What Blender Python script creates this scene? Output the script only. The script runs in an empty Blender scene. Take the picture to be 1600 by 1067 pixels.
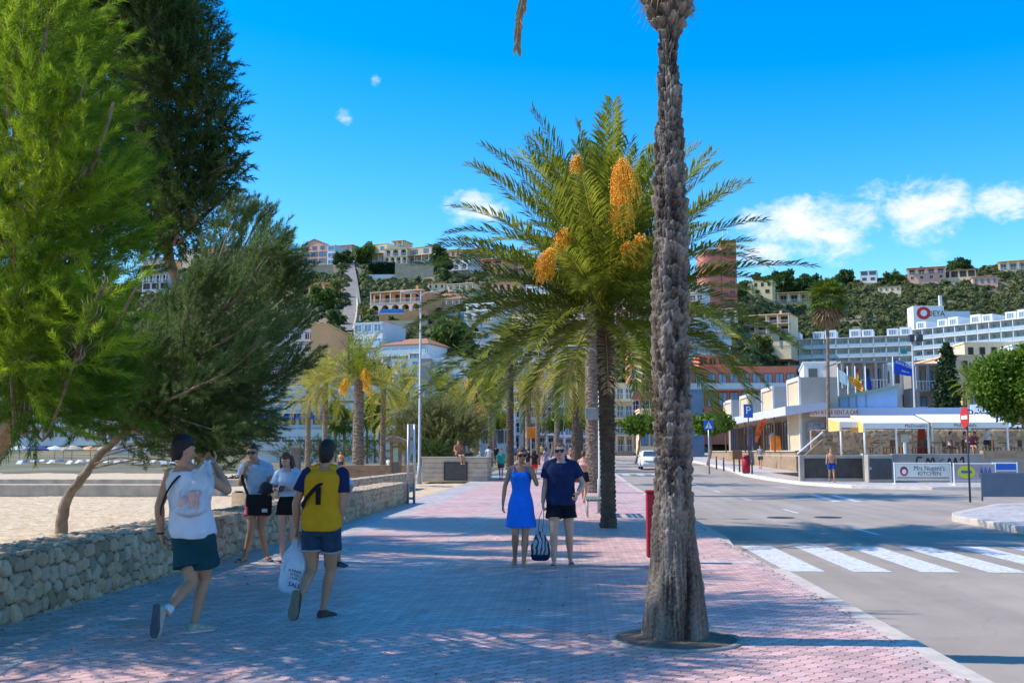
import bpy, bmesh, math, random
import numpy as np
from mathutils import Vector, Matrix, Euler, noise as mnoise
R = math.radians
sc = bpy.context.scene
COL = sc.collection
random.seed(7)
rng = np.random.default_rng(11)

# ------------------------------------------------------------------ camera
EYE, PITCH, YAW, FPX = 1.62, R(5.97), R(3.19), 1650.0
cam_d = bpy.data.cameras.new('camera')
cam_d.sensor_width = 36.0
cam_d.lens = FPX / 1600 * 36.0
cam_d.clip_start = 0.1
cam_d.clip_end = 6000
cam = bpy.data.objects.new('camera', cam_d)
COL.objects.link(cam)
cam.location = (0, 0, EYE)
cam.rotation_euler = (math.pi / 2 + PITCH, 0, YAW)
sc.camera = cam
RM = Euler(cam.rotation_euler).to_matrix()

def ray(px, py):
    return RM @ Vector(((px - 800) / FPX, (533.5 - py) / FPX, -1.0))

def at(px, py, Y):
    """point of the place seen at a photo pixel, Y metres up the promenade"""
    d = ray(px, py)
    return Vector((0, 0, EYE)) + d * (Y / d.y)

def gp(px, py, z=0.0):
    d = ray(px, py)
    return Vector((0, 0, EYE)) + d * ((z - EYE) / d.z)

def G(y):
    t = max(0.0, y - 48.0)
    return 0.0145 * t * t / (t + 12.0)

def proj(p):
    v = RM.transposed() @ (Vector(p) - Vector((0, 0, EYE)))
    return (800 + FPX * v.x / -v.z, 533.5 - FPX * v.y / -v.z)

# ------------------------------------------------------------------ materials
def node_mat(name):
    m = bpy.data.materials.new(name)
    m.use_nodes = True
    nt = m.node_tree
    b = nt.nodes['Principled BSDF']
    return m, nt, b

def N(nt, t, **kw):
    n = nt.nodes.new(t)
    for k, v in kw.items():
        if k in n.inputs:
            n.inputs[k].default_value = v
        else:
            setattr(n, k, v)
    return n

def L(nt, a, b):
    nt.links.new(a, b)

def rgba(c):
    return (c[0], c[1], c[2], 1.0)

_mc = {}
def mat(name, c, rough=0.7, var=0.18, scale=3.0, bump=0.0, bscale=40.0, metal=0.0, spec=0.35, c2=None, trans=0.0, coord='Object', sub=0.0):
    """plain surface with procedural tone variation"""
    if name in _mc:
        return _mc[name]
    m, nt, b = node_mat(name)
    tc = N(nt, 'ShaderNodeTexCoord')
    nz = N(nt, 'ShaderNodeTexNoise', Scale=scale, Detail=6.0, Roughness=0.6)
    L(nt, tc.outputs[coord], nz.inputs['Vector'])
    cr = N(nt, 'ShaderNodeValToRGB')
    cr.color_ramp.elements[0].position = 0.3
    cr.color_ramp.elements[1].position = 0.7
    d = c2 if c2 else tuple(x * (1 - var) for x in c)
    u = c if c2 else tuple(min(1.0, x * (1 + var * 0.6)) for x in c)
    cr.color_ramp.elements[0].color = rgba(d)
    cr.color_ramp.elements[1].color = rgba(u)
    L(nt, nz.outputs['Fac'], cr.inputs['Fac'])
    L(nt, cr.outputs['Color'], b.inputs['Base Color'])
    b.inputs['Roughness'].default_value = rough
    b.inputs['Metallic'].default_value = metal
    b.inputs['Specular IOR Level'].default_value = spec
    if trans:
        b.inputs['Transmission Weight'].default_value = trans
    if bump:
        n2 = N(nt, 'ShaderNodeTexNoise', Scale=bscale, Detail=4.0)
        L(nt, tc.outputs[coord], n2.inputs['Vector'])
        bp = N(nt, 'ShaderNodeBump', Strength=bump, Distance=0.02)
        L(nt, n2.outputs['Fac'], bp.inputs['Height'])
        L(nt, bp.outputs['Normal'], b.inputs['Normal'])
    _mc[name] = m
    return m

def leaf_mat(name, c1, c2, trans=0.35, rough=0.5, scale=1.5):
    """thin leaves: diffuse + gloss + light passing through"""
    if name in _mc:
        return _mc[name]
    m, nt, b = node_mat(name)
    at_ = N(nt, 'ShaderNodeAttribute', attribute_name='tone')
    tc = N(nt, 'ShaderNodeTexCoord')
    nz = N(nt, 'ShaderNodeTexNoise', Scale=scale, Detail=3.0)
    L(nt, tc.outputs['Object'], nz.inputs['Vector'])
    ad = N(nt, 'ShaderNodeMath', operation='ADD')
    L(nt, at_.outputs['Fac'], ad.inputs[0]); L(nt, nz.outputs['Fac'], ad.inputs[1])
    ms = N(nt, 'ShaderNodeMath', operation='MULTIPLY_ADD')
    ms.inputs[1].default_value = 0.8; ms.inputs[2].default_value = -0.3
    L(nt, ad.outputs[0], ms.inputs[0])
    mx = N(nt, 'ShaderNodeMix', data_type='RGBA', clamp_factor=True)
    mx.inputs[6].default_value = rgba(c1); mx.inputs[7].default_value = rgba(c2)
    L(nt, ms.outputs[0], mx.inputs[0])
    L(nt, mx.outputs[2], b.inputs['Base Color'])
    b.inputs['Roughness'].default_value = rough
    b.inputs['Specular IOR Level'].default_value = 0.3
    tr = N(nt, 'ShaderNodeBsdfTranslucent')
    L(nt, mx.outputs[2], tr.inputs['Color'])
    sh = N(nt, 'ShaderNodeMixShader', Fac=trans)
    L(nt, b.outputs[0], sh.inputs[1]); L(nt, tr.outputs[0], sh.inputs[2])
    L(nt, sh.outputs[0], nt.nodes['Material Output'].inputs['Surface'])
    _mc[name] = m
    return m

# ------------------------------------------------------------------ mesh building
class MB:
    def __init__(s):
        s.v = []; s.f = []; s.m = []
    def add(s, vs, fs, mi=0):
        o = len(s.v)
        s.v.extend([tuple(p) for p in vs])
        for f in fs:
            s.f.append(tuple(o + i for i in f)); s.m.append(mi)
        return s
    def box(s, x0, y0, z0, x1, y1, z1, mi=0, M=None):
        vs = [(x0,y0,z0),(x1,y0,z0),(x1,y1,z0),(x0,y1,z0),(x0,y0,z1),(x1,y0,z1),(x1,y1,z1),(x0,y1,z1)]
        if M is not None: vs = [M @ Vector(p) for p in vs]
        return s.add(vs, [(0,3,2,1),(4,5,6,7),(0,1,5,4),(1,2,6,5),(2,3,7,6),(3,0,4,7)], mi)
    def prism(s, poly, z0, z1, mi=0, M=None):
        """poly in x,y (counter-clockwise) extruded along z"""
        n = len(poly)
        vs = [(p[0],p[1],z0) for p in poly] + [(p[0],p[1],z1) for p in poly]
        if M is not None: vs = [M @ Vector(p) for p in vs]
        fs = [tuple(range(n-1,-1,-1)), tuple(range(n,2*n))] + [(i,(i+1)%n,n+(i+1)%n,n+i) for i in range(n)]
        return s.add(vs, fs, mi)
    def loft(s, rings, cap=True, mi=0, closed=True):
        n = len(rings[0]); vs = [p for r in rings for p in r]; fs = []
        for k in range(len(rings)-1):
            for i in range(n if closed else n-1):
                j = (i+1) % n
                fs.append((k*n+i, k*n+j, (k+1)*n+j, (k+1)*n+i))
        if cap:
            fs.append(tuple(range(n-1,-1,-1))); fs.append(tuple((len(rings)-1)*n+i for i in range(n)))
        return s.add(vs, fs, mi)
    def tube(s, pts, rad, n=8, mi=0, cap=True, flat=1.0, up=None):
        pts = [Vector(p) for p in pts]
        if not isinstance(rad, (list, tuple)): rad = [rad]*len(pts)
        rings = []; prev = None
        for i, p in enumerate(pts):
            t = (pts[min(i+1,len(pts)-1)] - pts[max(i-1,0)])
            if t.length < 1e-9: t = Vector((0,0,1))
            t.normalize()
            if prev is None:
                a = Vector(up) if up else (Vector((1,0,0)) if abs(t.x) < 0.9 else Vector((0,1,0)))
            else: a = prev
            a = (a - t*a.dot(t)); a.normalize(); prev = a
            b = t.cross(a)
            rings.append([p + (a*math.cos(2*math.pi*k/n) + b*math.sin(2*math.pi*k/n)*flat)*rad[i] for k in range(n)])
        return s.loft(rings, cap, mi)
    def ell(s, c, r, nu=14, nv=9, mi=0, M=None):
        vs=[]; fs=[]
        for j in range(nv+1):
            th = math.pi*j/nv
            for i in range(nu):
                ph = 2*math.pi*i/nu
                p = Vector((r[0]*math.sin(th)*math.cos(ph), r[1]*math.sin(th)*math.sin(ph), r[2]*math.cos(th)))
                if M is not None: p = M @ p
                vs.append(Vector(c)+p)
        for j in range(nv):
            for i in range(nu):
                k=(i+1)%nu
                fs.append((j*nu+i,(j+1)*nu+i,(j+1)*nu+k,j*nu+k))
        return s.add(vs,fs,mi)
    def quad(s, a, b, c, d, mi=0):
        return s.add([a,b,c,d], [(0,1,2,3)], mi)
    def mesh(s, name, mats, smooth=False):
        me = bpy.data.meshes.new(name)
        me.from_pydata([tuple(p) for p in s.v], [], s.f)
        for m in (mats if isinstance(mats,(list,tuple)) else [mats]): me.materials.append(m)
        if any(s.m): me.polygons.foreach_set('material_index', s.m)
        me.polygons.foreach_set('use_smooth', [smooth]*len(me.polygons))
        me.update()
        return me
    def build(s, name, mats, parent=None, smooth=False, bevel=0.0):
        me = s.mesh(name, mats, smooth)
        if bevel:
            bm = bmesh.new(); bm.from_mesh(me)
            bmesh.ops.remove_doubles(bm, verts=bm.verts, dist=1e-5)
            es=[e for e in bm.edges if len(e.link_faces)==2 and e.calc_face_angle(0)>0.6]
            bmesh.ops.bevel(bm, geom=es, offset=bevel, segments=1, affect='EDGES', clamp_overlap=True)
            bm.to_mesh(me); bm.free(); me.update()
        return link(name, me, parent)

def link(name, me, parent=None, loc=None):
    o = bpy.data.objects.new(name, me)
    COL.objects.link(o)
    if parent is not None: o.parent = parent
    if loc is not None: o.location = loc
    return o

def np_mesh(name, V, F, mats, smooth=False, tone=None, mi=None):
    """fast mesh from numpy arrays; F is (n,3) or (n,4)"""
    me = bpy.data.meshes.new(name)
    V = np.ascontiguousarray(V, dtype=np.float32); F = np.ascontiguousarray(F, dtype=np.int32)
    k = F.shape[1]
    me.vertices.add(len(V)); me.vertices.foreach_set('co', V.ravel())
    me.loops.add(F.size); me.loops.foreach_set('vertex_index', F.ravel())
    me.polygons.add(len(F)); me.polygons.foreach_set('loop_start', np.arange(0, F.size, k, dtype=np.int32))
    for m in (mats if isinstance(mats,(list,tuple)) else [mats]): me.materials.append(m)
    if mi is not None: me.polygons.foreach_set('material_index', np.asarray(mi, dtype=np.int32))
    me.update(calc_edges=True)
    me.polygons.foreach_set('use_smooth', np.full(len(F), smooth, dtype=bool))
    if tone is not None:
        a = me.attributes.new('tone', 'FLOAT', 'POINT'); a.data.foreach_set('value', np.ascontiguousarray(tone, dtype=np.float32))
    me.validate()
    return me

def tag(o, label=None, cat=None, group=None, kind=None):
    if label: o['label'] = label
    if cat: o['category'] = cat
    if group: o['group'] = group
    if kind: o['kind'] = kind
    return o

def thing(name, label, cat, loc=(0,0,0), rz=0.0, group=None):
    o = bpy.data.objects.new(name, None)
    o.empty_display_size = 0.2
    COL.objects.link(o)
    o.location = loc; o.rotation_euler = (0,0,rz)
    return tag(o, label, cat, group)

def struct(name, mb, m, smooth=False):
    o = mb.build(name, m, None, smooth) if isinstance(mb, MB) else link(name, mb)
    return tag(o, kind='structure')

def copy_tree(o, parent=None):
    c = o.copy(); COL.objects.link(c)
    if parent is not None: c.parent = parent
    for ch in list(o.children): copy_tree(ch, c)
    return c

def dup(o, loc, rz=None, label=None, scale=None, group=None):
    c = copy_tree(o); c.location = loc
    if rz is not None: c.rotation_euler = (0,0,rz)
    if label: c['label'] = label
    if group: c['group'] = group
    if scale is not None: c.scale = (scale,)*3 if not isinstance(scale,(tuple,list)) else scale
    return c

def text_mesh(body, size, m, name, thick=0.004, align='CENTER'):
    cu = bpy.data.curves.new(name, 'FONT')
    cu.body = body; cu.size = size; cu.extrude = thick; cu.align_x = align; cu.align_y = 'CENTER'
    cu.resolution_u = 3
    o = bpy.data.objects.new(name, cu); COL.objects.link(o)
    dg = bpy.context.evaluated_depsgraph_get()
    me = bpy.data.meshes.new_from_object(o.evaluated_get(dg))
    bpy.data.objects.remove(o); 
    me.materials.clear(); me.materials.append(m)
    return me

def text(body, size, m, parent, loc, name='lettering', rz=0.0, thick=0.004, xs=1.0, tilt=0.0, rx=math.pi/2):
    """upright lettering read from -Y"""
    me = text_mesh(body, size, m, name, thick)
    o = link(name, me, parent, loc)
    o.rotation_euler = (rx, tilt, rz); o.scale = (xs,1,1)
    return o

def fbm(p, o=4):
    return mnoise.fractal(Vector(p), 1.0, 2.0, o)
# ------------------------------------------------------------------ light
SUN_EL, SUN_AZ = R(46), R(2.0)      # from the left (-X), a little from ahead (+Y)
sd = Vector((-math.cos(SUN_EL)*math.cos(SUN_AZ), math.cos(SUN_EL)*math.sin(SUN_AZ), math.sin(SUN_EL)))
sl = bpy.data.lights.new('sun', 'SUN'); sl.energy = 3.7; sl.angle = R(0.53); sl.color = (1.0, 0.945, 0.86)
so = bpy.data.objects.new('sun', sl); COL.objects.link(so)
so.location = (-30, 5, 40)
so.rotation_euler = sd.to_track_quat('Z', 'Y').to_euler()

w = bpy.data.worlds.new('World'); sc.world = w; w.use_nodes = True
nt = w.node_tree; nt.nodes.clear()
sky = N(nt, 'ShaderNodeTexSky', sky_type='NISHITA', sun_disc=False)
sky.sun_elevation = SUN_EL
sky.sun_rotation = math.atan2(sd.x, sd.y)
sky.altitude = 0; sky.air_density = 1.0; sky.dust_density = 0.35; sky.ozone_density = 2.2
hs = N(nt, 'ShaderNodeHueSaturation', Hue=0.503, Saturation=1.56, Value=1.22)
L(nt, sky.outputs[0], hs.inputs['Color'])
# clouds: noise laid on the sky's direction vector, kept to the places they hang in
tc = N(nt, 'ShaderNodeTexCoord')
nrm = N(nt, 'ShaderNodeVectorMath', operation='NORMALIZE'); L(nt, tc.outputs['Generated'], nrm.inputs[0])
mp = N(nt, 'ShaderNodeMapping'); mp.inputs['Scale'].default_value = (1,1,1.7)
L(nt, nrm.outputs[0], mp.inputs['Vector'])
nz = N(nt, 'ShaderNodeTexNoise', Scale=26.0, Detail=10.0, Roughness=0.64, Distortion=0.35)
L(nt, mp.outputs[0], nz.inputs['Vector'])
nz2 = N(nt, 'ShaderNodeTexNoise', Scale=70.0, Detail=6.0, Roughness=0.65)
L(nt, mp.outputs[0], nz2.inputs['Vector'])
acc = None
# px, py, half-width, half-height (degrees), strength
for (px, py, hw, hh, st) in [(1270,352,4.2,1.7,1.0),(1450,330,2.5,1.8,1.0),(1360,300,1.2,.7,.62),(1570,316,1.9,1.15,.85),(1240,392,6.0,1.1,.80),(740,326,2.2,1.05,1.0),
                             (537,181,.6,.55,.62),(586,127,.4,.5,.55),(1470,398,.8,.5,.5),(1640,300,1.5,1.2,.9),(250,395,2.6,1.2,.35)]:
    d = ray(px, py).normalized()
    az, el = math.atan2(d.x, d.y), math.asin(d.z)
    # tangent-plane offsets of the view direction from the cloud's centre
    e1 = Vector((math.cos(az), -math.sin(az), 0)); e2 = d.cross(e1) * -1
    parts = []
    for e, h in ((e1, hw), (e2, hh)):
        dt = N(nt, 'ShaderNodeVectorMath', operation='DOT_PRODUCT'); dt.inputs[1].default_value = e / math.tan(R(h))
        L(nt, nrm.outputs[0], dt.inputs[0])
        sq = N(nt, 'ShaderNodeMath', operation='MULTIPLY'); L(nt, dt.outputs['Value'], sq.inputs[0]); L(nt, dt.outputs['Value'], sq.inputs[1])
        parts.append(sq)
    ad = N(nt, 'ShaderNodeMath', operation='ADD'); L(nt, parts[0].outputs[0], ad.inputs[0]); L(nt, parts[1].outputs[0], ad.inputs[1])
    fr = N(nt, 'ShaderNodeVectorMath', operation='DOT_PRODUCT'); fr.inputs[1].default_value = d; L(nt, nrm.outputs[0], fr.inputs[0])
    gt = N(nt, 'ShaderNodeMath', operation='GREATER_THAN'); gt.inputs[1].default_value = 0.5; L(nt, fr.outputs['Value'], gt.inputs[0])
    fa = N(nt, 'ShaderNodeMapRange'); fa.inputs['From Min'].default_value = 0.0; fa.inputs['From Max'].default_value = 1.5
    fa.inputs['To Min'].default_value = st; fa.inputs['To Max'].default_value = 0.0
    L(nt, ad.outputs[0], fa.inputs['Value'])
    ml = N(nt, 'ShaderNodeMath', operation='MULTIPLY'); L(nt, fa.outputs[0], ml.inputs[0]); L(nt, gt.outputs[0], ml.inputs[1])
    if acc is None: acc = ml
    else:
        m2 = N(nt, 'ShaderNodeMath', operation='MAXIMUM'); L(nt, acc.outputs[0], m2.inputs[0]); L(nt, ml.outputs[0], m2.inputs[1]); acc = m2
mixn = N(nt, 'ShaderNodeMath', operation='MULTIPLY_ADD'); mixn.inputs[1].default_value = 0.35
L(nt, nz2.outputs['Fac'], mixn.inputs[0]); L(nt, nz.outputs['Fac'], mixn.inputs[2])
sm = N(nt, 'ShaderNodeMath', operation='MULTIPLY_ADD'); sm.inputs[1].default_value = 0.60
L(nt, acc.outputs[0], sm.inputs[0]); L(nt, mixn.outputs[0], sm.inputs[2])
cl = N(nt, 'ShaderNodeMapRange', interpolation_type='SMOOTHSTEP'); cl.inputs['From Min'].default_value = 0.90; cl.inputs['From Max'].default_value = 1.36
L(nt, sm.outputs[0], cl.inputs['Value'])
ga = N(nt, 'ShaderNodeMath', operation='GREATER_THAN'); ga.inputs[1].default_value = 0.01; L(nt, acc.outputs[0], ga.inputs[0])
cf = N(nt, 'ShaderNodeMath', operation='MULTIPLY'); L(nt, cl.outputs[0], cf.inputs[0]); L(nt, ga.outputs[0], cf.inputs[1])
mx = N(nt, 'ShaderNodeMix', data_type='RGBA'); L(nt, cf.outputs[0], mx.inputs[0]); L(nt, hs.outputs[0], mx.inputs[6])
mx.inputs[7].default_value = (4.6, 4.8, 5.2, 1)
bg = N(nt, 'ShaderNodeBackground', Strength=0.15); L(nt, mx.outputs[2], bg.inputs['Color'])
wo = N(nt, 'ShaderNodeOutputWorld'); L(nt, bg.outputs[0], wo.inputs['Surface'])

sc.view_settings.view_transform = 'Standard'; sc.view_settings.look = 'None'
sc.view_settings.exposure = 0.60; sc.view_settings.gamma = 1.0
sc.render.engine = 'CYCLES'
sc.cycles.use_denoising = True
try: sc.cycles.denoiser = 'OPENIMAGEDENOISE'
except Exception: pass
sc.cycles.max_bounces = 6; sc.cycles.diffuse_bounces = 3; sc.cycles.glossy_bounces = 2; sc.cycles.transmission_bounces = 4
sc.cycles.transparent_max_bounces = 8; sc.cycles.sample_clamp_indirect = 6.0
sc.cycles.use_adaptive_sampling = True; sc.cycles.adaptive_threshold = 0.015
sc.render.film_transparent = False
# ------------------------------------------------------------------ ground materials
def paving_mat(name, pink, grey, edge_grey=True):
    m, nt, b = node_mat(name)
    tc = N(nt, 'ShaderNodeTexCoord')
    sx = N(nt, 'ShaderNodeSeparateXYZ'); L(nt, tc.outputs['Object'], sx.inputs[0])
    def M_(op, a, b2=None, c=None):
        n = N(nt, 'ShaderNodeMath', operation=op)
        for i, v in enumerate((a, b2, c)):
            if v is None: continue
            if isinstance(v, (int, float)): n.inputs[i].default_value = v
            else: L(nt, v, n.inputs[i])
        return n.outputs[0]
    X, Y = sx.outputs[0], sx.outputs[1]
    q = 0.70711
    U = M_('MULTIPLY', M_('SUBTRACT', Y, X), q); W = M_('MULTIPLY', M_('ADD', X, Y), q)
    rowh, ln = 0.115, 0.23
    zz = M_('MULTIPLY', M_('PINGPONG', W, 0.0575), 0.55)
    Uz = M_('DIVIDE', M_('ADD', U, zz), rowh)
    row = M_('FLOOR', Uz); fu = M_('FRACT', Uz)
    zz2 = M_('MULTIPLY', M_('PINGPONG', U, 0.0575), 0.45)
    Wz = M_('DIVIDE', M_('ADD', M_('ADD', W, zz2), M_('MULTIPLY', row, ln/2)), ln)
    colm = M_('FLOOR', Wz); fw = M_('FRACT', Wz)
    du = M_('MINIMUM', fu, M_('SUBTRACT', 1.0, fu)); du = M_('MULTIPLY', du, rowh)
    dw = M_('MULTIPLY', M_('MINIMUM', fw, M_('SUBTRACT', 1.0, fw)), ln)
    d = M_('MINIMUM', du, M_('MULTIPLY', dw, 1.25))
    jt = N(nt, 'ShaderNodeMapRange', interpolation_type='SMOOTHSTEP'); L(nt, d, jt.inputs['Value'])
    jt.inputs['From Min'].default_value = 0.003; jt.inputs['From Max'].default_value = 0.010
    cmb = N(nt, 'ShaderNodeCombineXYZ'); L(nt, row, cmb.inputs[0]); L(nt, colm, cmb.inputs[1])
    wn = N(nt, 'ShaderNodeTexWhiteNoise', noise_dimensions='2D'); L(nt, cmb.outputs[0], wn.inputs['Vector'])
    nz = N(nt, 'ShaderNodeTexNoise', Scale=0.35, Detail=5.0, Roughness=0.6); L(nt, tc.outputs['Object'], nz.inputs['Vector'])
    nf = N(nt, 'ShaderNodeTexNoise', Scale=60.0, Detail=3.0); L(nt, tc.outputs['Object'], nf.inputs['Vector'])
    nm = N(nt, 'ShaderNodeTexNoise', Scale=2.6, Detail=6.0, Roughness=0.7); L(nt, tc.outputs['Object'], nm.inputs['Vector'])
    # lanes of grey and of red pavers along the walk
    lane = N(nt, 'ShaderNodeValToRGB'); lane.color_ramp.interpolation = 'CONSTANT'
    e = lane.color_ramp.elements
    e[0].position = 0.0; e[0].color = (1,1,1,1)
    e[1].position = (6-4.25)/12; e[1].color = (0,0,0,1)
    for p_, v in (((6-2.4)/12, .45), ((6-1.9)/12, 0.0), ((6+2.62)/12, .35)):
        k = e.new(p_); k.color = (v,v,v,1)
    xm = M_('DIVIDE', M_('ADD', M_('ADD', X, M_('MULTIPLY', M_('PINGPONG', W, 0.0575), .6)), 6.0), 12.0)
    L(nt, xm, lane.inputs['Fac'])
    # cross bands of grey every few metres
    fb = M_('FRACT', M_('DIVIDE', M_('ADD', Y, 1.2), 5.6))
    bnd = M_('LESS_THAN', fb, 0.16)
    lf = M_('MAXIMUM', lane.outputs['Color'], M_('MULTIPLY', bnd, 0.55)) if edge_grey else M_('MULTIPLY', bnd, 1.0)
    mx = N(nt, 'ShaderNodeMix', data_type='RGBA'); L(nt, lf, mx.inputs[0])
    mx.inputs[6].default_value = rgba(pink); mx.inputs[7].default_value = rgba(grey)
    v = M_('ADD', M_('MULTIPLY_ADD', wn.outputs['Value'], 0.36, 0.74), M_('MULTIPLY_ADD', nz.outputs['Fac'], 0.5, -0.25))
    v = M_('ADD', v, M_('MULTIPLY_ADD', nf.outputs['Fac'], 0.3, -0.15))
    v = M_('ADD', v, M_('MULTIPLY_ADD', nm.outputs['Fac'], 0.34, -0.17))
    v = M_('MULTIPLY', v, M_('MULTIPLY_ADD', jt.outputs[0], 0.62, 0.38))
    # trodden gum spots and spill stains
    vg = N(nt, 'ShaderNodeTexVoronoi', Scale=2.3); L(nt, tc.outputs['Object'], vg.inputs['Vector'])
    gum = N(nt, 'ShaderNodeMapRange'); L(nt, vg.outputs['Distance'], gum.inputs['Value']); gum.inputs['From Min'].default_value = 0.035; gum.inputs['From Max'].default_value = 0.06; gum.inputs['To Min'].default_value = 0.66
    ns = N(nt, 'ShaderNodeTexNoise', Scale=0.9, Detail=4.0, Roughness=0.55, Distortion=0.8); L(nt, tc.outputs['Object'], ns.inputs['Vector'])
    st = N(nt, 'ShaderNodeMapRange', interpolation_type='SMOOTHSTEP'); L(nt, ns.outputs['Fac'], st.inputs['Value']); st.inputs['From Min'].default_value = 0.60; st.inputs['From Max'].default_value = 0.72; st.inputs['To Min'].default_value = 1.0; st.inputs['To Max'].default_value = 0.74
    v = M_('MULTIPLY', v, M_('MULTIPLY', gum.outputs[0], st.outputs[0]))
    sc_ = N(nt, 'ShaderNodeVectorMath', operation='SCALE'); L(nt, mx.outputs[2], sc_.inputs[0]); L(nt, v, sc_.inputs['Scale'])
    L(nt, sc_.outputs[0], b.inputs['Base Color'])
    rg = N(nt, 'ShaderNodeMapRange'); L(nt, nm.outputs['Fac'], rg.inputs['Value']); rg.inputs['To Min'].default_value = 0.36; rg.inputs['To Max'].default_value = 0.62
    L(nt, rg.outputs[0], b.inputs['Roughness'])
    b.inputs['Specular IOR Level'].default_value = 0.4
    h = M_('ADD', M_('MULTIPLY', jt.outputs[0], 1.0), M_('ADD', M_('MULTIPLY', nf.outputs['Fac'], 0.25), M_('MULTIPLY', wn.outputs['Value'], 0.3)))
    bp = N(nt, 'ShaderNodeBump', Strength=0.55, Distance=0.006); L(nt, h, bp.inputs['Height'])
    L(nt, bp.outputs['Normal'], b.inputs['Normal'])
    return m

def asphalt_mat():
    m, nt, b = node_mat('asphalt')
    tc = N(nt, 'ShaderNodeTexCoord')
    n1 = N(nt, 'ShaderNodeTexNoise', Scale=180.0, Detail=2.0); n2 = N(nt, 'ShaderNodeTexNoise', Scale=0.5, Detail=8.0, Roughness=0.72)
    n3 = N(nt, 'ShaderNodeTexNoise', Scale=9.0, Detail=5.0)
    mpx = N(nt, 'ShaderNodeMapping'); mpx.inputs['Scale'].default_value = (1.6, 0.12, 1)
    L(nt, tc.outputs['Object'], mpx.inputs['Vector'])
    n4 = N(nt, 'ShaderNodeTexNoise', Scale=1.0, Detail=3.0); L(nt, mpx.outputs[0], n4.inputs['Vector'])
    for n in (n1,n2,n3): L(nt, tc.outputs['Object'], n.inputs['Vector'])
    vo = N(nt, 'ShaderNodeTexVoronoi', feature='DISTANCE_TO_EDGE', Scale=0.16); 
    wv = N(nt, 'ShaderNodeVectorMath', operation='ADD'); L(nt, tc.outputs['Object'], wv.inputs[0])
    nw = N(nt, 'ShaderNodeTexNoise', Scale=1.3, Detail=4.0); L(nt, tc.outputs['Object'], nw.inputs['Vector']); L(nt, nw.outputs['Color'], wv.inputs[1])
    L(nt, wv.outputs[0], vo.inputs['Vector'])
    ck = N(nt, 'ShaderNodeMapRange'); L(nt, vo.outputs['Distance'], ck.inputs['Value']); ck.inputs['From Max'].default_value = 0.0025; ck.inputs['To Min'].default_value = 0.84; ck.inputs['To Max'].default_value = 1.0
    a = N(nt, 'ShaderNodeMath', operation='MULTIPLY_ADD'); a.inputs[1].default_value = 0.55; a.inputs[2].default_value = 0.16
    L(nt, n1.outputs['Fac'], a.inputs[0])
    c = N(nt, 'ShaderNodeMath', operation='MULTIPLY_ADD'); c.inputs[1].default_value = 1.15; L(nt, n2.outputs['Fac'], c.inputs[0]); L(nt, a.outputs[0], c.inputs[2])
    d4 = N(nt, 'ShaderNodeMath', operation='MULTIPLY_ADD'); d4.inputs[1].default_value = 1.0; L(nt, n4.outputs['Fac'], d4.inputs[0]); L(nt, c.outputs[0], d4.inputs[2])
    d5 = N(nt, 'ShaderNodeMath', operation='MULTIPLY'); L(nt, d4.outputs[0], d5.inputs[0]); L(nt, ck.outputs[0], d5.inputs[1])
    v = N(nt, 'ShaderNodeVectorMath', operation='SCALE'); v.inputs[0].default_value = (0.225, 0.182, 0.145); L(nt, d5.outputs[0], v.inputs['Scale'])
    L(nt, v.outputs[0], b.inputs['Base Color'])
    b.inputs['Roughness'].default_value = 0.8
    bp = N(nt, 'ShaderNodeBump', Strength=0.35, Distance=0.006); L(nt, n1.outputs['Fac'], bp.inputs['Height']); L(nt, bp.outputs['Normal'], b.inputs['Normal'])
    return m

def worn_paint_mat():
    m, nt, b = node_mat('road_paint')
    tc = N(nt, 'ShaderNodeTexCoord')
    n1 = N(nt, 'ShaderNodeTexNoise', Scale=14.0, Detail=8.0, Roughness=0.75); L(nt, tc.outputs['Object'], n1.inputs['Vector'])
    n2 = N(nt, 'ShaderNodeTexNoise', Scale=120.0, Detail=2.0); L(nt, tc.outputs['Object'], n2.inputs['Vector'])
    a = N(nt, 'ShaderNodeMath', operation='MULTIPLY_ADD'); a.inputs[1].default_value = 0.35; L(nt, n2.outputs['Fac'], a.inputs[0]); L(nt, n1.outputs['Fac'], a.inputs[2])
    cr = N(nt, 'ShaderNodeValToRGB'); L(nt, a.outputs[0], cr.inputs['Fac'])
    cr.color_ramp.elements[0].position = 0.50; cr.color_ramp.elements[0].color = (0.22,0.21,0.2,1)
    cr.color_ramp.elements[1].position = 0.70; cr.color_ramp.elements[1].color = (0.70,0.68,0.65,1)
    L(nt, cr.outputs[0], b.inputs['Base Color']); b.inputs['Roughness'].default_value = 0.65
    return m

def sand_mat():
    m, nt, b = node_mat('sand')
    tc = N(nt, 'ShaderNodeTexCoord')
    n1 = N(nt, 'ShaderNodeTexNoise', Scale=2.2, Detail=9.0, Roughness=0.7); L(nt, tc.outputs['Object'], n1.inputs['Vector'])
    cr = N(nt, 'ShaderNodeValToRGB'); L(nt, n1.outputs['Fac'], cr.inputs['Fac'])
    cr.color_ramp.elements[0].position = 0.35; cr.color_ramp.elements[0].color = (0.50,0.34,0.19,1)
    cr.color_ramp.elements[1].position = 0.62; cr.color_ramp.elements[1].color = (0.70,0.53,0.34,1)
    L(nt, cr.outputs[0], b.inputs['Base Color']); b.inputs['Roughness'].default_value = 0.95
    n2 = N(nt, 'ShaderNodeTexNoise', Scale=5.0, Detail=6.0); L(nt, tc.outputs['Object'], n2.inputs['Vector'])
    bp = N(nt, 'ShaderNodeBump', Strength=0.9, Distance=0.12); L(nt, n2.outputs['Fac'], bp.inputs['Height']); L(nt, bp.outputs['Normal'], b.inputs['Normal'])
    return m

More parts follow.
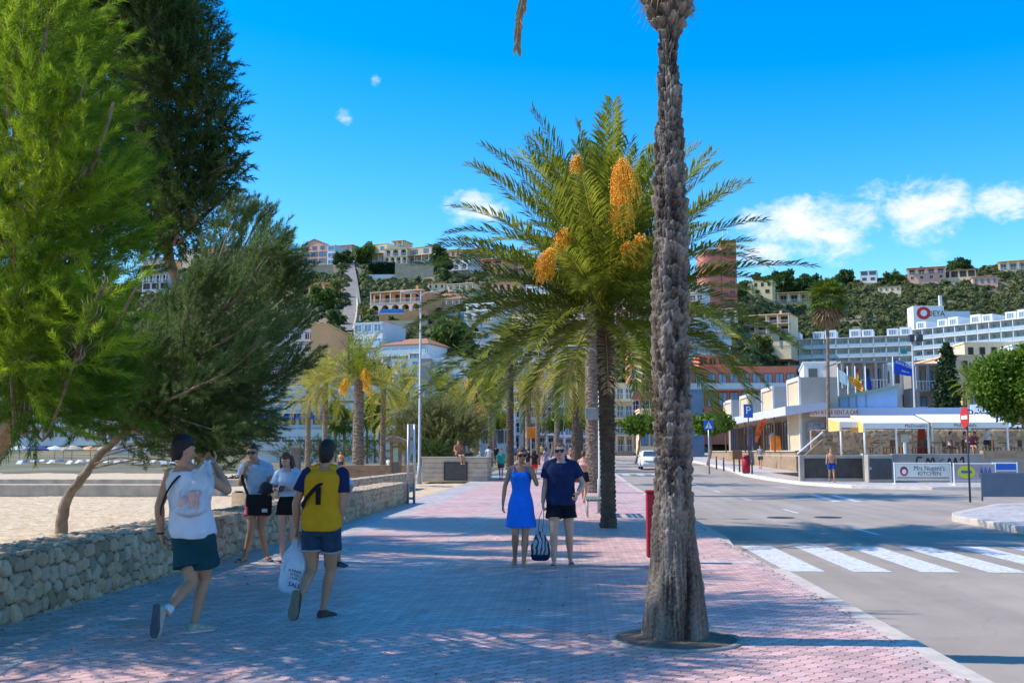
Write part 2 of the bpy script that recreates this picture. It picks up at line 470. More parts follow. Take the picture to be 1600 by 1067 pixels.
PAVE = paving_mat('pink_pavers', (0.72,0.435,0.375), (0.60,0.50,0.45))
PAVE2 = paving_mat('pale_pavers', (0.62,0.545,0.50), (0.55,0.52,0.49), False)
ASPH = asphalt_mat(); PAINT = worn_paint_mat(); SAND = sand_mat()
KERB = mat('kerb_stone', (0.56,0.48,0.41), .8, .2, 4.0, .3, 60)
CONC = mat('concrete', (0.42,0.38,0.33), .85, .25, 1.5, .3, 50)
EARTH = mat('earth', (0.17,0.125,0.085), .95, .4, 5.0, .8, 30)

# ------------------------------------------------------------------ the walk, the road, kerbs
YS = [-14,0,4,8,12,16,20,24,30,40,48,54,60,66,72,80,90,100,115,130,150,175,200]
def strip_top(x0, x1, z, ys=YS, nx=1):
    mb = MB()
    for a, b_ in zip(ys, ys[1:]):
        for i in range(nx):
            xa = x0+(x1-x0)*i/nx; xb = x0+(x1-x0)*(i+1)/nx
            mb.quad((xa,a,z+G(a)),(xb,a,z+G(a)),(xb,b_,z+G(b_)),(xa,b_,z+G(b_)))
    return mb
struct('promenade', strip_top(-5.42, 2.80, 0.0), PAVE)
struct('road', strip_top(2.9, 60, -0.12, nx=4), ASPH)
# kerb with a lowered stretch at the crossing
def kerb_z(y):
    lo, hi = 15.2, 20.8
    if lo+0.9 < y < hi-0.9: return -0.09
    if y <= lo or y >= hi: return 0.003
    t = (y-lo)/0.9 if y < (lo+hi)/2 else (hi-y)/0.9
    return 0.003 - 0.093*t
kb = MB(); kys = sorted(set(YS+[15.2,15.6,16.1,17,18,19,19.9,20.4,20.8]))
for a, b_ in zip(kys, kys[1:]):
    za, zb = kerb_z(a)+G(a), kerb_z(b_)+G(b_)
    kb.quad((2.80,a,za),(2.975,a,za),(2.975,b_,zb),(2.80,b_,zb))
    kb.quad((2.975,a,za),(3.0,a,za-.02),(3.0,b_,zb-.02),(2.975,b_,zb))
    kb.quad((3.0,a,za-.02),(3.0,a,-.3),(3.0,b_,-.3),(3.0,b_,zb-.02))
    kb.quad((2.80,a,za),(2.80,b_,zb),(2.80,b_,-.3),(2.80,a,-.3))
struct('kerb', kb, KERB)

def kerbed(name, poly, top, z=-0.0, w=0.22):
    """raised pavement with a kerb ring; poly counter-clockwise in x,y"""
    mb = MB(); n = len(poly)
    ctr = Vector((sum(p[0] for p in poly)/n, sum(p[1] for p in poly)/n))
    inn = []
    for i, p in enumerate(poly):
        a, b_, c = Vector(poly[i-1]), Vector(p), Vector(poly[(i+1)%n])
        d1 = (b_-a).normalized(); d2 = (c-b_).normalized()
        nn = Vector((-d1.y-d2.y, d1.x+d2.x)); nn.normalize()
        inn.append(b_ + nn*w/max(.4, nn.dot(Vector((-d1.y,d1.x)))))
    for i in range(n):
        j = (i+1) % n
        a, b_, c, d = poly[i], poly[j], inn[j], inn[i]
        zt = lambda p: z+G(p[1])
        mb.quad((*a,-.3),(*b_,-.3),(*b_,zt(b_)-.015),(*a,zt(a)-.015))
        mb.quad((*a,zt(a)-.015),(*b_,zt(b_)-.015),(*(Vector(b_)+(Vector(c)-Vector(b_))*.1),zt(b_)),(*(Vector(a)+(Vector(d)-Vector(a))*.1),zt(a)))
        mb.quad((*(Vector(a)+(Vector(d)-Vector(a))*.1),zt(a)),(*(Vector(b_)+(Vector(c)-Vector(b_))*.1),zt(b_)),(*c,zt(c)),(*d,zt(d)))
    struct(name+'_kerb', mb, KERB)
    tp = MB(); tp.add([(*p, z+G(p[1])) for p in inn], [tuple(range(n))])
    bm = bmesh.new(); me = tp.mesh(name, top); bm.from_mesh(me)
    bmesh.ops.triangulate(bm, faces=bm.faces); bm.to_mesh(me); bm.free()
    tag(link(name, me), kind='structure')
kerbed('corner_pavement', [(9.6,22.6),(60,22.6),(60,37.5),(19,36.6),(13.2,34.0),(10.1,29.0),(9.6,27.6)], PAVE2, 0.03)
# far pavement right of the road, its corner rounded into the side street; follows the rise
fp = [(60,49.3),(60,54),(60,60),(60,70),(60,84),(60,100),(60,130),(60,170),(60,200),(12.1,200),(12.1,170),(12.1,130),(12.1,100),(12.0,84),(11.5,76),(11.1,70),(11.3,62),(11.9,56),(13.4,51.8),(16.5,49.8),(22,49.3)]
mb = MB(); rows = [(49.3,22),(49.8,16.5),(51.8,13.4),(56,11.9),(62,11.3),(70,11.1),(76,11.5),(84,12.0),(100,12.1),(130,12.1),(170,12.1),(200,12.1)]
for (ya,xa),(yb,xb) in zip(rows, rows[1:]):
    mb.quad((xa+.3,ya,G(ya)+.03),(60,ya,G(ya)+.03),(60,yb,G(yb)+.03),(xb+.3,yb,G(yb)+.03))
struct('far_pavement', mb, PAVE2)
mb = MB()
pts = [(60,49.3)]+[(x,y) for y,x in rows]
for (xa,ya),(xb,yb) in zip(pts, pts[1:]):
    mb.quad((xa,ya,-.3),(xb,yb,-.3),(xb,yb,G(yb)+.02),(xa,ya,G(ya)+.02))
    oa = (xa+.32, ya+.25 if ya < 56 else ya); ob = (xb+.32, yb+.25 if yb < 56 else yb)
    mb.quad((xa,ya,G(ya)+.02),(xb,yb,G(yb)+.02),(*ob,G(ob[1])+.034),(*oa,G(oa[1])+.034))
struct('far_kerb', mb, mat('pale_kerb', (0.68,0.62,0.54), .8, .2, 3))

# road markings
zb = MB(); zr = -0.116
for i in range(9):
    x = 3.14 + 0.97*i
    zb.quad((x,15.95,zr),(x+.56,15.95,zr),(x+.56,20.2,zr),(x,20.2,zr))
struct('zebra_marking', zb, PAINT)
lm = MB()
lm.quad((6.40,-10,zr),(6.50,-10,zr),(6.50,15.3,zr),(6.40,15.3,zr))
for y in (23,31,39,47,55):
    lm.quad((6.42,y,zr+G(y)),(6.54,y,zr+G(y)),(6.54,y+2.2,zr+G(y+2.2)),(6.42,y+2.2,zr+G(y+2.2)))
for x,y in ((9.2,38.2),(9.95,38.2)):
    lm.quad((x,y,zr),(x+.32,y,zr),(x+.32+.5,y+6,zr),(x+.5,y+6,zr))
for i in range(4):
    x = 3.4+1.0*i; lm.quad((x,69,zr+G(69)),(x+.5,69,zr+G(69)),(x+.5,73,zr+G(73)),(x,73,zr+G(73)))
struct('lane_marking', lm, PAINT)

# two flat dark disks laid on the road
for k,(x,y,lb) in enumerate(((5.55,28.8,'round dark disk in the road, the left one of two'),(6.85,29.0,'round dark disk in the road, the right one of two'))):
    t = thing('dark_disk', lb, 'manhole cover', (x,y,-.117), 0, 'dark disks in the road')
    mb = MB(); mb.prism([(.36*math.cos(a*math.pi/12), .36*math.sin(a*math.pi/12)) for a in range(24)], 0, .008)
    mb.build('disk', mat('disk_metal', (.06,.055,.05), .5, .3, 20, .4, 60, .6), t)

# ------------------------------------------------------------------ beach and far ground
def beach_z(x, y):
    return -0.06 + 0.05*fbm((x*.35, y*.35, 2)) + 0.02*fbm((x*1.7,y*1.7,5))
xs = np.concatenate([np.linspace(-90,-26,33), np.linspace(-25,-5.35,66)]); ys = np.concatenate([np.linspace(-12,48,160), np.linspace(49,175,64)])
V = [(x,y,(beach_z(x,y) if x < -5.8 else -.06)) for y in ys for x in xs]
nx = len(xs); F = [(j*nx+i,j*nx+i+1,(j+1)*nx+i+1,(j+1)*nx+i) for j in range(len(ys)-1) for i in range(nx-1)]
tag(link('beach', np_mesh('beach', np.array(V), np.array(F), SAND, True)), kind='structure')

SKY_T = [(-900,470),(-200,470),(150,448),(215,432),(330,398),(480,398),(520,392),(560,402),(600,402),(680,398),(720,405),(800,415),(880,420),(1000,430),(1100,440),(1152,450),(1185,448),(1240,452),(1300,450),(1345,442),(1400,440),(1500,428),(1560,422),(1600,420),(1900,418),(2600,440)]
RID_T = [(-900,430),(400,430),(900,430),(1150,455),(1300,530),(1600,560),(2600,560)]
FOOT_T = [(-900,190),(380,185),(560,150),(900,150),(1100,165),(1170,185),(1240,290),(1600,300),(2600,300)]
def ip(T, x):
    return float(np.interp(x, [t[0] for t in T], [t[1] for t in T]))
def hill_z(x, y):
    if y < 60: return -0.5
    px = 892 + FPX*x/y
    D = y; f, r = ip(FOOT_T,px), ip(RID_T,px)
    zr_ = (706-ip(SKY_T,px))/FPX*r + EYE
    base = -0.5 + min(2.2, 0.0130*max(0,y-48))
    if D <= f: return base
    t = min(1.35, (D-f)/(r-f))
    s = t if t <= 1 else 1 - (t-1)*0.25
    s = s**0.92 if s > 0 else 0
    z = base + (zr_-base)*s
    z += min(1, t*3)*(1.0*fbm((x*.03,y*.03,0)) + .5*fbm((x*.11,y*.11,3)))*(0.35 if .93 < t else 1)*1.6
    return z
def hill_at(px, py, d0=70.0, d1=720.0):
    """where the line of sight through a photo pixel meets the hillside (depth along y)"""
    dr = ray(px, py); d = d0
    while d < d1:
        p = Vector((0,0,EYE)) + dr*(d/dr.y)
        if p.z <= hill_z(p.x, p.y): return d, p
        d += 1.0
    return None, None
xs = np.linspace(-420, 640, 266); ys = np.concatenate([np.linspace(-60,60,9), np.linspace(64,740,226)])
V = [(x,y,hill_z(x,y)) for y in ys for x in xs]; nx = len(xs)
F = [(j*nx+i,j*nx+i+1,(j+1)*nx+i+1,(j+1)*nx+i) for j in range(len(ys)-1) for i in range(nx-1)]
hm = mat('hill_earth', (0.24,0.195,0.115), .95, .3, .09, .9, 1.2, c2=(0.075,0.085,0.04))
tag(link('hillside', np_mesh('hillside', np.array(V), np.array(F), hm, True)), kind='structure')
gr = MB(); gr.box(-5000,-200,-3.0,5000,6000,-2.5)
struct('ground', gr, mat('far_ground', (.16,.15,.09), .95, .3, .02))

# dry leaves and grit gathered along the kerb
V=[];rg=np.random.default_rng(5)
for k in range(420):
    if k<170: x,y=2.80-abs(rg.normal())*.10,rg.uniform(6.5,30)
    elif k<230: x,y=rg.normal()*.35+.93,rg.normal()*.35+9.4
    elif k<300: x,y=-5.22+abs(rg.normal())*.12,rg.uniform(6,32)
    else: x,y=rg.uniform(-5,2.7),rg.uniform(7,26)
    a=rg.random()*6.28; s_=rg.uniform(.012,.035); c,n_=math.cos(a)*s_,math.sin(a)*s_
    V+=[(x-c,y-n_,.006),(x+n_*.4,y-c*.4,.016),(x+c,y+n_,.008),(x-n_*.4,y+c*.4,.012)]
tag(link('fallen_leaves',np_mesh('fallen_leaves',np.array(V),np.arange(len(V)).reshape(-1,4),mat('dry_leaf',(.30,.20,.08),.9,.4,3,c2=(.12,.08,.035)))),kind='stuff')
# ------------------------------------------------------------------ vegetation
BARK = mat('pine_bark', (0.27,0.20,0.14), .9, .45, 7, .9, 40)
def frames(dirs, spin):
    """rotation matrices whose local z is dir"""
    d = dirs/np.linalg.norm(dirs,axis=1,keepdims=True)
    ref = np.where(np.abs(d[:,2:3])<.9, np.array([[0,0,1.]]), np.array([[1.,0,0]]))
    a = np.cross(ref,d); a /= np.linalg.norm(a,axis=1,keepdims=True)
    b = np.cross(d,a)
    c,s = np.cos(spin)[:,None], np.sin(spin)[:,None]
    return np.stack([a*c+b*s, -a*s+b*c, d], axis=2)          # columns

def twig_template(n, length, nl, w, spread=(35,70), seed=1):
    r = np.random.default_rng(seed)
    t = r.random(n)**.8
    base = np.stack([.02*r.normal(size=n)*length, .02*r.normal(size=n)*length, t*length],1)
    az = r.random(n)*2*np.pi
    el = np.radians(r.uniform(spread[0],spread[1],n))*(1-.55*t)
    d = np.stack([np.sin(el)*np.cos(az), np.sin(el)*np.sin(az), np.cos(el)],1)
    ln = nl*r.uniform(.7,1.15,n)[:,None]
    sd_ = np.cross(d, r.normal(size=(n,3))); sd_ /= np.linalg.norm(sd_,axis=1,keepdims=True)
    V = np.stack([base - sd_*w/2, base + sd_*w/2, base + d*ln], 1)   # n,3,3
    # the woody stem: one thin blade
    return V

def scatter(templates, P, D, S, tone, spin=None):
    """place templates (list of (n,3,3)) at points P along D with size S -> V,F,tone"""
    n = len(P); spin = rng.random(n)*6.28 if spin is None else spin
    Rm = frames(D, spin); pick = rng.integers(0,len(templates),n)
    Vs=[]; Ts=[]
    for k,T in enumerate(templates):
        ix = np.where(pick==k)[0]
        if not len(ix): continue
        q = np.einsum('nij,tkj->ntki', Rm[ix], T)*S[ix][:,None,None,None] + P[ix][:,None,None,:]
        Vs.append(q.reshape(-1,3)); Ts.append(np.repeat(tone[ix], T.shape[0]*T.shape[1]))
    V = np.concatenate(Vs); m = templates[0].shape[1]
    return V, np.arange(len(V)).reshape(-1,m), np.concatenate(Ts)

def bez(p, n=10):
    """smooth polyline through points"""
    p = [Vector(q) for q in p]; out=[]
    for i in range(len(p)-1):
        a=p[max(i-1,0)]; b=p[i]; c=p[i+1]; d=p[min(i+2,len(p)-1)]
        for k in range(n):
            t=k/n
            out.append(.5*((2*b)+(c-a)*t+(2*a-5*b+4*c-d)*t*t+(3*b-a-3*c+d)*t*t*t))
    out.append(p[-1]); return out

def taper(n, a, b, pw=1.0): return [a+(b-a)*(i/(n-1))**pw for i in range(n)]

TW_FINE = [twig_template(120,.34,.085,.0058,seed=s) for s in range(4)]
TW_MID = [twig_template(58,.40,.10,.011,seed=10+s) for s in range(4)]
TW_COARSE = [twig_template(40,.46,.13,.020,(40,85),seed=20+s) for s in range(4)]
PINE_A = leaf_mat('pine_needles_bright', (0.10,0.20,0.012), (0.54,0.66,0.035), .60)
PINE_B = leaf_mat('pine_needles_grey', (0.09,0.15,0.045), (0.27,0.34,0.10), .52)
PINE_C = leaf_mat('pine_needles_dark', (0.06,0.105,0.022), (0.20,0.25,0.06), .45)

def blob_points(blobs, n, up=.35, axis=None):
    """points crowding towards the skins of ellipsoids; outward, upswept directions"""
    vol = np.array([b[1][0]*b[1][1]*b[1][2] for b in blobs])**.75; pr = vol/vol.sum()
    k = rng.choice(len(blobs), n, p=pr)
    c = np.array([tuple(blobs[i][0]) for i in k]); r = np.array([blobs[i][1] for i in k])
    u = rng.normal(size=(n,3)); u /= np.linalg.norm(u,axis=1,keepdims=True)
    rad = rng.random(n)[:,None]**.42
    # lumpy skin
    ph = rng.random((len(blobs),3))*6
    lump = 1+.22*np.sin(u[:,0:1]*5+ph[k][:,0:1])*np.sin(u[:,1:2]*5+ph[k][:,1:2])+.16*np.sin(u[:,2:3]*7+ph[k][:,2:3])
    P = c + u*r*rad*lump
    D = u + np.array([[0,0,up]]) + rng.normal(size=(n,3))*.25
    if axis is not None: D += np.array([axis])
    tone = rng.normal(size=n)*.16 + (np.array([blobs[i][2] if len(blobs[i])>2 else 0 for i in k])) 
    return P, D, tone, k

def pine(name, label, wood, blobs, n, tmpl, m, size=(.8,1.25), up=.35, bark=BARK, axis=None, limb_r=.05, extra=None, group=None, sag=-.12):
    base = wood[0][0][0]
    t = thing(name, label, 'pine tree', base, 0, group)
    bv = Vector(base)
    tr = MB()
    for pts, r0, r1 in wood:
        q = bez([Vector(p)-bv for p in pts], 8)
        q = [p + Vector((fbm((p.x*2,p.y*2,p.z*2)), fbm((p.x*2+9,p.y*2,p.z*2)),0))*r0*.5 for p in q]
        rr = [a*(1+.18*fbm((p.x*4,p.y*4,p.z*4+7))) for a,p in zip(taper(len(q),r0,r1),q)]
        tr.tube(q, rr, 9)
    trunk_pts = [p-bv for p in bez(wood[0][0],8)]
    for (c,r,*_) in blobs:
        c = Vector(c)-bv
        # limb from the nearest lower wood to the heart of the clump, then twiglets
        s = min(trunk_pts, key=lambda p: (p-c).length + (2 if p.z>c.z else 0)*1.0)
        md = (s+c)/2 + Vector((0,0,sag*(c-s).length))
        q = bez([s,md,c],6); tr.tube(q, taper(len(q),limb_r,limb_r*.35),6)
        for j in range(5):
            u = Vector(rng.normal(size=3)); u.normalize()
            e = c + Vector((u.x*r[0],u.y*r[1],abs(u.z)*r[2]*.9))*.85
            q = bez([c*.6+s*.4, (c+e)/2+Vector((0,0,-.05)), e],4); tr.tube(q, taper(len(q),limb_r*.4,limb_r*.1),5)
    tr.build('trunk', bark, t, True)
    P,D,tone,k = blob_points([(Vector(b[0])-bv,)+tuple(b[1:]) for b in blobs], n, up, axis)
    if extra is not None:
        P2,D2,t2 = extra; P = np.concatenate([P,P2-np.array([tuple(bv)])]); D=np.concatenate([D,D2]); tone=np.concatenate([tone,t2])
    S = rng.uniform(size[0],size[1],len(P))
    V,F,T = scatter(tmpl,P,D,S,tone)
    link('crown', np_mesh('crown',V,F,m,False,T), t)
    return t

# --- bright pine at the left edge, its boughs reaching over the wall
Y1=8.3; s1=Y1/FPX
def bl(px,py,Y,rp,sq=(1,1,1),tone=0):
    if Y<15 and px>0: px*=.74; rp*=.92
    # pixel centre, depth, radius in metres
    return (at(px,py,Y),(rp*sq[0],rp*sq[1],rp*sq[2]),tone)
base1 = Vector((-7.7,12.6,-.1))
w1 = [([base1, at(-20,720,12.6), at(25,655,12.3), at(45,560,12), at(30,420,11.6), at(10,250,11.5), at(10,60,11.6)], .17,.05),
      ([at(40,600,12.1), at(110,560,10.4), at(170,520,8.4), at(212,450,7.6)],.026,.008),
      ([at(35,450,11.7), at(80,400,10), at(130,300,8.6), at(180,160,8.2)],.035,.012),
      ([at(20,300,11.5), at(40,220,10), at(60,120,8.8), at(80,20,8.6)],.035,.014)]
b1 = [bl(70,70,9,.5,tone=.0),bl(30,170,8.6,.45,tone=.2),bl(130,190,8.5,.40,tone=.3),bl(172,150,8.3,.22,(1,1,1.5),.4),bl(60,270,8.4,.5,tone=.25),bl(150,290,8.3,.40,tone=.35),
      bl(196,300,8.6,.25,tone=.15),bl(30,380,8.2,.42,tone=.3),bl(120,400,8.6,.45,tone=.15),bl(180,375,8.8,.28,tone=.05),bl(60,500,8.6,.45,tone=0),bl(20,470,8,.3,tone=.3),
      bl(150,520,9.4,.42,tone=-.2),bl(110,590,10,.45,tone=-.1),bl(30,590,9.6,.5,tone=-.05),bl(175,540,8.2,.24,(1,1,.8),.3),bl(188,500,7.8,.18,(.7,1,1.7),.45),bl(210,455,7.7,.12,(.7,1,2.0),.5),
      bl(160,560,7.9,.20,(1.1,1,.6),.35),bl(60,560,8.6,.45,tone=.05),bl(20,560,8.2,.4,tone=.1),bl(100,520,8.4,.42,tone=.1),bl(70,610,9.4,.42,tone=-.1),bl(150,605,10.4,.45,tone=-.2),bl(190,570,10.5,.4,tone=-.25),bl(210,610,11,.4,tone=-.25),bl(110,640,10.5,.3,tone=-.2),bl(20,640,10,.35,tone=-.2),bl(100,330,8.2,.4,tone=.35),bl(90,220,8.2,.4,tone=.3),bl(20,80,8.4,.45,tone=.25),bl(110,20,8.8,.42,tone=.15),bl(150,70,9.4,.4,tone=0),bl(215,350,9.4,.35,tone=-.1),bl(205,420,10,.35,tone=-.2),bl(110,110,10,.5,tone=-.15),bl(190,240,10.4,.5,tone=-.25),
      (Vector((-6.9,6.9,3.0)),(1.0,.6,1.0),0),(Vector((-7.2,6.9,4.6)),(1.0,.6,1.0),0),(Vector((-7.6,7.0,6.0)),(1.0,.6,.9),0),  # unseen clumps added to shade the nearest paving
      (Vector((-8.0,9.4,3.2)),(0.9,0.9,0.9),0),(Vector((-8.3,10.5,4.2)),(1.1,1.0,1.0),0),(Vector((-8.4,9.4,5.4)),(1.1,0.9,1.0),0),(Vector((-8.0,8.7,4.3)),(0.9,0.7,0.9),0),(Vector((-8.6,10.6,6.4)),(1.2,1.0,1.1),0),(Vector((-7.8,11.6,3.4)),(0.9,0.9,0.8),0),  # unseen clumps added to shade the walk beside the wall
      # clumps added to the crown out of frame to shade the walk and sand
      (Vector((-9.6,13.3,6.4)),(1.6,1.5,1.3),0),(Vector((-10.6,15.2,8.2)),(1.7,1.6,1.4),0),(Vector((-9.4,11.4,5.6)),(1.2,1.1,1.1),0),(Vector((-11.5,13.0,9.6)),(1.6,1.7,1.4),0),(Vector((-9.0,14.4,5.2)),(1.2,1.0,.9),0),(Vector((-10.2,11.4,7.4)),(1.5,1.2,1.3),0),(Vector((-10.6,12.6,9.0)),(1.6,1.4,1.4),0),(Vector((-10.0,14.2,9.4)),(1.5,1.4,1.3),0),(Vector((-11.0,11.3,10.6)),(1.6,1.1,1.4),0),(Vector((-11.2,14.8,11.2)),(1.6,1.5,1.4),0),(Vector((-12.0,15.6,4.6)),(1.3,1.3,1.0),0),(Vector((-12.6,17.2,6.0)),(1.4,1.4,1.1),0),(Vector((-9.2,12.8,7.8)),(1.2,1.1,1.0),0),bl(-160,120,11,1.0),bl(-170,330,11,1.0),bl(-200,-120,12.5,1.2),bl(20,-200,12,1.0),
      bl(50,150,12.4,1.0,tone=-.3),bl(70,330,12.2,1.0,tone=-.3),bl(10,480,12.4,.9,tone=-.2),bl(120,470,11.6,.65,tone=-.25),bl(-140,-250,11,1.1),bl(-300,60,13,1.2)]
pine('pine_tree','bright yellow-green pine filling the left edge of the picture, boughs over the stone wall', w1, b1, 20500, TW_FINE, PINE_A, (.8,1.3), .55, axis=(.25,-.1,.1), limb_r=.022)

# --- feathery grey-green pine with the bent trunk standing in the sand
Yp=18.8
ln = [([gp(95,852,-.05),at(96,820,Yp),at(103,785,Yp),at(125,752,Yp),at(146,722,Yp),at(182,688,Yp),at(232,640,Yp-.2),at(285,560,Yp-.5),at(312,500,Yp-.6),at(330,440,Yp-.4),at(362,350,Yp-.2)],.118,.012)]
br = [[(285,560,-.5),(370,455,-.9),(432,370,-1.1),(468,322,-1.2)],[(320,485,-.6),(352,390,-.1),(370,330,.2),(408,268,.4)],[(322,480,-.6),(400,430,-1.4),(450,360,-1.6),(487,352,-1.8)],
      [(280,565,-.5),(390,500,-1.2),(470,440,-1.6),(505,395,-1.8)],[(260,600,-.3),(375,560,.3),(465,520,.6),(508,478,.8)],[(245,625,-.2),(360,615,-.8),(450,590,-1.2),(512,548,-1.5)],
      [(240,632,-.2),(330,645,.6),(400,655,1.0),(446,672,1.2)],[(225,645,-.2),(280,655,-.9),(340,672,-1.4),(392,690,-1.7)],[(200,668,0),(165,640,.4),(135,625,.8)],
      [(215,655,-.2),(205,600,-1.0),(215,560,-1.3),(235,520,-1.5)],[(285,560,-.5),(272,500,.5),(268,470,.8),(275,445,.9)],[(300,530,-.5),(305,480,-1.2),(322,430,-1.4),(345,400,-1.6)],
      [(195,675,0),(240,690,-.6),(300,700,-1.0),(352,712,-1.2)],[(210,660,0),(150,655,-.5),(115,640,-.9)],[(340,420,-.5),(395,365,.6),(425,310,.9),(440,280,1.0)],
      [(250,610,-.3),(320,575,1.2),(380,520,1.8),(440,470,2.2)],[(235,635,-.2),(300,605,-1.6),(390,560,-2.4),(455,500,-2.8)],[(205,665,0),(255,675,.8),(330,688,1.4),(420,640,1.8)]]
br=[[(210+(x-210)*.84,640+(y-640)*.84+(4 if y<640 else 0),d) for x,y,d in b] for b in br]
P2=[];D2=[];t2=[]
for b in br:
    pts = bez([at(x,y,Yp+d) for x,y,d in b],7); ln.append(([at(x,y,Yp+d) for x,y,d in b],.035,.006))
    n=len(pts)
    for i in range(3,n):
        t=i/(n-1); tan=(pts[i]-pts[i-1]).normalized()
        for k in range(8):
            u=Vector(rng.normal(size=3)); u.normalize()
            sp=.40*(1-.85*t)+.03
            p=pts[i]+Vector((u.x*sp,u.y*sp,u.z*sp*.75))+tan*rng.uniform(-.15,.15)
            P2.append(tuple(p)); D2.append(tuple(tan*1.0+u*.45+Vector((0,0,.15)))); t2.append(rng.normal()*.16)
def b2(x,y,Y,r): return bl(205+(x-205)*.86,640+(y-640)*(.80 if y<640 else 1),Y,r)
bB = [b2(250,590,18.4,.7),b2(190,610,18.8,.65),b2(330,600,18,.65),b2(300,650,18.6,.55),b2(400,610,18.3,.55),b2(230,530,18.6,.55),b2(370,540,18.2,.5),b2(420,550,18.6,.4),b2(150,630,18.6,.45),
      b2(220,670,18.2,.38),b2(350,675,17.8,.4),b2(240,725,17.6,.12),b2(362,735,17.4,.16),b2(340,712,17.5,.25),b2(385,705,17.6,.22),b2(430,640,18,.35),b2(100,625,18.9,.35)]
pine('pine_tree','feathery grey-green pine on a bent bare trunk rising from the sand behind the wall', ln, bB, 1500, TW_MID, PINE_B, (.75,1.2), .5, axis=(.55,0,.1), limb_r=.018, sag=.06, extra=(np.array(P2),np.array(D2),np.array(t2)))

# --- tall dark pine behind
Y3=22.5
b3 = [bl(x,y,Y3+dy,r*Y3/FPX,tone=tn) for x,y,dy,r,tn in [(120,10,0,75,.1),(170,30,.3,70,.2),(230,40,-.4,66,.25),(282,60,.2,52,.15),(315,90,-.3,32,.1),(260,120,-.5,60,.1),(325,135,.4,32,.2),(200,120,1.4,80,-.1),(345,170,0,20,.1),(340,120,.3,20,.1),(352,205,.2,18,.1),(322,65,0,22,.15),(362,235,.3,14,.1),(345,265,.3,22,.05),
     (300,190,-.2,55,.05),(335,215,.5,30,.05),(230,210,1.2,75,-.1),(280,265,-.2,60,0),(330,290,.3,36,.1),(352,262,-.6,18,.1),(260,320,.3,55,-.05),(310,335,-.4,45,0),(280,360,0,34,-.1),(225,345,.8,45,-.15),(150,200,2.4,90,-.2),(170,320,2.2,70,-.2),
     (232,372,.3,18,-.1),(348,312,.2,16,.1),(60,-60,.8,120,0),(180,-70,0,110,.1),(270,-30,.2,50,.1),(300,20,.3,26,.1),(-40,60,2.5,130,0),(-120,-80,2.5,130,0),(60,-200,2,130,0)]]
w3 = [([Vector((-8.55,24.2,-.1)),Vector((-8.6,24.0,3)),Vector((-9.2,23.6,6)),Vector((-9.8,23,9)),Vector((-9.4,22.6,12)),Vector((-9.6,22.6,14.2))],.15,.07)]
pine('pine_tree','tall dark pine with rounded clumps, behind the bright one', w3, b3, 12500, TW_COARSE, PINE_C, (.8,1.3), .4, limb_r=.07)

# --- palms
def frond(az, el, length, droop, nl, wl, lw, twist=0, v=.5, fwd=50, rw=.022):
    """one feather leaf: verts (quads) for rachis and leaflets; droop bends it down"""
    n=nl; ts=np.linspace(0,1,n+1)
    pts=[]; p=np.zeros(3); ds=length/n; e=el
    h=np.array([math.cos(az),math.sin(az),0.]); side=np.array([-math.sin(az),math.cos(az),0.])
    tans=[]
    for i in range(n+1):
        d=h*math.cos(e)+np.array([0,0,math.sin(e)]); tans.append(d); pts.append(p.copy()); p=p+d*ds
        e-=droop/n*(.4+1.2*ts[i])
    pts=np.array(pts); tans=np.array(tans); ups=np.cross(side[None],tans)*-1
    ups=np.where((ups[:,2:3]<0)&(abs(e)<9),ups,ups)
    Q=[]
    for i in range(n):
        w0=rw*(1-.75*ts[i]); w1=rw*(1-.75*ts[i+1])
        Q.append([pts[i]-side*w0,pts[i]+side*w0,pts[i+1]+side*w1,pts[i+1]-side*w1])
    i0=int(n*.14)
    for i in range(i0,n):
        t=ts[i]; L_=wl*min(1,(.35+2.2*t))*(1-.50*max(0,(t-.5)/.5)**1.8)
        fa=math.radians(fwd+ (1-t)*18 - t*14)
        for sg in (-1,1):
            jit=rng.normal(size=3)*.10
            d=tans[i]*math.cos(fa)+(side*sg*math.cos(v)+ups[i]*math.sin(v)*1.0)*math.sin(fa)+jit
            d/=np.linalg.norm(d); dl=d+np.array([0,0,-.35]); dl/=np.linalg.norm(dl)
            b=pts[i]; m_=b+d*L_*.55*rng.uniform(.85,1.1); tip=m_+dl*L_*.45
            wv=tans[i]*lw*.5
            Q.append([b,m_-wv,tip,m_+wv])
    return np.array(Q)

PALM_G = leaf_mat('palm_leaf', (0.17,0.205,0.018), (0.62,0.58,0.085), .52, .36, 2.2)
PALM_Y = leaf_mat('palm_leaf_dry', (0.34,0.32,0.05), (0.68,0.55,0.15), .48, .5, 2.2)
PALM_D = leaf_mat('palm_leaf_dead', (0.30,0.20,0.10), (0.50,0.36,0.20), .25, .7, 2.2)
FAN_G = leaf_mat('fan_leaf', (0.11,0.17,0.02), (0.34,0.38,0.06), .4, .45, 2.2)
FRUIT = mat('date_fruit', (1.0,0.56,0.03), .5, .35, 6, c2=(0.95,0.38,0.012))
PTRUNK = mat('palm_trunk', (0.30,0.235,0.18), .9, .4, 6, 1.0, 22, c2=(0.12,0.085,0.06))
PTRUNK_D = mat('palm_trunk_dark', (0.15,0.11,0.08), .95, .4, 6, 1.0, 22, c2=(0.05,0.036,0.026))

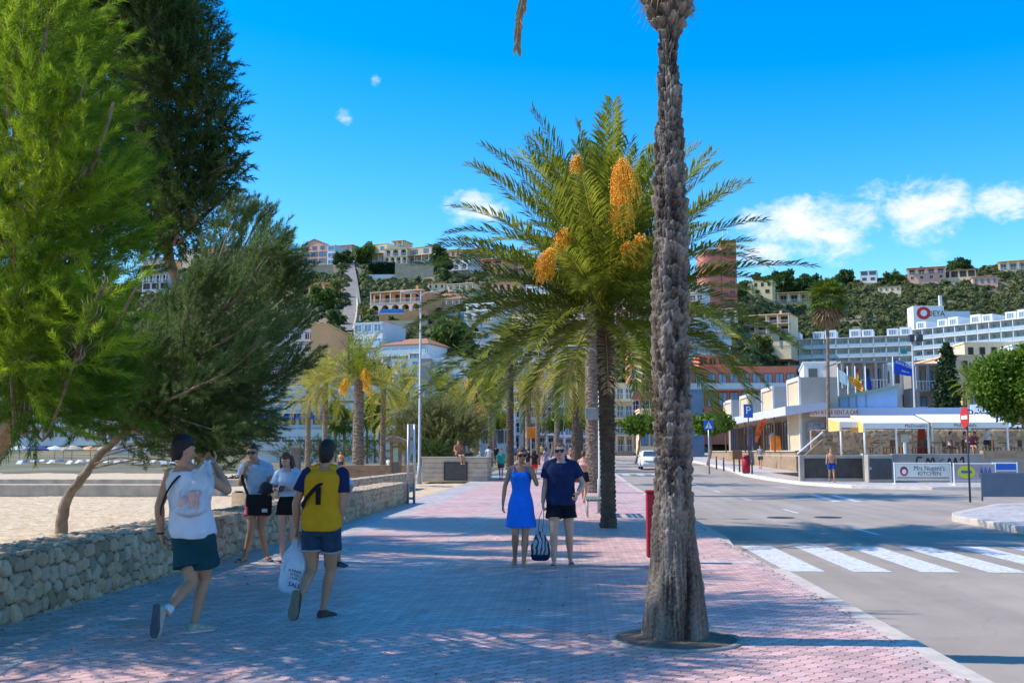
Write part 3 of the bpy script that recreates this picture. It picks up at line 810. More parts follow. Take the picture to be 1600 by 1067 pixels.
def palm_trunk(hs, rs, cx, rowh, seg=28, per=9, amp=.16, seedz=0.0, jag=1.0):
    """rough column of old leaf bases: hs heights, rs radii, cx lean (list of x offsets)"""
    H=hs[-1]-hs[0]; nz_=max(24,int(H/rowh*5)); V=[]
    for j in range(nz_+1):
        z=hs[0]+H*j/nz_; r=np.interp(z,hs,rs); x0=np.interp(z,hs,cx)
        for i in range(seg):
            a=2*math.pi*i/seg
            row=z/rowh + .35*fbm((math.cos(a)*2.2,math.sin(a)*2.2,z*1.2+seedz))*jag
            k=math.floor(row); f=row-k
            u=(a/(2*math.pi)*per + (k%2)*.5); fu=abs((u%1)-.5)*2
            b=(f**1.3)*(1-.55*fu*fu)                     # leaf base: steps out towards its upper lip
            nn=fbm((math.cos(a)*r*9,math.sin(a)*r*9,z*9+seedz))*.35+fbm((math.cos(a)*3,math.sin(a)*3,z*2+seedz))*.2
            rr=r*(1+amp*(b-.45)+amp*nn)
            V.append((x0+rr*math.cos(a), rr*math.sin(a), z))
    F=[(j*seg+i,j*seg+(i+1)%seg,(j+1)*seg+(i+1)%seg,(j+1)*seg+i) for j in range(nz_) for i in range(seg)]
    return np.array(V),np.array(F)

def fruit_cluster(c, d, ln, n, r=.022):
    """orange date sprays: strands of small fruit hanging from a stalk"""
    mb=MB(); c=Vector(c); d=Vector(d)
    st=bez([Vector((0,0,0)), c*.6+Vector((0,0,.25)), c],5); mb.tube(st,taper(len(st),.025,.012),5)
    for k in range(n):
        u=Vector(rng.normal(size=3)); u.normalize()
        e=c+(d.normalized()*ln*rng.uniform(.45,1.0)+u*ln*.30*rng.uniform(.4,1.2))
        m_=(c+e)/2+u*ln*.12
        q=bez([c,m_,e],5)
        mb.tube(q,r*.42,3,cap=False)
        for p in q[1:]:
            for _ in range(1):
                o=Vector(rng.normal(size=3))*.022; s=r*rng.uniform(.7,1.2)
                vs=[p+o+Vector(v)*s for v in ((1,0,0),(0,1,0),(-1,0,0),(0,-1,0),(0,0,1.4),(0,0,-1.4))]
                mb.add(vs,[(0,1,4),(1,2,4),(2,3,4),(3,0,4),(1,0,5),(2,1,5),(3,2,5),(0,3,5)])
    return mb

def crown_mesh(n, length, nl, wl, lw, el=(85,-25), droop=(.5,1.1), v=.5, fwd=48, rw=.022, specs=(), tone0=0.0):
    Vs=[];T=[]
    for k in range(n):
        f=(k+.5)/n
        e=math.radians(el[0]+(el[1]-el[0])*f**1.15 + rng.normal()*5); az=k*2.39996+rng.normal()*.15
        Q=frond(az,e,length*rng.uniform(.85,1.08)*(1 if f>.12 else .98),rng.uniform(*droop)*(.6+.6*f),nl,wl,lw,v=v,fwd=fwd,rw=rw)
        Q=Q+np.array([math.cos(az),math.sin(az),0])*.12-np.array([0,0,.30*f*1.0])
        Vs.append(Q); T.append(np.full(Q.shape[0]*4, tone0+rng.normal()*.14+(.12 if f<.2 else 0)-.1*f))
    for (az,e,ln_,dr,tn) in specs:
        Q=frond(math.radians(az),math.radians(e),ln_,dr,nl,wl,lw,v=v,fwd=fwd,rw=rw); Vs.append(Q); T.append(np.full(Q.shape[0]*4,tn))
    V=np.concatenate(Vs).reshape(-1,3)
    return V,np.arange(len(V)).reshape(-1,4),np.concatenate(T)

def fan_mesh(n, length, el=(80,-50), blades=20):
    Vs=[];T=[]
    for k in range(n):
        f=(k+.5)/n; e=math.radians(el[0]+(el[1]-el[0])*f+rng.normal()*7); az=k*2.39996
        h=np.array([math.cos(az)*math.cos(e),math.sin(az)*math.cos(e),math.sin(e)]); s=np.array([-math.sin(az),math.cos(az),0]); u=np.cross(h,s)*-1
        p1=h*length*.5; Q=[[-s*.015,s*.015,p1+s*.012,p1-s*.012]]
        for b in range(blades):
            a=(b/(blades-1)-.5)*math.radians(230)
            d=h*math.cos(a)+s*math.sin(a)+u*.15*math.cos(3*a)+rng.normal(size=3)*.05; d/=np.linalg.norm(d)
            m_=p1+d*length*.34; tip=m_+(d+np.array([0,0,-.55]))*length*.20; wv=np.cross(d,u); wv=wv/np.linalg.norm(wv)*length*.036
            Q.append([p1,m_-wv,tip,m_+wv])
        Q=np.array(Q); Vs.append(Q); T.append(np.full(Q.shape[0]*4,rng.normal()*.15-.2*f))
    V=np.concatenate(Vs).reshape(-1,3)
    return V,np.arange(len(V)).reshape(-1,4),np.concatenate(T)

# hero trunk, right beside the camera's path
TY=9.45; hx=lambda px,py: at(px,py,TY)
prof=[(1000,1112,992),(1004,1108,965),(1008,1103,930),(1012,1098,895),(1016,1090,850),(1019,1085,800),(1019,1083,740),(1019,1081,680),(1018,1081,600),(1016,1079,500),(1017,1077,400),(1019,1074,300),(1021,1069,210),(1025,1066,150),(1029,1061,100),(1029,1062,70),(1025,1066,48),(1016,1074,30),(1004,1082,5),(1000,1086,-40),(1002,1080,-90),(1010,1070,-130)]
hs=[max(0,hx((a+b)/2,c).z) for a,b,c in prof]; hs[0]=-.03
cx=[hx((a+b)/2,c).x for a,b,c in prof]; rs=[(hx(b,c).x-hx(a,c).x)/2*.955 for a,b,c in prof]
bx=cx[0]; cx=[c-bx for c in cx]
tp=thing('palm_tree','tall palm trunk standing closest to the camera in a round pit, crown above the picture','palm tree',(bx,TY,0))
def hero_trunk():
    H=hs[-1]-hs[0]; seg=150; nz_=int(H/.0125); rowh=.105; V=[]; T=[]
    for j in range(nz_+1):
        z=hs[0]+H*j/nz_; r=np.interp(z,hs,rs); x0=np.interp(z,hs,cx)
        low=max(0,min(1,(1.45-z)/.7)); top=max(0,min(1,(z-5.42)/.15))
        for i in range(seg):
            a=2*math.pi*i/seg; ca,sa=math.cos(a),math.sin(a)
            row=z/rowh+.6*mnoise.noise((ca*1.5,sa*1.5,z*1.3))+.42*mnoise.noise((ca*4.0,sa*4.0,z*4.5))+.16*mnoise.noise((ca*11,sa*11,z*12))
            k=math.floor(row); f=row-k
            u=a/(2*math.pi)*7+(k%2)*.5+.12*mnoise.noise((k*3.1,0,0)); fu=abs((u%1)-.5)*2
            lip=f**1.5*(1-.45*fu*fu)-(1.0 if f>.94 else 0)*.25
            rg=mnoise.noise((ca*5,sa*5,z*14)); rg2=mnoise.noise((ca*r*60,sa*r*60,z*42)); big=mnoise.noise((ca*1.5,sa*1.5,z*2.4))
            plate=mnoise.cell((ca*2.6+9,sa*2.6+k*.7,k*1.7))
            fib=mnoise.noise((ca*22,sa*22,z*3.0)); fib2=mnoise.noise((ca*60,sa*60,z*6.0))
            d1=.030*(lip-.45)+.013*rg+.012*rg2+.020*big+.018*(plate-.5)-.020*max(0,mnoise.noise((ca*7,sa*7,z*9+5)))
            d0=.018*fib+.012*fib2+.016*big+.010*rg2+ .028*(abs(mnoise.noise((ca*1.6+4,sa*1.6,z*.5)))**.5-.5)
            d2=.10*(lip*(1-.8*fu)-.3)+.02*fib
            d=(d1*(1-low)+d0*low)*(1-top)+d2*top
            # dark cleft low on the right of the stem
            if z<.75:
                da=((a-math.radians(-68)+math.pi)%(2*math.pi))-math.pi
                d-=.055*math.exp(-(da-(z-.3)*.35)**2/.012)*min(1,(.75-z)/.2)
            rr=r+d
            V.append((x0+rr*ca,rr*sa,z))
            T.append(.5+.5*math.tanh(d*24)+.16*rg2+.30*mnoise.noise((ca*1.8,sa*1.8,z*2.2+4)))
    F=[(j*seg+i,j*seg+(i+1)%seg,(j+1)*seg+(i+1)%seg,(j+1)*seg+i) for j in range(nz_) for i in range(seg)]
    return np.array(V),np.array(F),np.array(T)
def bark_mat(name,lo,hi):
    m,nt,b=node_mat(name)
    a=N(nt,'ShaderNodeAttribute',attribute_name='tone'); tc=N(nt,'ShaderNodeTexCoord')
    nz=N(nt,'ShaderNodeTexNoise',Scale=38.0,Detail=8.0,Roughness=.75); n2=N(nt,'ShaderNodeTexNoise',Scale=3.0,Detail=5.0)
    mp=N(nt,'ShaderNodeMapping'); mp.inputs['Scale'].default_value=(1,1,1.6); L(nt,tc.outputs['Object'],mp.inputs['Vector']); L(nt,mp.outputs[0],nz.inputs['Vector']); L(nt,tc.outputs['Object'],n2.inputs['Vector'])
    s1=N(nt,'ShaderNodeMath',operation='MULTIPLY_ADD'); s1.inputs[1].default_value=.9; L(nt,nz.outputs['Fac'],s1.inputs[0]); L(nt,a.outputs['Fac'],s1.inputs[2])
    s2=N(nt,'ShaderNodeMath',operation='MULTIPLY_ADD'); s2.inputs[1].default_value=.5; L(nt,n2.outputs['Fac'],s2.inputs[0]); L(nt,s1.outputs[0],s2.inputs[2])
    mr=N(nt,'ShaderNodeMapRange'); mr.inputs['From Min'].default_value=.75; mr.inputs['From Max'].default_value=1.75; L(nt,s2.outputs[0],mr.inputs['Value'])
    mx=N(nt,'ShaderNodeMix',data_type='RGBA'); mx.inputs[6].default_value=rgba(lo); mx.inputs[7].default_value=rgba(hi); L(nt,mr.outputs[0],mx.inputs[0])
    L(nt,mx.outputs[2],b.inputs['Base Color']); b.inputs['Roughness'].default_value=.92; b.inputs['Specular IOR Level'].default_value=.2
    bp=N(nt,'ShaderNodeBump',Strength=1.0,Distance=.02); L(nt,nz.outputs['Fac'],bp.inputs['Height']); L(nt,bp.outputs['Normal'],b.inputs['Normal'])
    return m
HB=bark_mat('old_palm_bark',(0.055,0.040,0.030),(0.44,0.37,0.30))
V,F,T=hero_trunk(); link('trunk',np_mesh('trunk',V,F,HB,True,T),tp)
topz=hs[-1]-.1; topx=cx[-1]
V,F,T=crown_mesh(40,3.2,46,.5,.045,(85,52),(.3,.7),specs=())
link('crown',np_mesh('crown',V,F,PALM_G,False,T),tp,(topx,0,topz))
# dead frond hanging into the picture top
P=[Vector((topx,0,topz)),Vector((topx-.65,.1,topz+.30)),hx(845,-70)-Vector((bx,TY,0)),hx(815,10)-Vector((bx,TY,0)),hx(808,78)-Vector((bx,TY,0))]
q=bez(P,10); mb=MB(); mb.tube(q,taper(len(q),.03,.006),5)
for i in range(12,len(q)-1):
    tg=(q[i+1]-q[i-1]).normalized()
    for s in (-1,1):
        for _ in range(2):
            d=(tg*.9+Vector((s*.34,rng.normal()*.25,-.2))).normalized(); l=.26*rng.uniform(.6,1)*(1-.5*i/len(q)); wv=Vector((0,.012,0)) if abs(d.x)>.5 else Vector((.012,0,0))
            mb.add([q[i],q[i]+d*l*.5-wv,q[i]+d*l,q[i]+d*l*.5+wv],[(0,1,2,3)])
mb.build('dead_frond',PALM_D,tp)
# ragged fibres under the crown
mb=MB()
for k in range(190):
    a=rng.random()*6.283; z=hs[-4]+rng.uniform(-.06,.25); r=np.interp(z,hs,rs)*1.05
    b=Vector((np.interp(z,hs,cx)+r*math.cos(a),r*math.sin(a),z)); d=Vector((math.cos(a)*.5,math.sin(a)*.5,-1+rng.normal()*.3)).normalized()*rng.uniform(.06,.2)
    t=Vector((-math.sin(a),math.cos(a),0))*.006; mb.add([b-t,b+t,b+d],[(0,1,2)])
mb.build('fibre',PALM_D,tp)
# tree pit
pt=MB(); rr_=[(.60,.012),(.54,.012),(.50,-.005)]
pt.loft([[Vector((r*(1+.02*fbm((math.cos(a*.2),math.sin(a*.2),1)))*math.cos(a*math.pi/24),r*math.sin(a*math.pi/24),z)) for a in range(48)] for r,z in [(.585,.003),(.58,.016),(.53,.018),(.515,.006)]],cap=False)
o=pt.build('tree_pit_rim',mat('pit_rim',(.36,.32,.28),.9,.35,9,.6,40),None,True); o.location=(bx,TY,0); tag(o,kind='structure')
pt=MB(); nr=10; ns=40; vs=[(0,0,.03)]
for j in range(1,nr+1):
    for i in range(ns):
        a=2*math.pi*i/ns; r=.535*j/nr; vs.append((r*math.cos(a),r*math.sin(a),.008+.05*(1-j/nr)+.018*abs(fbm((r*9*math.cos(a),r*9*math.sin(a),0)))))
fs=[(0,1+i,1+(i+1)%ns) for i in range(ns)]+[(1+(j-1)*ns+i,1+j*ns+i,1+j*ns+(i+1)%ns,1+(j-1)*ns+(i+1)%ns) for j in range(1,nr) for i in range(ns)]
pt.add(vs,fs); o=pt.build('tree_pit_soil',EARTH,None,True); o.location=(bx,TY,0); tag(o,kind='structure')

def palm(label, x, y, h, r0, r1, n, length, nl=34, wl=.42, lw=.05, el=(85,-30), droop=(.6,1.2), dark=False, leaf=PALM_G, fruits=(), skirt=0, lean=0.0, fan=False, name='palm_tree', per=9, rowh=.13, v=.5, cat='palm tree', flare=1.25, seg=22, group=None, specs=()):
    t=thing(name,label,cat,(x,y,G(y)),rng.random()*6.28*0,group)
    hs=[-.05,.25,h*.3,h*.8,h-.05]; rs=[r0*flare,r0,r0*.96,r1,r1*1.12]; c=[0,0,lean*.25,lean*.8,lean]
    V,F=palm_trunk(hs,rs,c,rowh,seg,per,.2,x*3+y)
    link('trunk',np_mesh('trunk',V,F,PTRUNK_D if dark else PTRUNK,False),t)
    if fan: V,F,T=fan_mesh(n,length,el)
    else: V,F,T=crown_mesh(n,length,nl,wl,lw,el,droop,v=v,specs=specs)
    link('crown',np_mesh('crown',V,F,leaf,False,T),t,(lean,0,h))
    if skirt:
        V,F,T=fan_mesh(skirt,length*.95,(-35,-80),14) if fan else crown_mesh(skirt,length*.75,int(nl*.6),wl*.7,lw*.8,(-15,-60),(.5,1.2))
        link('dead_fronds',np_mesh('dead_fronds',V,F,PALM_D,False,T),t,(lean,0,h-.15))
    for (fx,fz,fl,fn,dep) in fruits:
        fruit_cluster((fx,dep,fz),(fx*.3,-.1,-1),fl,int(fn*2.0),.0125 if y<40 else .035).build('fruit_cluster',FRUIT,t).location=(lean,0,h)
    return t
# second palm of the row: big feather crown with orange fruit
yB=22.8; bB_=gp(951,824); m_=yB/FPX
cB=at(946,482,yB)
palm('big feathery date palm with orange fruit sprays and a dark slim trunk, behind the couple',bB_.x,bB_.y,cB.z,.165,.185,108,4.25,84,.60,.058,(92,-8),(.40,1.0),True,
     fruits=[((x-946)*m_,(492-y)*m_+.1,l,n,dp) for x,y,l,n,dp in [(864,425,.68,54,-1.9),(884,395,.55,44,-1.8),(968,300,.95,76,-2.3),(963,350,.8,60,-2.3),(994,400,.65,46,-1.5),(975,415,.5,36,-1.8),(904,265,.45,26,-.9),(1000,335,.5,30,-.7)]],
     lean=cB.x-bB_.x,skirt=7,rowh=.10,seg=30,specs=[(182,52,4.1,1.15,.1),(178,38,4.1,1.0,.15),(186,14,3.2,1.1,.2),(176,0,3.1,1.35,.2),(3,42,4.0,1.2,0),(-4,24,3.5,1.4,.1),(2,4,3.4,1.4,.1),(190,64,4.5,.8,.1),(170,72,4.6,.7,.1),(10,70,4.4,.8,0),(200,80,4.7,.5,.1),(-20,78,4.6,.5,.1),(2,-5,4.0,1.3,.1),(-6,-25,3.6,1.0,.1),(8,-38,3.2,.8,.05),(182,-12,4.2,1.1,.15),(176,-25,3.8,1.0,.1),(190,-35,3.2,.9,.1),(250,-20,3.8,1.0,.1),(290,-25,3.6,1.0,.1)])
yC=43.0
palm('taller date palm in the row, its thick grey trunk left of the lamp post',.87,yC,at(925,392,yC).z,.30,.28,64,4.3,60,.62,.085,(86,-15),(.5,1.1),False,skirt=6,
     fruits=[(.9,-.2,.9,30,-.9),(-.8,-.2,.9,30,-.9)],rowh=.14,seg=26)
def pmid(label,px,y,cpy,n,length,r,**k):
    x=(px-892)/FPX*y
    return palm(label,x,y,at(px,cpy,y).z-G(y),r,r*.85,n,length,k.pop('nl',22),k.pop('wl',.48),k.pop('lw',.09),seg=14,rowh=.2,**k)
pmid('palm hung with orange fruit on a thick pale trunk by the beach wall',558,62,588,44,3.0,.36,fruits=[(.5,.35,.9,26,-.8),(-.6,-.2,.9,26,-.8),(.6,-.2,.9,22,-.7)],el=(88,-25))
pmid('slim palm with a dry yellowish crown before the blue and white apartments',505,66,598,40,2.6,.19,leaf=PALM_Y,el=(80,-50),droop=(.8,1.5),skirt=10)
pmid('palm with long drooping yellow-green fronds left of the lamp post',597,68,606,40,3.6,.2,leaf=PALM_Y,el=(70,-30),droop=(1.0,1.8))
pmid('dark-crowned palm on a tall straight trunk above the promenade walkers',797,78,528,46,2.5,.30,el=(75,-60),droop=(.9,1.6),skirt=14,dark=True)
pmid('short palm crowded with yellow fruit above the tamarisk',742,72,606,46,3.3,.3,fruits=[(-.3,.5,1.0,26,-.8),(.4,-1.2,1.1,26,-.9),(-.5,-1.5,.8,18,-.8)],el=(86,-55),droop=(.9,1.6))
pmid('bushy palm just right of the lamp post, beyond the tamarisk',688,80,618,44,2.9,.25,el=(86,-30))
pmid('palm whose crown shows between the lamp post and the white flats',634,86,612,40,2.7,.25,el=(86,-30))
pmid('pale dry-fronded palm on a slim trunk beyond the walkers',840,92,600,40,2.8,.22,leaf=PALM_D,el=(75,-55),droop=(.9,1.6))
pmid('slim grey-trunked palm over the far end of the walk',870,100,592,40,2.6,.26,leaf=PALM_Y,el=(80,-40))
pmid('palm with hanging golden fronds behind the slim lamp post',899,56,560,48,3.2,.24,leaf=PALM_Y,el=(80,-70),droop=(.8,1.5),skirt=16,dark=True)
pmid('palm crown drooping low beside the thick grey trunk',905,70,592,40,3.4,.26,el=(60,-75),droop=(.8,1.4),dark=True)
pmid('small green palm far along the walk under the shop canopies',772,112,632,34,2.4,.2)
pmid('small palm far along the walk, left of the orange board',818,118,625,34,2.4,.2,leaf=PALM_Y)
pmid('half-hidden palm between tamarisk and walkers',708,96,626,34,2.6,.22)
for px,y,cp,lb in ((522,104,654,'small fan palm on the lawn, leftmost of the little row before the apartments'),(536,106,662,'little bushy fan palm with a shaggy stem before the apartments'),(572,98,648,'thin fan palm just right of the thick pale palm trunk'),(584,100,640,'thin fan palm, the taller one right of the thick pale trunk'),(592,108,652,'thin fan palm, the farthest of the row before the apartments')):
    pmid(lb,px,y,cp,26,1.9,.13,fan=True,leaf=FAN_G,group='small fan palms on the beach lawn',el=(85,-60),per=7)
pmid('tall thin fan palm with an orange-brown beard, right of the shops',1285,72,470,40,1.75,.13,fan=True,leaf=FAN_G,el=(88,-35),skirt=30,name='fan_palm',lean=.25,flare=1.5)
pmid('small palm beside the cypress before the peach houses',1503,100,598,34,2.1,.16)

pmid('leaning golden palm at the left of the row, beside the feathery pine',478,72,610,38,2.7,.2,leaf=PALM_Y,el=(82,-45),skirt=8)
pmid('low golden palm between the notice board and the lamp post',622,76,642,38,2.9,.22,leaf=PALM_Y,el=(80,-45))
pmid('yellow-fruited low palm at the right edge of the tamarisk',722,69,648,40,2.8,.26,leaf=PALM_Y,el=(84,-50),fruits=[(.3,-.4,.8,16,-.9),(-.4,-.3,.8,16,-.9)])
pmid('bushy green palm between the tamarisk and the tall straight trunk',766,88,616,40,3.0,.22,el=(86,-40))
pmid('golden palm crown right of the tall straight trunk',826,82,610,40,2.9,.22,leaf=PALM_Y,el=(84,-55),skirt=10)
# ------------------------------------------------------------------ people
def skin_mat(name,c):
    return mat(name,c,.5,.10,14,.12,160,c2=tuple(x*.82 for x in c))
SK1=skin_mat('skin_tan',(0.50,0.25,0.145)); SK2=skin_mat('skin_fair',(0.64,0.355,0.255)); SK3=skin_mat('skin_olive',(0.47,0.235,0.135))
def cloth(name,c,var=.12,bump=.25): return mat(name,c,.85,var,11,bump,300,spec=.15)
DARKG=mat('lens_black',(.012,.012,.014),.12,.1,5,spec=.6)

def remesh(mb, m, voxel, it=3, disp=None):
    me=mb.mesh('tmp',m,True); o=bpy.data.objects.new('tmp',me); COL.objects.link(o)
    a=o.modifiers.new('r','REMESH'); a.mode='VOXEL'; a.voxel_size=voxel; a.use_smooth_shade=True
    s=o.modifiers.new('s','SMOOTH'); s.factor=.5; s.iterations=it
    dg=bpy.context.evaluated_depsgraph_get()
    out=bpy.data.meshes.new_from_object(o.evaluated_get(dg))
    bpy.data.objects.remove(o); bpy.data.meshes.remove(me)
    out.materials.clear(); out.materials.append(m)
    if disp:
        amp,fr=disp
        for v in out.vertices:
            p=v.co; n=v.normal
            d=mnoise.noise((p.x*fr*1.3,p.y*fr*1.3,p.z*fr*.55))*amp+mnoise.noise((p.x*fr*3+3,p.y*fr*3,p.z*fr*2))*amp*.45+abs(mnoise.noise((p.x*fr*.9,p.y*fr*.9,p.z*fr*.4+9)))*amp*.9
            v.co=p+n*d
    out.polygons.foreach_set('use_smooth',[True]*len(out.polygons))
    return out

MEN=[(0,.10,.095),(.10,.160,.120),(.22,.162,.118),(.42,.147,.108),(.6,.158,.118),(.78,.180,.125),(.90,.172,.105),(.965,.115,.082),(1.0,.068,.068)]
WOM=[(0,.10,.10),(.10,.165,.122),(.22,.155,.115),(.42,.115,.088),(.6,.130,.105),(.72,.142,.128),(.9,.140,.085),(.965,.09,.066),(1.0,.052,.056)]
class Fig:
    """a figure: joints in metres about the point on the ground under it; f is where the chest faces"""
    def __init__(s, H=1.75, f=(0,-1,0), sex='m', fat=1.0):
        s.k=H/1.75; s.H=H; s.sex=sex; s.fat=fat; s.tab=MEN if sex=='m' else WOM
        k=s.k
        s.f=Vector(f).normalized(); s.r=s.f.cross(Vector((0,0,1))).normalized()*-1   # r: towards +X when facing away... set below
        s.r=Vector((0,0,1)).cross(s.f).normalized()                                    # the figure's own left
        s.crotch=Vector((0,0,.82*k)); s.mid=Vector((0,0,1.10*k)); s.neck=Vector((0,0,1.475*k))
        s.hipax=s.r.copy(); s.shax=s.r.copy(); s.J={}; s.hf=s.f.copy(); s.hup=Vector((0,0,1)); s.head=Vector((0,0,1.635*k))-s.f*-.015
        w=.095 if sex=='m' else .088; sw=.185 if sex=='m' else .158
        s.hw=w; s.sw=sw
        s.sh_drop=.045
    def ctr(s,t):
        return s.crotch*(1-t)**2+s.mid*2*t*(1-t)+s.neck*t*t if False else (s.crotch.lerp(s.mid,t/.42) if t<.42 else s.mid.lerp(s.neck,(t-.42)/.58))
    def rings(s,t0,t1,inf=0.0,n=10,flare=0.0,seg=24,sx=1.0):
        out=[]
        T=[a[0] for a in s.tab]; rx=[a[1] for a in s.tab]; ry=[a[2] for a in s.tab]
        for i in range(n+1):
            t=t0+(t1-t0)*i/n; c=s.ctr(t); ax=s.hipax.lerp(s.shax,max(0,min(1,t))).normalized()
            up=(s.ctr(min(1,t+.05))-s.ctr(max(0,t-.05))).normalized(); fw=up.cross(ax).normalized()*-1; fw=ax.cross(up).normalized()
            a=float(np.interp(t,T,rx))*s.k*(1+(s.fat-1)*(1 if t<.85 else .3))*sx+inf+flare*(1-i/n); b=float(np.interp(t,T,ry))*s.k*(1+(s.fat-1)*1.3*(1 if t<.8 else .3))+inf+flare*(1-i/n)
            out.append([c+ax*a*math.copysign(abs(math.cos(2*math.pi*j/seg))**.85,math.cos(2*math.pi*j/seg))+fw*b*math.copysign(abs(math.sin(2*math.pi*j/seg))**.9,math.sin(2*math.pi*j/seg)) for j in range(seg)])
        return out
    def hip(s,sd): return s.ctr(.12)+s.hipax*s.hw*s.k*sd-Vector((0,0,.0))
    def sho(s,sd): return s.ctr(.92)+s.shax*s.sw*s.k*sd-Vector((0,0,.012*s.k))
    # sd=+1: the figure's left
    def leg(s,sd,knee,ank,toe): s.J['k',sd]=Vector(knee); s.J['a',sd]=Vector(ank); s.J['t',sd]=Vector(toe).normalized()
    def arm(s,sd,elb,wri,hand=None,pn=None,curl=.5): 
        s.J['e',sd]=Vector(elb); s.J['w',sd]=Vector(wri); s.J['h',sd]=Vector(hand) if hand is not None else Vector(wri)-Vector(elb); s.J['n',sd]=(pn,curl)
    def thigh_r(s): return [.082,.085,.078,.066,.056] if s.sex=='m' else [.082,.086,.076,.062,.052]
    def leg_pts(s,sd):
        h,k_,a=s.hip(sd),s.J['k',sd],s.J['a',sd]; return h,k_,a
    def body(s,m,voxel=.0095,barefoot=True,fingers=True):
        mb=MB(); k=s.k
        mb.loft(s.rings(-.02,1.0,0,14))
        nk=s.neck; hd=s.head
        mb.tube([nk-Vector((0,0,.05*k)),nk.lerp(hd,.45),hd-s.hup*.03*k],[.066*k if s.sex=='m' else .052*k,.057*k if s.sex=='m' else .045*k,.055*k if s.sex=='m' else .045*k],14)
        g=(s.fat+1)/2
        for sd in (1,-1):
            mb.tube([s.neck+s.shax*sd*.03*k+Vector((0,0,.025)),s.neck.lerp(s.sho(sd),.5)+Vector((0,0,.012)),s.sho(sd)],[.038*k,.040*k,.045*k],12)
            h,kn,an=s.leg_pts(sd)
            mb.tube([h+Vector((0,0,.05)),h.lerp(kn,.15),h.lerp(kn,.5),h.lerp(kn,.82),kn],[x*k*g for x in s.thigh_r()],14)
            back=(an-kn).cross(s.r); cb=kn.lerp(an,.3)-s.f*.012*k
            mb.tube([kn.lerp(h,.08),kn,kn.lerp(an,.12),cb,kn.lerp(an,.62),kn.lerp(an,.9),an],[x*k*g for x in (.058,.055,.052,.057,.043,.034,.036)],14)
            mb.ell(kn,(.05*k*g,)*3,10,7)
            if barefoot: s.foot(mb,sd,0.0)
            e,w=s.J['e',sd],s.J['w',sd]; sh=s.sho(sd)
            ra=[.055,.052,.046,.040] if s.sex=='m' else [.045,.042,.037,.033]
            mb.tube([sh,sh.lerp(e,.25),sh.lerp(e,.6),e],[x*k*g for x in ra],12)
            mb.ell(sh,(ra[0]*1.12*k*g,)*3,12,8)
            rf=[.041,.044,.036,.027] if s.sex=='m' else [.034,.035,.029,.022]
            mb.tube([e,e.lerp(w,.25),e.lerp(w,.65),w],[x*k*g for x in rf],12); mb.ell(e,(ra[3]*k*g,)*3,10,7)
        # head: skull, jaw, nose, ears
        M=Matrix((s.hf.cross(s.hup)*-1*-1, s.hf*-1, s.hup)).transposed()   # columns: right-hand x, back, up
        x=Vector(s.hup).cross(s.hf*-1)*-1; x=(s.hf*-1).cross(s.hup); M=Matrix((x,s.hf*-1,s.hup)).transposed(); s.HM=M; s.hk=k*(1.0 if s.sex=='m' else .96)
        q=s.hk
        def E(c,r): mb.ell(hd+M@(Vector(c)*q),[a*q for a in r],18,12,M=M)
        E((0,.008,.020),(.076,.096,.098)); E((0,-.022,-.045),(.058,.070,.066)); E((0,-.045,-.088),(.032,.040,.026))
        E((0,-.088,.030),(.052,.016,.016)); E((.034,-.078,-.022),(.022,.018,.02)); E((-.034,-.078,-.022),(.022,.018,.02))
        mb.loft([[hd+M@(Vector(p)*q) for p in r] for r in ([(-.008,-.085,.03),(.008,-.085,.03),(.008,-.07,.03),(-.008,-.07,.03)],[(-.012,-.104,-.006),(.012,-.104,-.006),(.012,-.07,-.006),(-.012,-.07,-.006)],[(-.017,-.112,-.022),(.017,-.112,-.022),(.016,-.07,-.030),(-.016,-.07,-.030)])])
        E((0,-.092,-.055),(.026,.012,.012))
        for sx in (1,-1): E((.078*sx,.012,-.012),(.012,.020,.032))
        me=remesh(mb,m,voxel,3)
        if fingers:
            hb=MB()
            for sd in (1,-1): s.hand(hb,sd)
            bm=bmesh.new(); bm.from_mesh(me); tm=hb.mesh('t',m,True); bm.from_mesh(tm); bm.to_mesh(me); bm.free(); bpy.data.meshes.remove(tm)
            me.polygons.foreach_set('use_smooth',[True]*len(me.polygons))
        return me
    def hand(s,hb,sd):
        k=s.k*(1.0 if s.sex=='m' else .9); w=s.J['w',sd]; d=s.J['h',sd].normalized(); pn,curl=s.J['n',sd]
        pn=Vector(pn) if pn is not None else s.r*-sd
        pn=(pn-d*pn.dot(d)).normalized(); lat=d.cross(pn).normalized()*1.0
        if (lat.dot(s.f) if abs(d.z)>.5 else 1)<0: lat=-lat                # thumb side looks ahead when arm hangs
        th=lat
        R_=[]
        for t,wd,tk in ((-.012,.026,.022),(.02,.036,.020),(.055,.042,.017),(.088,.040,.013)):
            c=w+d*t*k+pn*.004; R_.append([c+lat*math.cos(a)*wd*k+pn*math.sin(a)*tk*k for a in [2*math.pi*i/12 for i in range(12)]])
        hb.loft(R_)
        for i,(o,l) in enumerate(((.030,.070),(.010,.080),(-.010,.074),(-.029,.058))):
            b=w+d*.082*k+lat*o*k; p=[b-d*.012,b]; a=curl*(.5+.12*i); dd=d
            for q,fr in enumerate((.42,.33,.25)):
                dd=(d*math.cos(a)+pn*math.sin(a)+lat*o*1.2).normalized(); b=b+dd*l*fr*k; p.append(b); a+=curl*(.85-.1*q)
            hb.tube(p,[.0098*k,.0094*k,.0088*k,.008*k,.0055*k],8)
        b=w+d*.028*k+lat*.032*k; p=[b-lat*.012]
        dd=(d*.62+lat*.75+pn*.25).normalized(); p.append(b+dd*.02*k); p.append(b+dd*.045*k); dd2=(d*.9+lat*.25+pn*(.3+curl*.4)).normalized(); p.append(p[-1]+dd2*.03*k); p.append(p[-1]+dd2*.02*k)
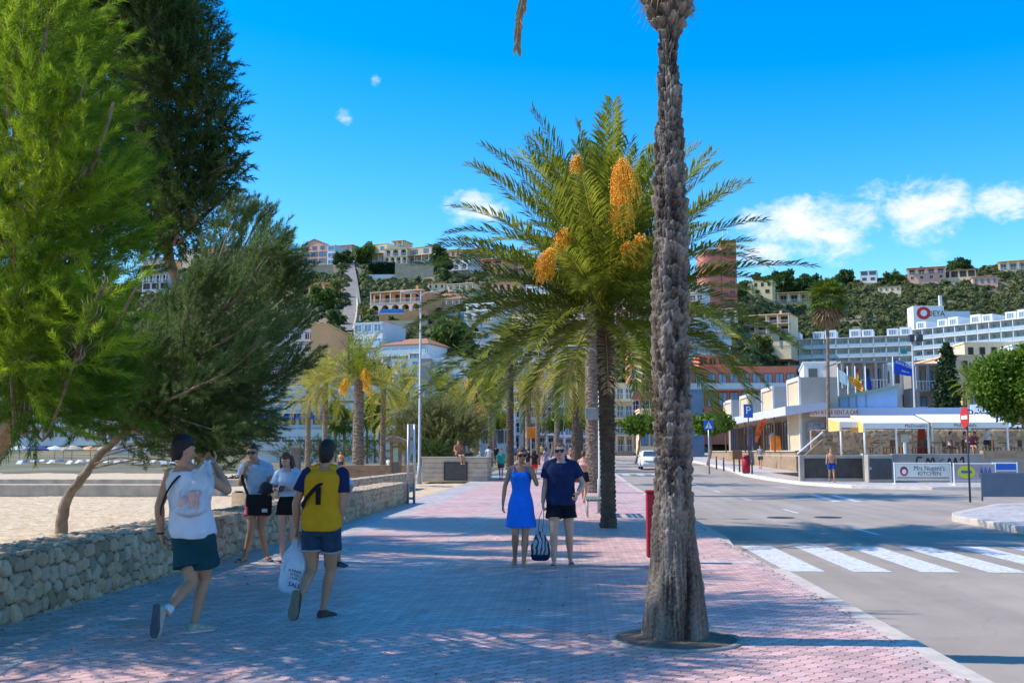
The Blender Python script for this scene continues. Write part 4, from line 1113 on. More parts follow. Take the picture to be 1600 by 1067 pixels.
        hb.tube(p,[.013*k,.0125*k,.011*k,.0098*k,.006*k],8)
    def foot(s,mb,sd,inf,L_=.25):
        k=s.k; a=s.J['a',sd]; t=s.J['t',sd]
        sh=(a-s.J['k',sd]).normalized()
        dn=(sh-t*sh.dot(t)).normalized(); lat=t.cross(dn).normalized()
        heel=a+dn*.045*k-t*.055*k
        R_=[]
        for x,wd,h in ((-.005,.020,.05),(.02,.031,.075),(.07,.033,.078),(.12,.038,.058),(.17,.044,.040),(.215,.042,.028),(.245,.028,.020)):
            c=heel+t*x*k*(1+inf*.6); wd=wd*k+inf*.18; h_=h*k+inf*.15
            R_.append([c+lat*math.cos(q)*wd+dn*(.035*k+inf*.12-h_/2*(1+math.sin(q))) for q in [2*math.pi*i/12 for i in range(12)]])
        mb.loft(R_)
        return heel,t,dn,lat
    def shoe(s,sd,m,sole,t,ankle=.02,strap=False):
        mb=MB(); k=s.k
        heel,tt,dn,lat=s.foot(mb,sd,.085)
        o=link('shoe',remesh(mb,m,.009,2),t)
        sl=MB(); P=[]
        out=[(-.022,.0),(-.012,.030),(.05,.037),(.12,.040),(.18,.050),(.23,.044),(.268,.018),(.268,-.018),(.23,-.044),(.18,-.050),(.12,-.040),(.05,-.037),(-.012,-.030)]
        for h0,h1 in ((.032,.062),):
            a=[heel+tt*x*k+lat*y*k+dn*h0*k for x,y in out]; b=[heel+tt*x*k+lat*y*k+dn*h1*k for x,y in out]; sl.loft([a,b])
        sl.build('sole',sole,o,False,.004)
        return o
    def sandal(s,sd,m,t):
        k=s.k; mb=MB(); tmp=MB(); heel,tt,dn,lat=s.foot(tmp,sd,0)
        out=[(-.012,.0),(0,.030),(.05,.034),(.12,.040),(.18,.050),(.22,.044),(.255,.018),(.255,-.018),(.22,-.044),(.18,-.050),(.12,-.040),(.05,-.034),(0,-.030)]
        mb.loft([[heel+tt*x*k+lat*y*k+dn*.030*k for x,y in out],[heel+tt*x*k+lat*y*k+dn*.048*k for x,y in out]])
        mb.tube([heel+tt*.19*k+lat*.04*k+dn*.03*k,heel+tt*.17*k-dn*.012*k+lat*.02*k,heel+tt*.19*k-dn*.004*k,heel+tt*.17*k-dn*.012*k-lat*.02*k,heel+tt*.19*k-lat*.04*k+dn*.03*k],.008,6)
        return mb.build('sandal',m,t,True)
    def shirt(s,m,t0=.06,t1=.955,inf=.016,sleeve=.55,sl_inf=.02,flare=.012,name='shirt',tank=False,parent=None,sl_mat=None,disp=(.007,7),voxel=.010):
        mb=MB(); k=s.k
        mb.loft(s.rings(t0,t1,inf,12,flare,sx=.86 if tank else 1.0))
        sl=MB(); tgt=sl if sl_mat else mb
        for sd in (1,-1):
            sh,e=s.sho(sd),s.J['e',sd]; ra=.055 if s.sex=='m' else .046; g=(s.fat+1)/2
            if tank:
                mb.ell(sh-s.shax*sd*.06*k,((ra+.010)*k,)*3,10,7); continue
            tgt.ell(sh,((ra*1.02*k*g+inf*.6),)*3,12,8)
            tgt.tube([sh,sh.lerp(e,.3),sh.lerp(e,sleeve)],[ra*g*k+sl_inf*.55,ra*g*k+sl_inf*.8,ra*.95*g*k+sl_inf*1.2],14)
            mb.tube([s.neck+s.shax*sd*.045*k+Vector((0,0,.004)),s.neck.lerp(sh,.55)+Vector((0,0,.012)),sh+Vector((0,0,.008))],[.042*k+inf*.5,.046*k+inf*.6,ra*.9*k+inf*.4],12)
            if sl_mat: tgt.tube([s.neck+s.shax*sd*.055-Vector((0,0,.035)),sh],[.05,ra*1.1*k+inf],12)
        o=link(name,remesh(mb,m,voxel,2,disp),parent)
        if sl_mat: o2=link('sleeves',remesh(sl,sl_mat,voxel,2,disp),parent)
        return o
    def shorts(s,m,t1=.26,frac=.55,inf=.016,leg_inf=.028,name='shorts',parent=None,disp=(.006,8),voxel=.010,flare=.02):
        mb=MB(); k=s.k; g=(s.fat+1)/2
        mb.loft(s.rings(-.03,t1,min(inf,.010),7))
        for sd in (1,-1):
            h,kn,an=s.leg_pts(sd); r=s.thigh_r()[0]*k*g
            mb.tube([h+Vector((0,0,.06)),h.lerp(kn,.12),h.lerp(kn,frac*.6),h.lerp(kn,frac)],[r+inf*.6,r+leg_inf,r+leg_inf,r*.93+leg_inf+flare],16)
        return link(name,remesh(mb,m,voxel,2,disp),parent)
    def hair(s,m,parent,front=.42,side=-.05,back=-.55,vol=1.12,rough=.05,top=0.0,seed=0,name='hair',nu=40,nv=28):
        q=s.hk; V=[];F=[]
        for j in range(nv+1):
            th=math.pi*j/nv
            for i in range(nu):
                ph=2*math.pi*i/nu; d=Vector((math.sin(th)*math.cos(ph),math.sin(th)*math.sin(ph),math.cos(th)))
                y=d.y
                lim=front if y<-.55 else (front+(side-front)*(y+.55)/.45 if y<-.1 else (side+(back-side)*(y+.1)/.5 if y<.4 else back))
                lim+=.10*mnoise.noise((d.x*4+seed,d.y*4,d.z*4))
                e=(d.z-lim)*6; a=max(0,min(1,e+.5)); a=a*a*(3-2*a)
                f=vol+rough*mnoise.noise((d.x*9+seed,d.y*9,d.z*9))+rough*.6*mnoise.noise((d.x*24+seed,d.y*24,d.z*20))+top*max(0,d.z)**2
                f=f*a+.86*(1-a)
                hz=1.0 if d.z>0 or d.y<-.2 else (1-min(.9,d.z*d.z))**-.15
                V.append(s.head+s.HM@(Vector((d.x*.078*f*hz,.008+d.y*.098*f*hz,.020+d.z*(.100 if d.z>0 else (.135 if d.y>0 else .115))*f))*q))
        for j in range(nv):
            for i in range(nu): F.append((j*nu+i,(j+1)*nu+i,(j+1)*nu+(i+1)%nu,j*nu+(i+1)%nu))
        mb=MB(); mb.add(V,F); return mb.build(name,m,parent,True)
    def hp(s,x,y,z): return s.head+s.HM@(Vector((x,y,z))*s.hk)
    def glasses(s,parent,m=None,y0=-.106):
        mb=MB()
        for sx in (1,-1):
            o=[(.008,.022),(.035,.027),(.064,.022),(.068,.002),(.058,-.018),(.032,-.022),(.012,-.012)]
            a=[s.hp(sx*x,y0-.004+(x*x)*5.0,.004+z) for x,z in o]; b=[s.hp(sx*x,y0+.006+(x*x)*5.0,.004+z) for x,z in o]
            if sx<0: a.reverse(); b.reverse()
            mb.loft([a,b])
            mb.tube([s.hp(sx*.068,y0+.024,.016),s.hp(sx*.080,-.03,.014),s.hp(sx*.082,.02,.012)],.004,5)
        mb.tube([s.hp(-.012,y0,.018),s.hp(0,y0-.003,.02),s.hp(.012,y0,.018)],.004,5)
        return mb.build('sunglasses',m or DARKG,parent,True)
    def face(s,parent,eyes=True):
        mb=MB(); mb.ell(s.hp(0,-.099,-.055),(.024,.008,.007),10,6,M=s.HM)
        mb.build('mouth',mat('lips',(.42,.15,.13),.5,.1,20),parent,True)
        if eyes:
            for sx in (1,-1):
                mb=MB(); mb.ell(s.hp(sx*.032,-.086,.008),(.015,.012,.008),10,6,M=s.HM); e=mb.build('eye',mat('eye_white',(.7,.68,.65),.3,.02,5),parent,True)
                mb=MB(); mb.ell(s.hp(sx*.032,-.095,.008),(.006,.005,.006),8,6,M=s.HM); mb.build('iris',mat('iris_brown',(.05,.025,.012),.2,.1,9),e,True)
                mb=MB(); mb.tube([s.hp(sx*.014,-.101,.030),s.hp(sx*.032,-.101,.036),s.hp(sx*.052,-.09,.028)],[.003,.0045,.0025],6); mb.build('eyebrow',mat('brow_hair',(.06,.035,.02),.8,.1,9),parent,True)

def locks(F,m,parent,paths,r=.02,name='long_hair'):
    mb=MB()
    for pts,rr in paths:
        q=bez(pts,5); mb.tube(q,[rr*(1-.55*(i/(len(q)-1))**2) for i in range(len(q))],8,flat=.6)
    return mb.build(name,m,parent,True)
BLACKHAIR=mat('black_hair',(.012,.010,.009),.5,.3,30,.6,90); BROWNHAIR=mat('brown_hair',(.10,.055,.03),.5,.4,30,.6,90); FAIRHAIR=mat('reddish_hair',(.24,.125,.06),.55,.3,30,.6,90)
BLACKC=cloth('black_cloth',(.014,.014,.016)); 

def ik(a,b,l1,l2,pole):
    """joint between a and b for two bones, bending towards pole"""
    a,b,pole=Vector(a),Vector(b),Vector(pole); d=b-a; D=min(d.length,(l1+l2)*.999); u=d.normalized()
    x=(l1*l1-l2*l2+D*D)/(2*D); h=math.sqrt(max(0,l1*l1-x*x)); p=(pole-u*pole.dot(u)).normalized()
    return a+u*x+p*h
def stand(label,px,base_py,Y,F,cat='person',group=None):
    p=at(px,base_py,Y); t=thing('person',label,cat,(p.x,Y,G(Y)),0,group)
    F.m=Y/FPX; F.px=px; F.by=706+FPX*(EYE-G(Y))/Y
    return t
def X(F,px): return (px-F.px)*F.m
def Z(F,py): return (F.by-py)*F.m

# 1. man in white tank top, walking away, bag over his shoulder, hand at his mouth
F1=Fig(1.77,(.38,1,0),'m',1.10); t=stand('man in white tank top and teal shorts walking away, bag slung over his shoulder',303,985,9.6,F1); t.location.x-=.045
F1.crotch=Vector((X(F1,306),0,.82)); F1.mid=Vector((X(F1,298),.02,1.10)); F1.neck=Vector((X(F1,287),.05,1.475)); F1.head=Vector((X(F1,280),.08,1.63)); F1.hf=Vector((.80,.55,-.05)).normalized()
F1.hup=(Vector((0,0,1))-F1.hf*F1.hf.z).normalized()
F1.leg(1,(X(F1,306),-.02,.45),(X(F1,287),-.36,.215),(.08,-.30,-.92))
F1.leg(-1,(X(F1,318),.13,.47),(X(F1,309),.02,.085),(.62,.76,0))
F1.arm(1,(X(F1,249),.0,1.135),(X(F1,250),.04,.87),(.05,.04,-.19),(1,.1,0),.7)
F1.arm(-1,(X(F1,352),.10,1.27),(X(F1,322),.22,1.51),(-.14,.06,.10),(-.3,-.5,.8),1.1)
link('body',F1.body(SK1,barefoot=True),t)
TANK=cloth('white_tank',(.62,.64,.72),.08,.3)
F1.shirt(TANK,.04,.945,.020,tank=True,flare=.042,parent=t,name='tank_top',disp=(.008,7))
F1.shorts(cloth('teal_shorts',(.010,.055,.070)),.16,.70,.028,.040,parent=t,flare=.026)
F1.hair(BLACKHAIR,t,.34,-.02,-.80,1.13,.09,.20)
SH1=mat('trainer_grey',(.52,.47,.38),.8,.3,30,.3,150,c2=(.30,.26,.20)); SOLE1=mat('trainer_sole',(.66,.64,.60),.7,.1,20); SOLED=mat('sole_dark',(.10,.10,.11),.8,.2,30,.4,200)
o=F1.shoe(1,SH1,SOLED,t); o=F1.shoe(-1,SH1,SOLE1,t)
mb=MB(); mb.tube([F1.J['a',1].lerp(F1.J['k',1],.05),F1.J['a',1].lerp(F1.J['k',1],.20)],[.044,.045],12); mb.build('sock',cloth('white_sock',(.7,.7,.7)),t,True)
mb=MB(); w_=F1.J['w',1]; e_=F1.J['e',1]; mb.tube([w_.lerp(e_,.02),w_.lerp(e_,.07)],[.033,.034],12); mb.build('bracelet',BLACKC,t,True)
# strap of his small bag across the back
mb=MB(); bk=-F1.f
sp=[Vector((X(F1,297),.02,Z(F1,737))),Vector((X(F1,285),-.10,Z(F1,744))),Vector((X(F1,271),-.135,Z(F1,765))),Vector((X(F1,259),-.10,Z(F1,792))),Vector((X(F1,252),.0,Z(F1,806)))]
mb.tube(bez(sp,5),.016,6,flat=.3); mb.build('bag_strap',BLACKC,t,True)

def plastic_mat(name,c=(.76,.82,.88),al=.14):
    m,nt,b=node_mat(name); tc=N(nt,'ShaderNodeTexCoord'); nz=N(nt,'ShaderNodeTexNoise',Scale=9.0,Detail=6.0); L(nt,tc.outputs['Object'],nz.inputs['Vector'])
    b.inputs['Base Color'].default_value=rgba(c); b.inputs['Roughness'].default_value=.28
    bp=N(nt,'ShaderNodeBump',Strength=.9,Distance=.02); L(nt,nz.outputs['Fac'],bp.inputs['Height']); L(nt,bp.outputs['Normal'],b.inputs['Normal'])
    tr=N(nt,'ShaderNodeBsdfTransparent'); tl=N(nt,'ShaderNodeBsdfTranslucent'); tl.inputs['Color'].default_value=rgba(c)
    m1=N(nt,'ShaderNodeMixShader',Fac=.35); L(nt,b.outputs[0],m1.inputs[1]); L(nt,tl.outputs[0],m1.inputs[2])
    mr=N(nt,'ShaderNodeMapRange'); L(nt,nz.outputs['Fac'],mr.inputs['Value']); mr.inputs['From Min'].default_value=.35; mr.inputs['From Max'].default_value=.7; mr.inputs['To Min'].default_value=al*1.5; mr.inputs['To Max'].default_value=al*.4
    m2=N(nt,'ShaderNodeMixShader'); L(nt,mr.outputs[0],m2.inputs[0]); L(nt,m1.outputs[0],m2.inputs[1]); L(nt,tr.outputs[0],m2.inputs[2])
    L(nt,m2.outputs[0],nt.nodes['Material Output'].inputs['Surface']); return m
PLASTIC=plastic_mat('plastic_film')
def carrier(label,loc,hgt,wd,dp,top,parts=(),wr=.016,cat='shopping bag',m=None,lean=0.0,name='shopping_bag',sq=.3):
    """thin plastic carrier bag: a crumpled sack gathered into handles; loc = bottom centre, top = where it is held"""
    t=thing(name,label,cat,loc); V=[];n=36;rows=26
    top=Vector(top)-Vector(loc)
    for j in range(rows+1):
        s=j/rows
        w_=wd*.5*(min(1,(s/.12)**.5) if s<.12 else 1)*(1-.12*s if s<.62 else .926*(1-(s-.62)/.38*.80)); d_=dp*.5*(min(1,(s/.10)**.5) if s<.10 else 1)*(1-.2*s if s<.62 else .88*(1-(s-.62)/.38*.8))
        c=Vector((0,0,hgt*s*.0))+top*s
        for i in range(n):
            a=2*math.pi*i/n; ca,sa=math.cos(a),math.sin(a)
            w2=wr*(mnoise.noise((ca*3+lean,sa*3,s*5))+.6*mnoise.noise((ca*7,sa*7+lean,s*4))+.35*mnoise.noise((ca*16,sa*16,s*14+lean)))*(1+1.2*s)
            V.append(c+Vector(((w_+w2)*math.copysign(abs(ca)**.7,ca),(d_+w2)*math.copysign(abs(sa)**.7,sa),0)))
    F=[(j*n+i,j*n+(i+1)%n,(j+1)*n+(i+1)%n,(j+1)*n+i) for j in range(rows) for i in range(n)]+[tuple(range(n-1,-1,-1))]
    mb=MB(); mb.add(V,F); mb.build('bag_body',m or PLASTIC,t,True)
    return t
# the bag on his back: hangs from his raised hand over the shoulder
hx_=F1.J['w',-1]; P1=Vector((F1.m*0,0,0)); org=Vector((at(303,985,9.6).x-.045,9.6,0))
bt=org+Vector((X(F1,324),-.02,Z(F1,724))); bb=org+Vector((X(F1,309),-.20,Z(F1,806)))
tb=carrier('translucent shopping bag with pink contents on the back of the tank top',bb,.46,.29,.17,bt,lean=2.0)
mb=MB(); mb.ell((-.04,0,.10),(.075,.05,.09),12,8); mb.build('contents',mat('pink_package',(.64,.42,.37),.7,.3,20),tb,True)
mb=MB(); mb.box(.01,-.05,.04,.10,.04,.24); mb.build('contents',mat('pink_box',(.64,.36,.33),.7,.3,20),tb,False,.01)
mb=MB(); tp_=bt-bb
for s_ in (-1,1): mb.tube([tp_-Vector((.02*s_,0,.05)),tp_+Vector((.03*s_,.02,.03)),hx_+org-bb],[.02,.012,.010],6,flat=.4)
mb.build('bag_handle',PLASTIC,tb,True)

# 2. man in yellow and navy raglan shirt, walking away
F2=Fig(1.73,(.10,1,0),'m',1.0); t=stand('man in mustard shirt with navy sleeves and denim shorts walking away, plastic bag in hand',502,958,10.5,F2)
F2.crotch=Vector((X(F2,500),0,.81)); F2.mid=Vector((X(F2,499),.01,1.09)); F2.neck=Vector((X(F2,503),.04,1.46)); F2.head=Vector((X(F2,505),.06,1.615)); F2.hf=Vector((.25,1,0)).normalized()
F2.leg(1,(X(F2,485),.03,.465),(X(F2,478),-.30,.215),(-.05,-.28,-.95))
F2.leg(-1,(X(F2,512),.10,.46),(X(F2,504),.02,.082),(.35,.93,0))
F2.arm(1,(X(F2,459),.0,1.12),(X(F2,458),.06,.87),(-.02,.03,-.18),(1,0,0),1.3)
F2.arm(-1,(X(F2,532),.0,1.11),(X(F2,524),.08,.86),(-.06,.04,-.18),(-1,.1,0),.6)
link('body',F2.body(SK3),t)
YEL=cloth('mustard_cloth',(.60,.30,.012),.10,.3); NAVY=cloth('navy_cloth',(.012,.022,.075))
F2.shirt(YEL,.05,.955,.018,.62,.022,.030,parent=t,sl_mat=NAVY)
F2.shorts(cloth('denim',(.028,.058,.105),.35,.4),.16,.55,.02,.026,parent=t,flare=.006)
for sd in (1,-1):
    h_,k_,a_=F2.leg_pts(sd); mb=MB(); mb.tube([h_.lerp(k_,.53),h_.lerp(k_,.58)],[.113,.115],18); mb.build('cuff',cloth('denim_cuff',(.33,.30,.28)),t,True)
F2.hair(BLACKHAIR,t,.35,-.05,-.88,1.12,.04,.06,4)
# cap worn backwards
mb=MB(); cp=[]
for j in range(9):
    th=math.radians(8+j*10.5); cp.append([F2.hp(.084*math.sin(th)*math.cos(a),.006+.103*math.sin(th)*math.sin(a),.028+.108*math.cos(th)) for a in [2*math.pi*i/24 for i in range(24)]])
mb.loft(cp); mb.build('cap',mat('cap_black',(.014,.014,.02),.9,.2,20,.3,200),t,True)
SH2=mat('shoe_brown',(.075,.055,.04),.8,.3,30,.3,150); SOLE2=mat('sole_tan',(.22,.17,.12),.8,.3,40,.5,140)
F2.shoe(1,SH2,SOLE2,t); F2.shoe(-1,SH2,SOLE2,t)
mb=MB(); bk=-F2.f
sp=[F2.sho(-1)+Vector((-.07,0,.062)),F2.sho(-1)*.6+F2.sho(1)*.4+bk*.135+Vector((0,0,-.06)),F2.ctr(.7)+bk*.155+F2.shax*.03,F2.ctr(.55)+bk*.15+F2.shax*.11,F2.ctr(.42)+bk*.10+F2.shax*.165,F2.ctr(.38)+F2.shax*.185]
q=bez(sp,6); mb.tube(q,.024,6,flat=.3); 
c_=F2.ctr(.68)+bk*.163+F2.shax*.0; mb.box(c_.x-.018,c_.y-.012,c_.z-.15,c_.x+.028,c_.y+.012,c_.z+.02)
mb.build('bag_strap',BLACKC,t,True)
org2=Vector((at(502,958,10.5).x,10.5,0))
w2=org2+F2.J['w',1]+Vector((0,.03,-.10)); b2=org2+Vector((X(F2,455),-.05,Z(F2,925)))
tb=carrier('white plastic shopping bag with printed lettering, carried low by the man in mustard',b2,.5,.26,.13,w2-Vector((0,0,.02)),lean=5.0,wr=.018)
INK=mat('ink_dark',(.03,.035,.06),.6,.1,5)
for i,(tx,z,s_) in enumerate((('SUMMER',.235,.034),('STYLE',.20,.034),('2 FOR 1',.165,.030),('SALE',.10,.060))):
    text(tx,s_,INK,tb,(.06,-.085,z),'printed_lettering',tilt=.25)
# 3. man in pale blue tee with a black shoulder bag, facing us
F3=Fig(1.73,(.15,-1,0),'m',.95); t=stand('man in pale blue tee and sunglasses by the stone wall, hand at his mouth',400,875,15.8,F3)
F3.crotch=Vector((X(F3,401),0,.81)); F3.mid=Vector((X(F3,400),0,1.09)); F3.neck=Vector((X(F3,396),-.01,1.46)); F3.head=Vector((X(F3,391),-.04,1.615)); F3.hf=Vector((.05,-1,-.12)).normalized(); F3.hup=Vector((0,-.12,1)).normalized()
F3.leg(-1,(X(F3,394),-.10,.46),(X(F3,384),-.05,.075),(-.35,-.93,0)); F3.leg(1,(X(F3,406),.02,.46),(X(F3,413),.12,.075),(.5,-.86,0))
F3.arm(-1,(X(F3,375),-.08,1.15),(X(F3,386),-.20,1.40),(.05,.03,.12),(.5,.8,.2),1.2); F3.arm(1,(X(F3,423),-.02,1.14),(X(F3,424),-.22,1.03),(.08,-.16,0),(-1,0,-.2),.9)
link('body',F3.body(SK1),t)
F3.shirt(cloth('pale_blue_tee',(.34,.47,.63)),.10,.955,.016,.6,.024,.01,parent=t); F3.shorts(cloth('pink_red_shorts',(.55,.10,.14),.5),.2,.5,.018,.024,parent=t)
F3.hair(mat('dark_brown_hair',(.03,.018,.012),.5,.3,30,.6,90),t,.45,.1,-.3,1.06,.03,.05,2); F3.glasses(t); F3.face(t,False)
for sd in (1,-1): F3.sandal(sd,mat('sandal_dark',(.05,.03,.02),.7,.2,20),t)
og=Vector((at(400,875,15.8).x,15.8,0))
tb=thing('shoulder_bag','boxy black shoulder bag with a pale label, worn by the man in pale blue',' bag'.strip(),og+Vector((X(F3,411),-.25,Z(F3,803))))
mb=MB(); mb.box(-.18,-.06,0,.18,.06,.30); mb.build('bag_body',BLACKC,tb,False,.03); mb=MB(); mb.box(-.185,-.072,.13,.185,-.05,.31); mb.build('flap',BLACKC,tb,False,.012)
mb=MB(); mb.box(.06,-.078,.05,.14,-.062,.10); mb.build('label_patch',mat('patch',(.45,.47,.5),.8,.1,9),tb)
sp=[Vector((-.17,0,.28)),Vector((X(F3,381)-X(F3,411),.06,.55)),F3.sho(-1)+Vector((.07,-.09,.0))-Vector((X(F3,411),-.25,Z(F3,803))),F3.sho(-1)+Vector((.10,.0,.07))-Vector((X(F3,411),-.25,Z(F3,803)))]
mb=MB(); mb.tube(bez(sp,6),.02,6,flat=.3); mb.build('strap',BLACKC,tb,True)
hm_=thing('sun_hat','dark round hat or ball held beside the pale blue tee','hat',og+Vector((X(F3,424),-.36,Z(F3,770))))
mb=MB(); mb.ell((0,0,.08),(.10,.10,.10),18,12); mb.ell((0,0,.03),(.13,.13,.02),18,8); hm_me=remesh(mb,mat('hat_dark',(.02,.02,.022),.8,.2,20),.012,1); link('hat_body',hm_me,hm_)

# 4. woman looking at her phone
F4=Fig(1.62,(.05,-1,0),'f'); t=stand('young woman in pale blue top and black shorts looking down at her phone',449,875,15.6,F4)
F4.head=Vector((X(F4,446),-.09,1.50)); F4.neck=Vector((X(F4,449),-.02,1.365)); F4.hf=Vector((-.1,-1,-.55)).normalized(); F4.hup=(Vector((0,-.5,1))).normalized()
F4.leg(-1,(-.085,-.03,.43),(-.08,.03,.07),(-.2,-1,0)); F4.leg(1,(.085,-.03,.43),(.09,.03,.07),(.25,-1,0))
F4.arm(-1,(X(F4,428),-.03,1.08),(X(F4,441),-.25,1.06),(.10,-.10,.03),(.5,.5,.6),.6); F4.arm(1,(X(F4,470),-.03,1.08),(X(F4,456),-.26,1.08),(-.10,-.08,.04),(-.5,.5,.6),.6)
link('body',F4.body(SK2),t); F4.shirt(cloth('pale_blue_top',(.40,.53,.72)),.34,.94,.022,.75,.045,.03,parent=t,name='top'); F4.shorts(BLACKC,.36,.34,.012,.018,parent=t)
F4.hair(BROWNHAIR,t,.40,-.25,-.75,1.12,.04,.02,3)
locks(F4,BROWNHAIR,t,[([F4.hp(.07,.0,.05),F4.hp(.09,.01,-.06),F4.hp(.10,-.02,-.16),F4.hp(.10,-.03,-.26)],.034),([F4.hp(.06,.05,.05),F4.hp(.08,.07,-.08),F4.hp(.10,.05,-.22),F4.hp(.09,.03,-.30)],.04),([F4.hp(-.07,.0,.05),F4.hp(-.09,.01,-.06),F4.hp(-.09,-.02,-.14),F4.hp(-.08,-.03,-.22)],.03),([F4.hp(0,.09,.02),F4.hp(0,.12,-.10),F4.hp(.02,.10,-.25)],.05),([F4.hp(-.05,.07,.02),F4.hp(-.06,.10,-.10),F4.hp(-.06,.09,-.22)],.04)])
F4.face(t); 
for sd in (1,-1): F4.sandal(sd,BLACKC,t)
ph=thing('mobile_phone','dark mobile phone in the hands of the woman in the pale top','phone',Vector((at(449,875,15.6).x,15.6,0))+Vector((X(F4,448),-.38,1.09)))
mb=MB(); mb.box(-.036,-.004,-.07,.036,.004,.07); o=mb.build('phone_body',DARKG,ph,False,.003); o.rotation_euler=(R(-50),0,0)

# 5. person half hidden behind the man in mustard
F5=Fig(1.66,(.8,-.6,0),'f'); t=stand('person in patterned pale blouse half hidden behind the man in mustard',517,882,15.1,F5)
F5.head=Vector((X(F5,503),-.02,1.53)); F5.hf=Vector((-.6,-.8,-.1)).normalized()
F5.leg(-1,(-.07,-.02,.44),(-.06,.04,.08),(.6,-.8,0)); F5.leg(1,(.09,.0,.44),(.10,.05,.08),(.7,-.7,0))
F5.arm(-1,(X(F5,496),-.10,1.10),(X(F5,505),-.28,1.12),None,(0,0,1),.6); F5.arm(1,(X(F5,546),-.02,1.09),(X(F5,538),-.14,.86),None,(-1,0,0),.5)
link('body',F5.body(SK1),t)
pm,nt_,b_=node_mat('patterned_cloth'); tc_=N(nt_,'ShaderNodeTexCoord'); vo_=N(nt_,'ShaderNodeTexVoronoi',Scale=45.0); L(nt_,tc_.outputs['Object'],vo_.inputs['Vector']); cr_=N(nt_,'ShaderNodeValToRGB'); L(nt_,vo_.outputs['Distance'],cr_.inputs['Fac']); cr_.color_ramp.elements[0].position=.25; cr_.color_ramp.elements[0].color=(.16,.20,.36,1); cr_.color_ramp.elements[1].position=.42; cr_.color_ramp.elements[1].color=(.46,.50,.66,1); L(nt_,cr_.outputs[0],b_.inputs['Base Color']); b_.inputs['Roughness'].default_value=.85
F5.shirt(pm,.16,.95,.02,.92,.032,.02,parent=t,name='blouse'); F5.shorts(cloth('white_shorts',(.6,.6,.63)),.30,.5,.014,.022,parent=t); F5.hair(mat('dark_brown_hair2',(.035,.02,.014),.5,.3,30,.6,90),t,.40,-.25,-.7,1.14,.05)
for sd in (1,-1): F5.shoe(sd,mat('dark_trainer',(.05,.05,.06),.7,.2,20),SOLE1,t)

# 6. woman in blue dress
F6=Fig(1.70,(-.03,-1,0),'f'); t=stand('woman in bright blue sundress and sunglasses walking towards us, hand at her nose',814,881,15.4,F6)
F6.head=Vector((X(F6,816),-.05,1.575)); F6.hf=Vector((.12,-1,-.1)).normalized()
F6.neck=Vector((X(F6,814),-.01,1.43))
F6.leg(-1,(X(F6,806),-.10,.46),(X(F6,804),.10,.12),(-.05,-.85,-.5)); F6.leg(1,(X(F6,821),-.06,.45),(X(F6,819),-.13,.065),(.05,-1,0))
F6.arm(-1,(X(F6,789),.02,1.12),(X(F6,786),-.02,.87),(-.01,-.02,-.17),(1,0,0),.6); F6.arm(1,(X(F6,839),-.06,1.16),(X(F6,828),-.17,1.40),(-.06,.03,.13),(-.4,.8,.1),1.2)
link('body',F6.body(SK1),t)
DR=cloth('blue_dress',(.012,.175,.80),.10,.3)
mb=MB(); k=F6.k
dr=F6.rings(.36,.83,.014,8); hem=[]
for z,rx,ry in ((.56,.222,.175),(.62,.212,.17),(.75,.196,.155),(.88,.186,.145),(.98,.165,.128)):
    c=F6.ctr(.1); n=24; hem.append([Vector((c.x*.6+rx*math.cos(2*math.pi*i/n)*(1+.035*math.sin(i*2.1+z*3)*(1-z)*2),-.01-ry*math.sin(2*math.pi*i/n)*-1*(1+.03*math.sin(i*1.7)),z*k*1.0)) for i in range(n)])
c0=dr[0]; 
mb.loft(hem); mb.loft(F6.rings(.16,.84,.016,12))
for sx in (1,-1): mb.ell(F6.ctr(.74)+Vector((.062*sx,-.085,0)),(.066,.060,.062),12,8)
link('dress',remesh(mb,DR,.010,2,(.007,7)),t)
for sd in (1,-1):
    mb=MB(); mb.tube([F6.ctr(.80)+F6.r*.085*sd+F6.f*.115,F6.ctr(.93)+F6.r*.085*sd+F6.f*.075,F6.ctr(.975)+F6.r*.085*sd,F6.ctr(.84)+F6.r*.08*sd-F6.f*.095],.011,6); mb.build('strap',DR,t,True)
F6.hair(BROWNHAIR,t,.46,-.15,-.55,1.07,.02,.0,6); F6.glasses(t,mat('brown_lens',(.05,.018,.01),.15,.1,5)); F6.face(t,False)
for sd in (1,-1): F6.sandal(sd,mat('pale_sandal',(.45,.38,.33),.6,.1,20),t)

# 7. man in navy tee
F7=Fig(1.77,(.06,-1,0),'m',1.08); t=stand('man in navy v-neck tee, dark shorts and sunglasses walking beside the blue dress',877,879,15.4,F7)
F7.head=Vector((X(F7,876),-.05,1.635)); F7.hf=Vector((-.05,-1,-.05)).normalized()
F7.leg(-1,(X(F7,866),-.13,.47),(X(F7,866),-.14,.075),(-.12,-1,0)); F7.leg(1,(X(F7,889),.0,.47),(X(F7,891),.14,.085),(.15,-.97,-.12))
F7.arm(-1,(X(F7,853),.03,1.15),(X(F7,849),-.02,.89),(0,-.02,-.18),(1,0,0),1.4); F7.arm(1,(X(F7,911),.02,1.16),(X(F7,902),-.19,1.02),(-.02,-.12,-.10),(-1,0,0),1.1)
link('body',F7.body(SK2),t); F7.shirt(cloth('navy_tee',(.014,.026,.085)),.05,.955,.018,.62,.026,.028,parent=t)
mb=MB()
for sx in (1,-1): mb.tube([F7.neck+Vector((.058*sx,-.045,.012)),F7.neck+Vector((.032*sx,-.098,-.03)),F7.neck+Vector((0,-.128,-.075))],[.008,.012,.010],8,flat=.5)
mb.build('undershirt',cloth('white_undershirt',(.6,.58,.58)),t,True)
F7.shorts(cloth('black_shorts',(.008,.010,.020)),.16,.52,.02,.030,parent=t); F7.hair(FAIRHAIR,t,.50,.15,-.3,1.05,.03,.03,8); F7.glasses(t); F7.face(t,False)
